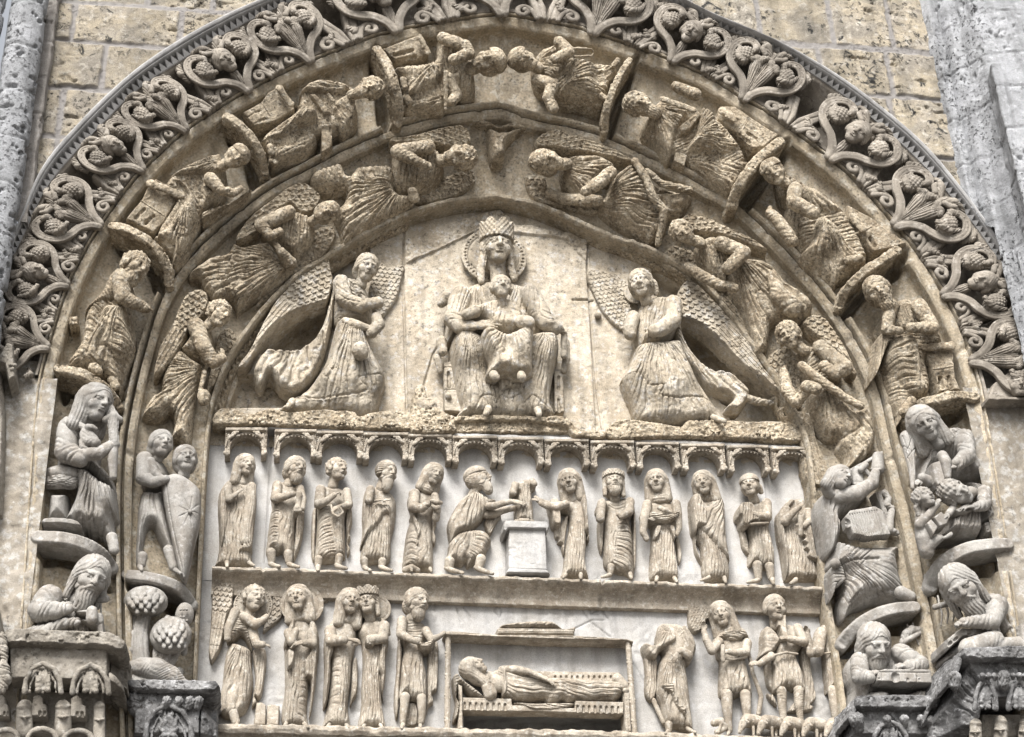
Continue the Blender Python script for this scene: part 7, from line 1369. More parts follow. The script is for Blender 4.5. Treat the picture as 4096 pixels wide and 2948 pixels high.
f.slab([(310, 1650), (450, 1650), (450, 1840), (295, 1830)], 60, w=70, smooth=0, back=BC, part='drum').slab([(285, 1840), (420, 1835), (520, 1860), (540, 1910), (400, 1890), (275, 1890)], 84, w=16, smooth=2, back=BC, part='base').dots([(300+i*24, 1868+abs(i-3)*1) for i in range(9)], 6, 84, 'base')
f = figC('za', 'long-haired bearded man bent over a small writing desk, lowest on the left jamb', 318)
f.head(598, 592, 112, 250, roll=12, yaw=26, pitch=20, hair='long', beard=1, neck=(500, 740, 76))
f.slab([(440, 660), (340, 655), (260, 720), (215, 830), (195, 920), (190, 970), (260, 985), (420, 960), (440, 1010), (560, 1025), (630, 1020), (640, 950), (590, 760), (500, 700)], 84, w=90, part='robe', back=BC, fold=[('f', 520, 640, 280, 960, 8, 6, 0), ('p', 540, 860, 520, 1020, 26, 5, .2)])
f.cap([(320, 730, 90, 80), (260, 810, 110, 66), (360, 810, 122, 52), (440, 790, 122, 36)], 'robe', fold=('d', 9, 5, .4), k=14).hand(440, 790, 124, .9, -.1, .1, size=70, back=(0, -.6, .7), curl=55)
f.cap([(210, 960, 90, 44), (300, 945, 104, 40), (420, 890, 110, 32), (500, 880, 110, 24)], 'mantle', fold=('d', 7, 5, .5), k=8)
f = Fig('writing_desk', 'small stone desk with inkpots and tools before the bearded man on the left jamb', 'desk', 'za', 330, 2.2, M_COR, 1)
f.slab([(470, 880), (560, 880), (680, 892), (690, 1020), (640, 1020), (630, 930), (560, 900)], 108, w=10, smooth=0, back=BC, edge=.7, part='top').slab([(500, 830), (570, 820), (630, 830), (620, 850), (520, 845)], 122, w=8, smooth=0, back=20, edge=.7, part='tray').cap([(600, 810, 128, 30), (600, 860, 124, 34)], 'inkpot#1').cap([(648, 850, 100, 24), (650, 880, 100, 24)], 'inkpot#2')
f.cap([(640, 740, 60, 18), (690, 730, 60, 22)], 'tool_rack').cap([(665, 700, 60, 30)], 'tool_rack').cap([(630, 760, 56, 6), (632, 840, 56, 5)], 'tool_rack', k=1).cap([(658, 760, 56, 6), (660, 840, 56, 5)], 'tool_rack', k=1)
f.cap([(200, 990, 70, 22), (300, 995, 84, 24), (430, 1000, 90, 20)], 'bench')
# twins with the tall shield
f = figC('z5', 'twin youths with touching shoulders sharing one tall pointed shield on the left jamb', 150)
f.head(1052, 1345, 82, 180, roll=4, yaw=26, pitch=4, hair='wavy', neck=(1030, 1440, 56)).head(1210, 1445, 74, 180, roll=-4, yaw=14, pitch=4, hair='wavy', neck=(1200, 1550, 56), part='head#2')
f.slab([(1030, 1410), (940, 1415), (900, 1470), (905, 1560), (930, 1640), (1010, 1650), (1080, 1620), (1120, 1540), (1080, 1450)], 68, w=70, part='body', back=BC, fold=[('d', 1040, 1420, 920, 1620, 40, 3, .3)])
f.cap([(945, 1450, 70, 52), (935, 1570, 84, 46), (1000, 1600, 96, 34), (1080, 1580, 100, 28)], 'body', k=12).cap([(985, 1460, 90, 26), (1010, 1540, 96, 24), (1050, 1570, 96, 22)], 'body')
f.slab([(920, 1640), (1020, 1640), (1070, 1640), (1100, 1800), (1130, 1950), (1150, 2050), (1110, 2080), (1040, 1960), (1010, 1900), (990, 1870), (960, 1900), (940, 2000), (920, 2110), (870, 2130), (880, 1900), (890, 1750)], 62, w=60, part='robe', back=BC, fold=[('f', 990, 1560, 980, 2080, 9, 4, 0)])
f.cap([(930, 2080, 50, 30), (925, 2130, 48, 26)]).cap([(1100, 2040, 50, 32), (1130, 2150, 48, 26)]).foot(915, 2155, 46, 10, 16, 60).foot(1140, 2170, 46, 40, 22, 50).cap([(980, 1880, 56, 16), (985, 1910, 60, 24)], 'robe', fold=('c', 3, 3, .2))
f = Fig('shield', 'tall pointed stone shield with a studded border and star-like crest held by the twins', 'shield', 'z5', 150, 2.2, M_COR, .7)
f.slab([(1052, 1590), (1100, 1550), (1170, 1545), (1250, 1590), (1305, 1650), (1310, 1740), (1300, 1860), (1265, 2000), (1215, 2225), (1170, 2180), (1120, 1960), (1080, 1780)], 104, w=60, back=10, edge=.5)
f.dots([(1068+i*5.4, 1640+i*25) for i in range(21)], 6, 92).groove([[(1085, 1600), (1110, 1800), (1150, 2000), (1200, 2200)]], 4, 6, 90, smooth=2)
f.groove([[(1240, 1790), (1240+75*math.cos(a), 1790+95*math.sin(a))] for a in np.linspace(0, 5.6, 9)], 3.5, 4, 100, smooth=0).dots([(1240, 1790, 108)], 14, 108, mode='u')
# trees and serpent
def tree(cx, cy, rx, ry, trunk, label):
    f = Fig('carved_tree', label, 'tree', 'za', 150, 2.2, M_COR, 1)
    f.ell(cx, cy, 60, rx, ry, 95, 'crown')
    rs = random.Random(int(cx))
    for r_ in range(-3, 4):
        for k in range(-3, 4):
            x = cx+k*rx*.38+(r_ % 2)*rx*.19+rs.uniform(-7, 7); y = cy+r_*ry*.3+rs.uniform(-7, 7)
            q = ((x-cx)/rx)**2+((y-cy)/ry)**2
            if q < .85:
                dd = 60+95*.62*math.sqrt(1-q)*(rx/rx); f.cap([(x, y-10, dd-4, 22), (x, y+10, dd+8, 13)], 'crown', k=2)
    for p in trunk: f.cap(p, 'trunk', fold=('p', 4, 3, .2))
    return f
tree(950, 750, 130, 95, [[(880, 840, 40, 26), (895, 900, 40, 24)], [(940, 840, 50, 44), (915, 960, 50, 46), (915, 1170, 46, 60)]], 'stone tree with a round knobbly crown and thick trunk, under the twins')
tree(1115, 970, 120, 115, [[(1020, 1060, 40, 20), (1010, 1160, 40, 18)], [(1060, 1070, 44, 20), (1050, 1170, 44, 20)], [(1110, 1070, 44, 20), (1070, 1190, 44, 20)], [(1160, 1080, 40, 20), (1090, 1200, 40, 20)]], 'stone tree with a knobbly crown on four thin stems, right of the thicker tree')
f = Fig('carved_tree', 'small stone tree crown half hidden behind the four-stemmed tree', 'tree', 'za', 140, 2.4, M_COR, 1); f.ell(1205, 835, 30, 55, 75, 55, 'crown').cap([(1210, 890, 20, 24), (1200, 1080, 20, 22)], 'trunk').dots([(1180+i*20, 800+j*24, 84-abs(i-1)*8) for i in range(3) for j in range(4)], 9, 80, 'crown', mode='u')
f = Fig('serpent_statue', 'stone serpent with a scaly body coiled at the foot of the two trees', 'serpent', 'za', 150, 2.2, M_COR, .8)
f.cap([(840, 1180, 60, 36), (930, 1175, 70, 56), (1020, 1190, 72, 66), (1110, 1240, 60, 64), (1180, 1300, 40, 50), (1240, 1360, 30, 40)], fold=('d', 26, 3, 1.6)).cap([(840, 1290, 50, 60), (960, 1310, 50, 56), (1100, 1330, 40, 50)], k=8)
f = Fig('tendril', 'curling stone tendril and bud left of the tree trunk', 'tendril', 'za', 150, 2.2, M_COR, .6)
f.cap([(840, 1120, 50, 24), (860, 1040, 56, 24), (850, 980, 56, 18), (872, 950, 58, 16), (885, 985, 58, 20), (870, 1040, 54, 24)]).cap([(860, 930, 50, 12), (880, 905, 48, 10)]).cap([(820, 1050, 60, 22), (845, 1070, 66, 22), (852, 1100, 64, 14)])
f = Fig('fruit_stub', 'dark round fruit stub at the right end of the serpent', 'fragment', 'za', 140, 2.2, M_COR, 1); f.ell(1168, 1210, 40, 26, 32, 26)
# bell ringer, right jamb
f = figC('zh', 'veiled woman seated with a psaltery on her lap, striking hanging bells, right jamb', 150)
f.head(430, -55, 90, 190, roll=36, yaw=26, pitch=-12, hair='veil', neck=(400, 60, 60), hk=dict(w=.36, z=-.6))
f.slab([(330, 20), (300, 120), (330, 280), (360, 420), (420, 400), (460, 250), (450, 180), (560, 110), (640, 20), (600, -20), (500, 40), (420, 60)], 72, w=60, part='mantle', back=BC, fold=[('p', 400, 40, 390, 400, 30, 4, .3)])
f.cap([(420, 60, 76, 56), (540, 40, 90, 54), (640, -20, 96, 42), (660, -90, 96, 32)], 'mantle', fold=('c', 7, 3, .5), k=12).hand(660, -80, 98, .3, -.9, 0, size=80, back=(-.4, 0, .8), curl=45)
f.slab([(400, 330), (385, 440), (385, 490), (460, 550), (470, 640), (460, 730), (490, 830), (540, 770), (600, 750), (700, 730), (800, 720), (915, 728), (890, 640), (850, 540), (830, 450), (850, 410), (810, 360), (700, 365), (580, 360), (480, 340)], 84, w=120, part='robe', back=BC, dm=[(440, 440, 100), (780, 380, 100), (600, 600, 85), (520, 780, 60), (850, 690, 70)], fold=[('u', 420, 340, 600, 470, 28, 4, .03), ('f', 400, 420, 660, 740, 5, 6, 0)])
f.groove([[(390, 490), (480, 480), (600, 470), (680, 470)], [(460, 650), (500, 660), (520, 720), (570, 670), (620, 690), (750, 655), (890, 635)]], 8, 11, 84, 'robe').cap([(830, 690, 60, 44), (890, 715, 60, 36)])
f.slab([(370, 520), (440, 500), (470, 600), (420, 640), (390, 720), (375, 640)], 50, w=20, part='seat', back=BC, fold=[('d', 380, 520, 450, 680, 24, 3, .4)]).cap([(400, 500, 60, 34)], 'seat').cap([(400, 640, 30, 20), (450, 600, 40, 18)], 'seat')
f = Fig('psaltery', 'flat many-stringed stone psaltery with a scalloped edge on the lap of the bell ringer', 'instrument', 'zh', 150, 2.0, M_COR, .6)
f.slab([(445, 215), (480, 175), (640, 148), (690, 175), (745, 335), (700, 340), (590, 350), (560, 340), (500, 330), (480, 290), (460, 280)], 128, w=10, back=70, smooth=0, edge=.8).groove([[(495+i*16, 178-i*2.4), (545+i*16, 310+i*1.2)] for i in range(12)], 3.4, 7, 125, smooth=0)
f.cap([(470, 235, 124, 30)], mode='s').cap([(470, 235, 120, 9)]).dots([(525, 318), (608, 333), (480, 275)], 10, 128)
f = Fig('harp', 'stone fiddle and strip with bored bosses leaning behind the psaltery', 'instrument', 'zh', 140, 2.2, M_COR, .8)
f.slab([(640, 40), (690, 30), (780, 290), (740, 300)], 60, w=10, back=BC, smooth=0, part='strings', fold=[('p', 670, 20, 750, 300, 16, 4, .1)]).cap([(720, 40, 50, 24), (750, 80, 50, 22), (730, 120, 50, 26), (770, 140, 50, 20), (745, 280, 60, 34), (800, 300, 50, 20)], 'frame', fold=('d', 6, 3, .3)).dots([(715, 28, 74), (732, 120, 76), (760, 285, 92)], 9, 80, 'frame')
for x, y, l in ((842, 1480, 'upper stone bell hanging from the tilted rod at the right jamb'), (705, 1575, 'lower dark stone bell beside the hand of the bell ringer')):
    f = Fig('bell', l, 'bell', 'z9', 150, 2.0, M_COR, .7, 'stone bells'); f.cap([(x, y-50, 70, 36), (x, y, 70, 42), (x, y+30, 70, 46)], 'body').cap([(x-42, y+32, 70, 9), (x, y+36, 100, 9), (x+42, y+32, 70, 9)], 'body').cap([(x, y+30, 76, 14), (x, y+60, 76, 13)], 'clapper')
f = Fig('bell_rod', 'tilted stone rod from which the two bells hang', 'rod', 'z9', 150, 2.2, M_COR, .8); f.cap([(630, 1540, 56, 13), (760, 1470, 60, 13), (880, 1400, 50, 14)])
f = Fig('hammer', 'small stone hammer raised against the bells', 'hammer', 'z9', 150, 2.0, M_COR, .6); f.cap([(820, 1590, 90, 16), (745, 1500, 100, 14)]).cap([(730, 1515, 104, 22), (760, 1485, 104, 22)])
f = figC('zh', 'long-haired man with parted hair bent low over a box-shaped instrument, right jamb', 150)
f.head(660, 1025, 116, 245, roll=-2, yaw=4, pitch=34, hair='long', beard=.7, neck=(660, 1120, 70))
f.slab([(560, 1050), (515, 1130), (515, 1220), (545, 1300), (530, 1410), (620, 1420), (700, 1320), (850, 1320), (990, 1310), (975, 1190), (900, 1100), (820, 1040), (740, 1010), (640, 1010)], 76, w=80, part='robe', back=BC, fold=[('f', 680, 960, 540, 1340, 8, 5, 0), ('f', 680, 960, 960, 1240, 8, 5, 0)])
f.cap([(560, 1140, 84, 60), (560, 1240, 104, 52), (620, 1240, 120, 40)], 'robe', fold=('d', 6, 4, .4), k=12).hand(615, 1235, 124, .8, -.5, .1, size=110, back=(-.3, -.6, .6), curl=35).cap([(830, 1090, 84, 66), (950, 1160, 104, 56), (880, 1180, 118, 42)], 'robe', fold=('d', 6, 4, .4), k=12).hand(880, 1170, 124, -.9, -.05, .1, size=120, back=(.2, -.7, .6), curl=30, thumb=-1)
f.slab([(550, 1380), (600, 1330), (700, 1310), (770, 1340), (740, 1420), (550, 1420)], 96, w=60, part='robe', back=BC).slab([(820, 1420), (850, 1360), (940, 1310), (1000, 1330), (1015, 1420)], 96, w=50, part='robe', back=BC, fold=[('f', 1000, 1240, 900, 1420, 8, 5, 0)])
f = Fig('box_instrument', 'box-shaped stone instrument with windows and patterned ends before the bowed man', 'instrument', 'zh', 150, 2.0, M_COR, .5)
f.slab([(650, 1225), (700, 1208), (1000, 1212), (1010, 1305), (650, 1290)], 138, w=6, back=60, smooth=0, edge=.85).groove([[(655, 1212), (1005, 1216)], [(650, 1280), (1008, 1294)], [(700, 1220), (700, 1285)], [(930, 1222), (930, 1290)]], 4, 5, 130, smooth=0)
f.cap([(795, 1235, 138, 26), (795, 1250, 138, 26)], mode='s').dots([(672, 1230), (688, 1250), (672, 1268), (935, 1236), (950, 1256), (935, 1272)], 8, 138).cap([(875, 1255, 138, 10), (875, 1275, 138, 10)], mode='s')
f = Fig('tool_rack', 'curved stone tool rack with pins right of the bowed man', 'rack', 'zh', 150, 2.2, M_COR, .8)
f.cap([(840, 1020, 30, 22), (860, 960, 34, 26), (900, 935, 36, 30), (965, 930, 30, 20)], fold=('d', 4, 4, .2)).cap([(850, 1010, 36, 18), (900, 985, 40, 18), (965, 945, 36, 14)])
f.cap([(870, 900, 24, 7), (885, 940, 24, 7)]).cap([(925, 980, 24, 6), (945, 1030, 20, 5)]).cap([(945, 965, 24, 6), (968, 1020, 20, 5)]).cap([(905, 890, 24, 6), (912, 930, 26, 6)])
# hooded teacher with two children
f = figC('zl', 'large hooded teacher with a bundle of twigs bending over two children, right jamb', 322)
f.head(405, 395, 108, 290, roll=-22, yaw=-24, pitch=20, hair='veil', neck=(520, 560, 72), hk=dict(w=.38, z=-.7))
f.slab([(560, 420), (700, 405), (790, 500), (850, 620), (905, 740), (915, 840), (820, 820), (720, 790), (660, 690), (560, 640), (450, 620), (420, 560), (500, 520)], 84, w=90, part='mantle', back=BC, fold=[('f', 560, 400, 850, 780, 7, 6, 0)])
f.slab([(430, 540), (540, 520), (580, 640), (560, 720), (480, 740), (430, 830), (380, 840), (400, 700)], 60, w=60, part='robe', back=BC, fold=[('p', 490, 540, 460, 800, 30, 4, .2)]).cap([(740, 520, 90, 80), (760, 660, 112, 70), (680, 730, 124, 52)], 'mantle', fold=('d', 7, 6, .5), k=14)
f.hand(680, 745, 130, -.95, .05, .1, size=140, back=(0, -.5, .8), curl=45, thumb=-1).cap([(560, 660, 118, 44), (590, 720, 130, 46), (600, 830, 124, 30)], 'rod')
f.hand(390, 850, 90, -.6, .4, .1, size=110, back=(.2, -.5, .8), curl=45).cap([(450, 870, 80, 50), (395, 840, 92, 40)], 'robe', k=8)
f = Fig('twig_bundle', 'bundle of knotted twigs tapering down to the hand of the hooded teacher', 'bundle', 'zl', 300, 2.0, M_COR, .5)
f.cap([(270, 510, 70, 60), (290, 640, 76, 46), (312, 800, 84, 26), (318, 920, 90, 20)]).groove([[(230, 500), (260, 600), (290, 700), (305, 820)], [(310, 500), (280, 580), (300, 660), (316, 820)], [(270, 490), (290, 560), (260, 640), (300, 760)], [(240, 580), (300, 640)], [(330, 600), (270, 680)]], 4, 8, 80)
f = Fig('stone_book', 'blank upright stone tablet held by the hooded teacher', 'book', 'zl', 330, 2.0, M_COR, .5)
f.slab([(448, 745), (520, 722), (560, 880), (500, 940), (470, 900)], 116, w=12, smooth=0, back=30, edge=.7)
f = figC('zl', 'naked curly-haired child twisting up below the twig bundle, right jamb', 318)
f.head(410, 1005, 110, 190, roll=-14, yaw=16, pitch=-6, hair='curly', neck=(400, 1110, 76))
f.cap([(400, 1120, 70, 56), (400, 1230, 70, 66), (410, 1330, 64, 70), (430, 1440, 50, 60)], 'body', k=10).cap([(420, 1420, 60, 46), (500, 1350, 84, 40), (540, 1330, 86, 30)], 'body', k=8).cap([(375, 1220, 90, 44), (440, 1150, 112, 34), (510, 1060, 122, 28)], 'body', k=8).hand(510, 1060, 124, .4, -.85, 0, size=95, back=(-.5, 0, .7), curl=30)
f.cap([(350, 1080, 90, 26), (370, 1140, 84, 24)], 'hair', fold=('c', 4, 5, .3))
f = figC('zl', 'cowled curly-haired child bent sideways over an open book, right jamb', 322)
f.head(665, 965, 120, 250, roll=-62, yaw=-4, pitch=20, hair='curly', neck=(790, 960, 84))
f.slab([(640, 850), (760, 850), (880, 880), (950, 970), (990, 1090), (1000, 1180), (900, 1190), (880, 1100), (800, 1060), (790, 960), (760, 890), (700, 870)], 92, w=70, part='cowl', back=BC, fold=[('f', 780, 860, 940, 1160, 9, 6, 0)])
f.slab([(720, 1080), (850, 1060), (890, 1180), (880, 1290), (780, 1300), (650, 1290), (560, 1320), (540, 1360), (590, 1240), (620, 1160)], 96, w=60, part='robe', back=BC, fold=[('p', 740, 1080, 720, 1300, 30, 6, .2)])
f.cap([(900, 960, 100, 60), (900, 1060, 116, 50), (830, 1080, 128, 36)], 'cowl', fold=('d', 5, 5, .4), k=10).hand(830, 1075, 130, -.95, 0, .1, size=140, back=(0, -.7, .6), curl=18, thumb=-1).hand(610, 1130, 120, -.7, .5, .1, size=100, back=(.2, -.6, .6), curl=30).cap([(640, 1090, 104, 30), (610, 1130, 116, 28)], 'robe').foot(620, 1310, 90, -50, 20, 60)
for p, l in (([(630, 1130), (680, 1100), (810, 1095), (800, 1120), (730, 1160), (660, 1155)], 'open stone book under the hand of the cowled child'), ([(455, 1190), (520, 1140), (590, 1200), (570, 1250), (510, 1270)], 'closed stone book between the two children'), ([(400, 1240), (440, 1200), (500, 1270), (460, 1340)], 'stone book at the belly of the naked child')):
    f = Fig('stone_book', l, 'book', 'zl', 322, 2.0, M_COR, .5, 'stone books of the children'); f.slab(p, 124, w=10, smooth=0, back=40, edge=.6); a, b = p[0], p[-1]; f.groove([[a, b]], 4, 5, 120, smooth=0)
f = Fig('carved_bench', 'low stone bench with pierced holes behind the cowled child', 'bench', 'zl', 322, 2.2, M_COR, .7)
f.slab([(880, 1220), (1040, 1180), (1060, 1200), (1060, 1300), (900, 1300)], 70, w=8, smooth=0, back=BC, edge=.8).dots([(930, 1265), (985, 1258), (1035, 1255)], 11, 70).groove([[(885, 1240), (1050, 1205)]], 5, 5, 60, smooth=0)
f = figC('zh', 'long-haired bearded old man writing on a sloped desk, lowest on the right jamb', 322)
f.head(1212, 650, 116, 272, roll=-24, yaw=-34, pitch=22, hair='long', beard=1, neck=(1360, 780, 76))
f.slab([(1400, 670), (1470, 680), (1530, 770), (1560, 880), (1640, 900), (1640, 960), (1520, 970), (1440, 900), (1390, 850), (1340, 780)], 90, w=80, part='mantle', back=BC, fold=[('f', 1400, 680, 1560, 940, 9, 6, 0)])
f.slab([(1350, 760), (1480, 850), (1520, 960), (1560, 990), (1640, 1000), (1640, 1100), (1450, 1120), (1340, 1140), (1220, 1130), (1250, 1020), (1330, 980), (1380, 900)], 84, w=80, part='robe', back=BC, fold=[('u', 1380, 920, 1380, 1120, 30, 5, .02)])
f.cap([(1450, 780, 96, 76), (1420, 880, 120, 52), (1330, 880, 126, 42), (1240, 885, 124, 30)], 'robe', fold=('d', 9, 4, .4), k=12).hand(1245, 885, 126, -.95, .1, .1, size=90, back=(0, -.6, .7), curl=55, thumb=-1)
f.cap([(1440, 1000, 100, 60), (1280, 1060, 130, 70), (1280, 1120, 110, 60)], 'robe', fold=('c', 8, 4, .5), k=14).cap([(1380, 1070, 110, 38), (1500, 1030, 100, 44), (1620, 1020, 90, 44)], 'robe', k=8)
f = Fig('writing_desk', 'sloped box desk with openings before the old writer on the right jamb', 'desk', 'zh', 322, 2.2, M_COR, .7)
f.slab([(1115, 1005), (1205, 935), (1390, 940), (1350, 985), (1220, 990), (1130, 1070), (1118, 1050)], 96, w=8, smooth=0, back=BC, edge=.8).cap([(1140, 1030, 94, 10), (1155, 1015, 94, 10)], mode='s', fd=1.8).cap([(1180, 1000, 94, 10), (1195, 985, 94, 10)], mode='s', fd=1.8).cap([(1270, 960, 96, 9), (1285, 960, 96, 9)], mode='s', fd=1.8)
f.slab([(1130, 1080), (1220, 1000), (1240, 1100), (1200, 1130), (1130, 1130)], 40, w=30, back=BC)
f = Fig('tool_rack', 'wall rack with four curved pens left of the old writer', 'rack', 'zh', 290, 2.0, M_COR, .5)
f.cap([(1050, 785, 20, 18), (1120, 765, 24, 18), (1210, 745, 24, 16)])
for i in range(4): f.cap([(1070+i*40, 710+i*2, 10, 6), (1080+i*40, 770-i*8, 24, 7), (1098+i*40, 830-i*8, 20, 7), (1090+i*40, 905-i*14, 10, 5)])
f = Fig('carved_stool', 'stone stool with round holes and a striped leg beside the old writer', 'stool', 'zh', 322, 2.2, M_COR, .6)
f.slab([(1405, 1125), (1420, 1090), (1600, 1065), (1610, 1105), (1430, 1130)], 110, w=6, smooth=0, back=BC, edge=.8, part='seat').dots([(1450, 1108), (1495, 1102), (1540, 1095), (1585, 1088)], 10, 110, 'seat').slab([(1580, 910), (1625, 920), (1640, 1130), (1600, 1120)], 120, w=10, smooth=0, back=BC, edge=.7, part='back', fold=[('p', 1600, 900, 1615, 1130, 12, 3, 0)])
# ---------------------------------------------------------------- capitals under the jambs
def palm(f, zone_pts, part):
    for cx, y0, y1, w, d in zone_pts:                 # pointed arch with a palmette
        for q in (-1, 1):
            f.cap([(cx+q*w, y1, d+4, 15), (cx+q*w*.95, (y0*.4+y1*.6), d+10, 14), (cx+q*w*.6, y0*.8+y1*.2, d+16, 14), (cx, y0, d+18, 14)], part, k=2).cap([(cx+q*w*.74, y1, d, 7), (cx+q*w*.68, (y0*.3+y1*.7), d+3, 7), (cx+q*w*.36, y0*.7+y1*.3, d+6, 7)], part, k=2)
            for a, l in ((.25, .7), (.7, .62), (1.15, .5), (1.75, .42)):
                bx, by = cx, y1-(y1-y0)*.12; ex, ey = cx+q*math.sin(a)*w*.9*l, by-math.cos(a)*(y1-y0)*l
                f.cap([(bx+q*6, by, d+4, 11), ((bx+ex)/2+q*10, (by+ey)/2, d+12, 15), (ex, ey, d+8, 7)], part, k=1)
        f.cap([(cx, y1, d+4, 8), (cx, y0*.6+y1*.4, d+10, 12), (cx, y0*.8+y1*.2, d+6, 4)], part, k=1)
def capital(label, zone, ab, da, fr, df, flank, palms, mat, seed, extra=None, backd=None):
    f = Fig('capital', label, 'capital', zone, 0, 2.7, mat, 4)
    f.slab(ab, da, w=14, smooth=2, back=da-330, part='abacus', edge=.8); f.part('frieze', rough=2.2)
    f.slab(fr, df, w=8, smooth=0, back=df-260, part='frieze', edge=.85)
    if flank: f.slab(flank[0], flank[1][0][2], w=8, smooth=0, back=-20+flank[2], part='flank', edge=.85, dm=flank[1]); f.groove(flank[3], 8, 12, df, 'flank')
    palm(f, palms, 'frieze'); return f
f = capital('corbel capital with two palmettes in pointed arches under the long-haired man, left corner', 'za', [(72, 1030), (300, 1032), (600, 1040), (735, 1048), (838, 1105), (840, 1160), (780, 1178), (700, 1148), (400, 1138), (150, 1128), (68, 1130)], 545,
    [(92, 1125), (722, 1145), (722, 1355), (400, 1352), (100, 1345)], 500, ([(722, 1145), (838, 1175), (838, 1410), (722, 1362)], [(722, 1250, 500), (838, 1280, 330)], 150, [[(740, 1200), (800, 1260), (830, 1390)], [(760, 1180), (825, 1290)]]), [(280, 1150, 1340, 118, 500), (590, 1160, 1345, 118, 500)], M_CAP, 1)
for x in (105, 450, 790): f.cap([(x, 1135, 545-abs(x-400)*.05, 30), (x, 1170, 535, 24)], 'frieze', fold=('d', 4, 5, .4))
f = capital('sooty corbel capital with one large palmette under the trees and serpent', 'za', [(842, 1312), (1090, 1308), (1415, 1318), (1416, 1388), (1330, 1396), (950, 1388), (850, 1372)], 330, [(890, 1395), (1315, 1395), (1305, 1660), (880, 1660)], 290,
    ([(1315, 1390), (1420, 1390), (1420, 1660), (1305, 1660)], [(1315, 1500, 290), (1420, 1500, 120)], 0, [[(1330, 1420), (1400, 1560)], [(1340, 1520), (1400, 1640)]]), [(1100, 1420, 1640, 150, 290)], M_CAPG, 2)
for x in (1090, 1170, 1240, 1300): f.cap([(x, 1395, 316, 26), (x-10, 1430, 304, 22)], 'frieze', fold=('p', 3, 4, .2))
f.cap([(870, 1390, 280, 44), (880, 1450, 270, 34), (900, 1490, 250, 22)], 'frieze', fold=('d', 5, 6, .5)).cap([(1370, 1405, 290, 36), (1380, 1440, 270, 26)], 'frieze', fold=('d', 4, 6, .5))
f = capital('sooty corbel capital under the bowed man with the box instrument', 'zh', [(490, 1415), (560, 1405), (1010, 1408), (1012, 1490), (1000, 1502), (700, 1500), (510, 1500), (475, 1470)], 330, [(495, 1500), (1000, 1505), (1000, 1660), (470, 1660)], 285,
    ([(480, 1420), (500, 1500), (440, 1620), (400, 1660), (380, 1640), (440, 1520)], [(490, 1480, 320), (400, 1640, 190)], 60, [[(480, 1470), (410, 1620)]]), [(760, 1530, 1690, 110, 285)], M_CAPG, 3)
for x in (530, 640, 740, 850, 960): f.cap([(x, 1515, 318, 26), (x+6, 1550, 306, 18)], 'frieze', fold=('p', 3, 4, .2))
f.cap([(1015, 1530, 300, 40), (1030, 1580, 280, 26)], 'frieze', fold=('d', 4, 5, .4)).cap([(540, 1520, 320, 44), (550, 1575, 300, 34)], 'frieze', fold=('p', 5, 6, .3))
f = capital('grey corbel capital with a scalloped leaf edge under the old writer, right corner', 'zh', [(1128, 1160), (1180, 1138), (1660, 1135), (1660, 1222), (1400, 1225), (1145, 1218)], 560, [(1150, 1222), (1660, 1228), (1660, 1460), (1290, 1462), (1275, 1400)], 505,
    ([(1000, 1500), (1060, 1330), (1115, 1165), (1145, 1150), (1145, 1220), (1060, 1430), (1010, 1530)], [(1130, 1180, 555), (1010, 1500, 330)], 150, [[(1130, 1200), (1020, 1490)]]), [(1380, 1260, 1450, 70, 505), (1600, 1260, 1450, 70, 505)], M_CAPG, 4)
for i in range(11): f.cap([(1240+i*40, 1232, 540, 18), (1240+i*40, 1250+6*(i % 2), 532, 12)], 'frieze')
for x, y in ((1180, 1270), (1500, 1265)): f.cap([(x, y-30, 545, 34), (x, y+20, 535, 34), (x+4, y+50, 526, 18)], 'frieze', fold=('p', 5, 8, .3))
f.slab([(1010, 1540), (1060, 1440), (1150, 1225), (1200, 1280), (1270, 1400), (1285, 1480), (1230, 1660), (1010, 1660)], 440, w=20, back=150, part='flank', smooth=0, dm=[(1150, 1240, 490), (1020, 1600, 320), (1270, 1500, 470)], fold=[('d', 1150, 1240, 1080, 1640, 60, 8, .3)])
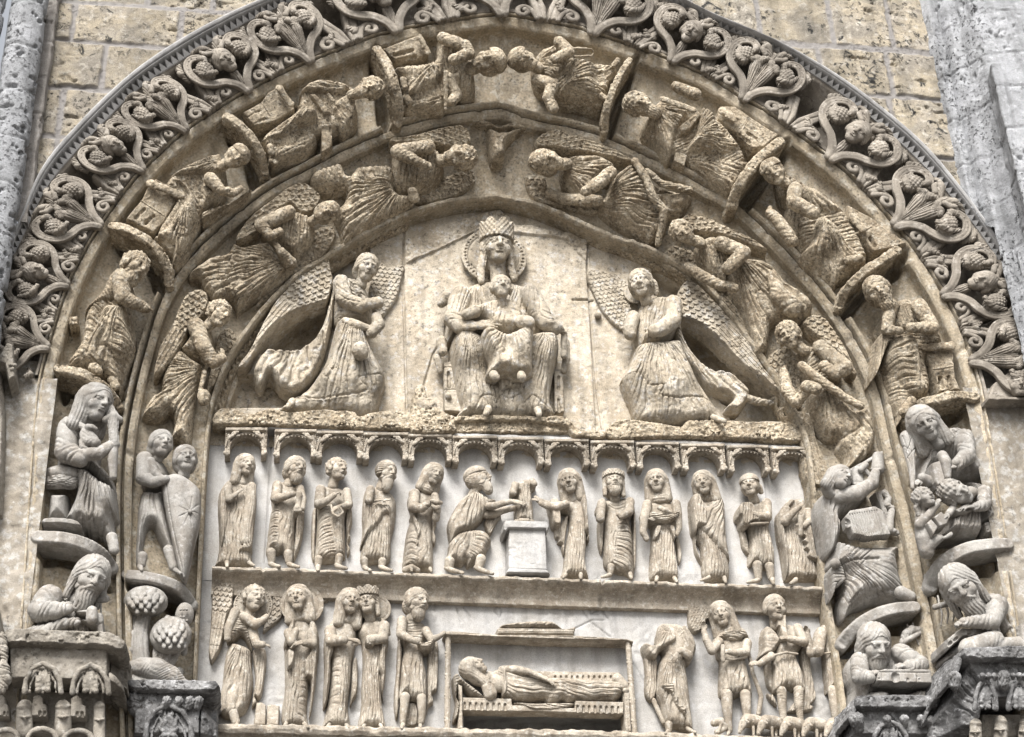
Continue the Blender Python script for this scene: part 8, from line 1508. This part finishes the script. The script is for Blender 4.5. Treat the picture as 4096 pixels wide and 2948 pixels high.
# canopies with tiny towers below the corner capitals
def canopy(zone, label, base, towers, houses, arches, d):
    f = Fig('tower_canopy', label, 'canopy', zone, 0, 2.3, M_CAP, 1.4)
    f.slab(base, d-60, w=8, smooth=0, back=d-200, part='wall', edge=.9)
    for n, (x, y, w, h) in enumerate(towers):
        k = 'tower#%d' % n
        f.cap([(x, y+12, d-6, w*.45), (x, y+h, d-10, w*.5)], k, fd=.9).cap([(x-w*.42, y+h*.42, d+2, 7), (x, y+h*.44, d+w*.35, 7), (x+w*.42, y+h*.42, d+2, 7)], k).cap([(x, y-14, d, 5), (x, y+6, d-2, w*.46)], k)
        for q in (-.26, .26): f.cap([(x+q*w, y+h*.14, d+w*.28, w*.09), (x+q*w, y+h*.3, d+w*.28, w*.09)], k, mode='s', fd=2.2); f.cap([(x+q*w, y+h*.56, d+w*.3, w*.1), (x+q*w, y+h*.85, d+w*.3, w*.1)], k, mode='s', fd=2.2)
    for n, (x, y, w, h) in enumerate(houses):
        k = 'house#%d' % n
        f.slab([(x-w*.5, y+h*.5), (x-w*.3, y+h*.42), (x-w*.3, y+h*.18), (x, y), (x+w*.3, y+h*.18), (x+w*.3, y+h*.42), (x+w*.5, y+h*.5), (x+w*.5, y+h), (x-w*.5, y+h)], d, w=8, smooth=0, back=d-90, part=k, edge=.7)
        for q in (-.12, .12): f.cap([(x+q*w, y+h*.26, d, w*.07), (x+q*w, y+h*.38, d, w*.07)], k, mode='s', fd=2.2)
        for q in (-.3, 0, .3): f.cap([(x+q*w, y+h*.66, d, w*.08), (x+q*w, y+h*.88, d, w*.08)], k, mode='s', fd=2.2)
    for n, (x, y, r) in enumerate(arches):
        f.cap([(x+r*math.cos(a), y-r*.75*math.sin(a), d+16, 15) for a in np.linspace(math.pi, 0, 11)], 'arch#%d' % n, fold=None).cap([(x, y+10, d-30, r*.8)], 'wall', mode='s')
    return f
canopy('za', 'row of tiny stone towers and houses over small arches, below the left corner capital', [(-60, 1400), (690, 1410), (690, 1680), (-60, 1680)], [(160, 1425, 92, 175), (412, 1425, 92, 175), (648, 1420, 66, 230)], [(40, 1430, 100, 150), (275, 1430, 125, 150), (520, 1435, 130, 150)], [(40, 1640, 75), (275, 1650, 95), (510, 1660, 95)], 455)
canopy('zh', 'tiny stone towers and battlements below the right corner capital', [(1270, 1550), (1660, 1550), (1660, 1700), (1270, 1700)], [(1316, 1535, 78, 150), (1480, 1520, 84, 150), (1630, 1530, 66, 150)], [(1398, 1570, 76, 110), (1556, 1570, 70, 110)], [], 470)
f = Fig('leaf_edge', 'strip of carved leaf at the far left edge below the side wall', 'moulding', 'za', 0, 2.6, M_CAP, 2)
f.slab([(-60, 900), (0, 800), (60, 1090), (60, 1330), (-60, 1340)], 560, w=20, smooth=0, back=380, part='edge').cap([(10, 980, 560, 26), (24, 1060, 566, 24), (30, 1130, 560, 18)], 'leaf', fold=('d', 6, 6, .4)).cap([(10, 1180, 560, 40), (30, 1260, 560, 34), (10, 1320, 560, 26)], 'leaf', fold=('d', 6, 6, .4))
# ---------------------------------------------------------------- scrolls, pine cones, leaves and masks of the foliage arch
class FigLoc(Fig):
    def P(s, x, y, d=0): return np.array((x*U, -d*U, -y*U))
ZONES['loc'] = (0, 0, 1.0)
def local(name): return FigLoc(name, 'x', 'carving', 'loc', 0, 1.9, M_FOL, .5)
def off(pts, o):
    p = np.array([q[:2] for q in pts], float); t = np.gradient(p, axis=0); t /= np.hypot(t[:, 0], t[:, 1])[:, None]
    return [(p[i, 0]-t[i, 1]*o, p[i, 1]+t[i, 0]*o) for i in range(len(p))]
def cone(f, x, y, ang, key):
    f.ell(x, y, 62, 36, 47, 38, key, ang=ang); p = f.part(key); C = f.P(x, y, 60); ca, sa = math.cos(math.radians(ang)), math.sin(math.radians(ang))
    def fn(X, Y, Z):
        u = ((X-C[0])*ca-(Z-C[2])*sa)/U; v = ((X-C[0])*sa+(Z-C[2])*ca)/U
        return 4.2*U*(.5-np.abs(np.sin((u*1.1+v)/5.6)*np.sin((u*1.1-v)/5.6)))+0*Y
    e = np.array((50, 45, 50))*U; p.add(C-e, C+e, fn, 'd')
def scroll_unit(mask):
    f = local('foliage_scroll')
    for q in (-1, 1):
        S = [(0+q*8, 122), (q*24, 92), (q*60, 62), (q*102, 46), (q*136, 18), (q*150, -26), (q*138, -70), (q*106, -92), (q*74, -80), (q*62, -52)]
        dp = [20, 34, 46, 52, 54, 56, 56, 58, 62, 66]
        sp = spline([(a, b, d) for (a, b), d in zip(S, dp)], 4); k = 'scroll_stem#%d' % (q+2); rr = np.linspace(16, 11, len(sp))
        f.cap([(a, b, d, r) for (a, b, d), r in zip(sp, rr)], k, fd=1.1)
        for o in (-10.5, 10.5): f.cap([(a, b, d+9, 5.5) for (a, b), (_, _, d) in zip(off(sp, o), sp)], k, k=1)
        f.dots([(a, b, d+13) for a, b, d in sp[3:-6:2]], 3.6, 70, k, mode='u')
        cone(f, q*94, -16, -q*25, 'pine_cone#%d' % (q+2))
        f.cap([(q*128, -40, 70, 8), (q*118, -2, 80, 12), (q*100, 18, 92, 12), (q*78, 26, 96, 9)], 'leaf#%d' % (q+2), fold=('d', 5, 3, .4)); f.cap([(q*74, -72, 74, 12), (q*66, -56, 84, 13), (q*70, -42, 86, 9)], 'leaf#%d' % (q+12), fold=('c', 3, 4, .3))
        f.cap([(q*10, -70, 70, 14), (q*34, -96, 80, 14), (q*56, -112, 70, 9), (q*84, -116, 50, 6)], 'leaf#%d' % (q+22), fold=('d', 5, 3, .5)); f.cap([(q*26, -58, 84, 11), (q*46, -70, 84, 10), (q*52, -88, 80, 7)], 'leaf#%d' % (q+22), k=2)
        f.cap([(q*160, -40, 30, 10), (q*166, -76, 42, 15), (q*150, -108, 44, 10)], 'leaf#%d' % (q+72), fold=('d', 4, 4, .4)); f.cap([(q*112, 70, 20, 9), (q*140, 84, 30, 13), (q*156, 70, 34, 9)], 'leaf#%d' % (q+82), fold=('d', 4, 4, .4))
        f.cap([(q*150, -66, 40, 8), (q*166, -96, 40, 8), (q*156, -112, 44, 8), (q*146, -102, 44, 6)], k)
    if mask:
        f.head(0, -8, 70, 104, pitch=20, hair='short', part='mask')
        f.cap([(0, 50, 40, 20), (0, 90, 30, 14), (0, 118, 20, 8)], 'leaf#99', fold=('p', 4, 3, .2)); f.cap([(-40, -46, 60, 12), (0, -62, 74, 14), (40, -46, 60, 12)], 'leaf#98', fold=('d', 7, 4, .4))
    else:
        for q in (-1, 1):
            f.cap([(q*6, 116, 24, 9), (q*14, 60, 44, 15), (q*28, 6, 66, 22), (q*40, -22, 80, 16), (q*54, -8, 86, 10)], 'leaf#%d' % (q+50), fold=('p', 5, 4, .3))
            f.cap([(q*30, 0, 78, 12), (q*20, -30, 84, 14), (q*8, -48, 80, 10)], 'leaf#%d' % (q+50), fold=('d', 4, 3, .4))
        f.cap([(0, 110, 22, 8), (0, 40, 50, 16), (0, -20, 60, 18), (0, -60, 64, 14), (0, -100, 50, 9)], 'leaf#60', fold=('p', 5, 4, .3))
    return f
def stalk_unit():
    f = local('stalk_ornament')
    for q in (-1, 1):
        f.slab([(q*0, 70), (q*3, 20), (q*30, -56), (q*70, -50), (q*48, 16), (q*30, 70)], 30, w=7, smooth=0, back=-20, part='ribbon#%d' % (q+2), edge=.6).groove([[(q*10, 66), (q*22, 16), (q*50, -46)]], 3, 4, 24, 'ribbon#%d' % (q+2), smooth=0).dots([(q*(8+i*4.6), 58-i*11.5, 30) for i in range(10)], 3.4, 30, 'ribbon#%d' % (q+2))
        sp = [(q*30, 66), (q*46, 40), (q*66, 28), (q*84, 40), (q*84, 60), (q*68, 66), (q*58, 54), (q*66, 46)]
        s3 = spline([(a, b, 22+i*2) for i, (a, b) in enumerate(sp)], 4); f.cap([(a, b, d, 8) for a, b, d in s3], 'volute#%d' % (q+2), fd=1.2)
    return f
def place_foliage():
    UA, UB, UV = scroll_unit(False), scroll_unit(True), stalk_unit()
    for u in (UA, UB, UV): FIGS.remove(u)
    with ThreadPoolExecutor(3) as ex: list(ex.map(lambda u: u.compute(), (UA, UB, UV)))
    Cw = curve_pts(Cs, 400, 430); cx = Cw[:, [0, 2]]
    M = [(51, 763, 0, 'lowest left, beside the shaft'), (81, 614, 1, 'second from the bottom left'), (146, 468, 0, 'third from the bottom left'), (254, 343, 1, 'above the second left shelf'), (350, 241, 0, 'left, below the ashlar wall'), (499, 146, 1, 'upper left outside the desk figure'), (632, 64, 0, 'upper left near the top edge'), (852, 14, 1, 'at the top edge, left of the apex'), (1090, -30, 0, 'at the very top of the arch'),
         (1338, 6, 0, 'at the top edge, right of the apex'), (1516, 73, 1, 'at the upper right'), (1697, 161, 0, 'above the bearded scribe'), (1893, 302, 1, 'outside the hooded pointing figure'), (2062, 461, 0, 'third from the bottom right'), (2147, 640, 1, 'second from the bottom right'), (2212, 800, 0, 'just above the grotesque block')]
    Dw = curve_pts(D_, 400, 440)[:, [0, 2]]
    def frame(x, y):
        p = PW(x*1.806, y*1.806, 420)[[0, 2]]; i = np.argmin(np.hypot(*(cx-p).T)); n = Dw[np.argmin(np.hypot(*(Dw-cx[i]).T))]-cx[i]
        m = cx[i]+n*.49; return np.array((m[0], -398*U, m[1])), math.atan2(n[0], n[1]), i, np.hypot(*n)/(246*U)
    def put(root, p, th, sc, label, group, first):
        if first: r, kids = root, None
        else:
            r = root.copy(); COL.objects.link(r)
            for ch in root.children:
                c = ch.copy(); COL.objects.link(c); c.parent = r
        r.location = Vector([float(v) for v in p]); r.rotation_euler = (0, th, 0); r.scale = (sc[0], 1, sc[1]); tag(r, label, 'carving', group)
    roots = []
    for u in (UA, UB, UV):
        r = u.link(); r.location = (0, 0, 0)
        for ch in r.children: ch.location = (0, 0, 0)
        roots.append(r)
    used = [0, 0, 0]; prev = None
    fr = [frame(x, y) for x, y, k, w in M]
    gap = [np.linalg.norm(fr[i+1][0]-fr[i][0])/(318*U) for i in range(len(M)-1)]
    for n, (x, y, k, w) in enumerate(M):
        p, th, i, sz = fr[n]; sx = float(np.clip(min(gap[max(n-1, 0)], gap[min(n, len(gap)-1)]), .85, 1.3))
        put(roots[k], p, th, (sx, sz), ('pine cone scrolls round a leafy face ' if k else 'pine cone scrolls round a leaf bundle ')+w, 'foliage scrolls of the outer arch', not used[k]); used[k] = 1
        if n:
            j = (i+fr[n-1][2])//2; t2 = (th+fr[n-1][1])/2; nn = np.array((math.sin(t2), 0, math.cos(t2))); g = float(np.clip(gap[n-1], .9, 1.5))
            q = Cw[j]+nn*76*U*sz; q[1] = -402*U
            put(roots[2], q, t2, (g*1.05, sz*1.08), 'forked stalk beside the scroll '+w, 'stalk ornaments of the outer arch', not used[2]); used[2] = 1
place_foliage()
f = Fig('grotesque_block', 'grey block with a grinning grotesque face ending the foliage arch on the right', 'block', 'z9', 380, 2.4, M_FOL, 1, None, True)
f.slab([(1545, 1060), (1590, 960), (1680, 890), (1900, 880), (1900, 1075)], 60, w=10, smooth=0, back=-40, part='block', edge=.7).slab([(1540, 1055), (1900, 1060), (1900, 1085), (1545, 1080)], 90, w=6, smooth=0, back=-40, part='block')
f.head(1745, 970, 80, 170, pitch=6, hair='none').cap([(1690, 1020, 150, 10), (1745, 1035, 156, 10), (1800, 1020, 150, 10)], 'head', mode='s')
f = Fig('impost_block', 'small stepped impost block at the far left edge under the bleached shaft', 'block', 'z5', 0, 2.6, M_CAP, 2)
f.slab([(-60, 900), (20, 900), (75, 810), (120, 830), (135, 1040), (85, 1075), (60, 960), (-60, 950)], 520, w=14, smooth=0, back=360, edge=.7, part='block').dots([(70, 830, 520), (95, 835, 520), (80, 860, 520)], 14, 520, 'block', mode='u').slab([(-60, 950), (40, 950), (60, 1300), (40, 1900), (-60, 1900)], 470, w=20, smooth=0, back=360, part='shaft')
build_all()
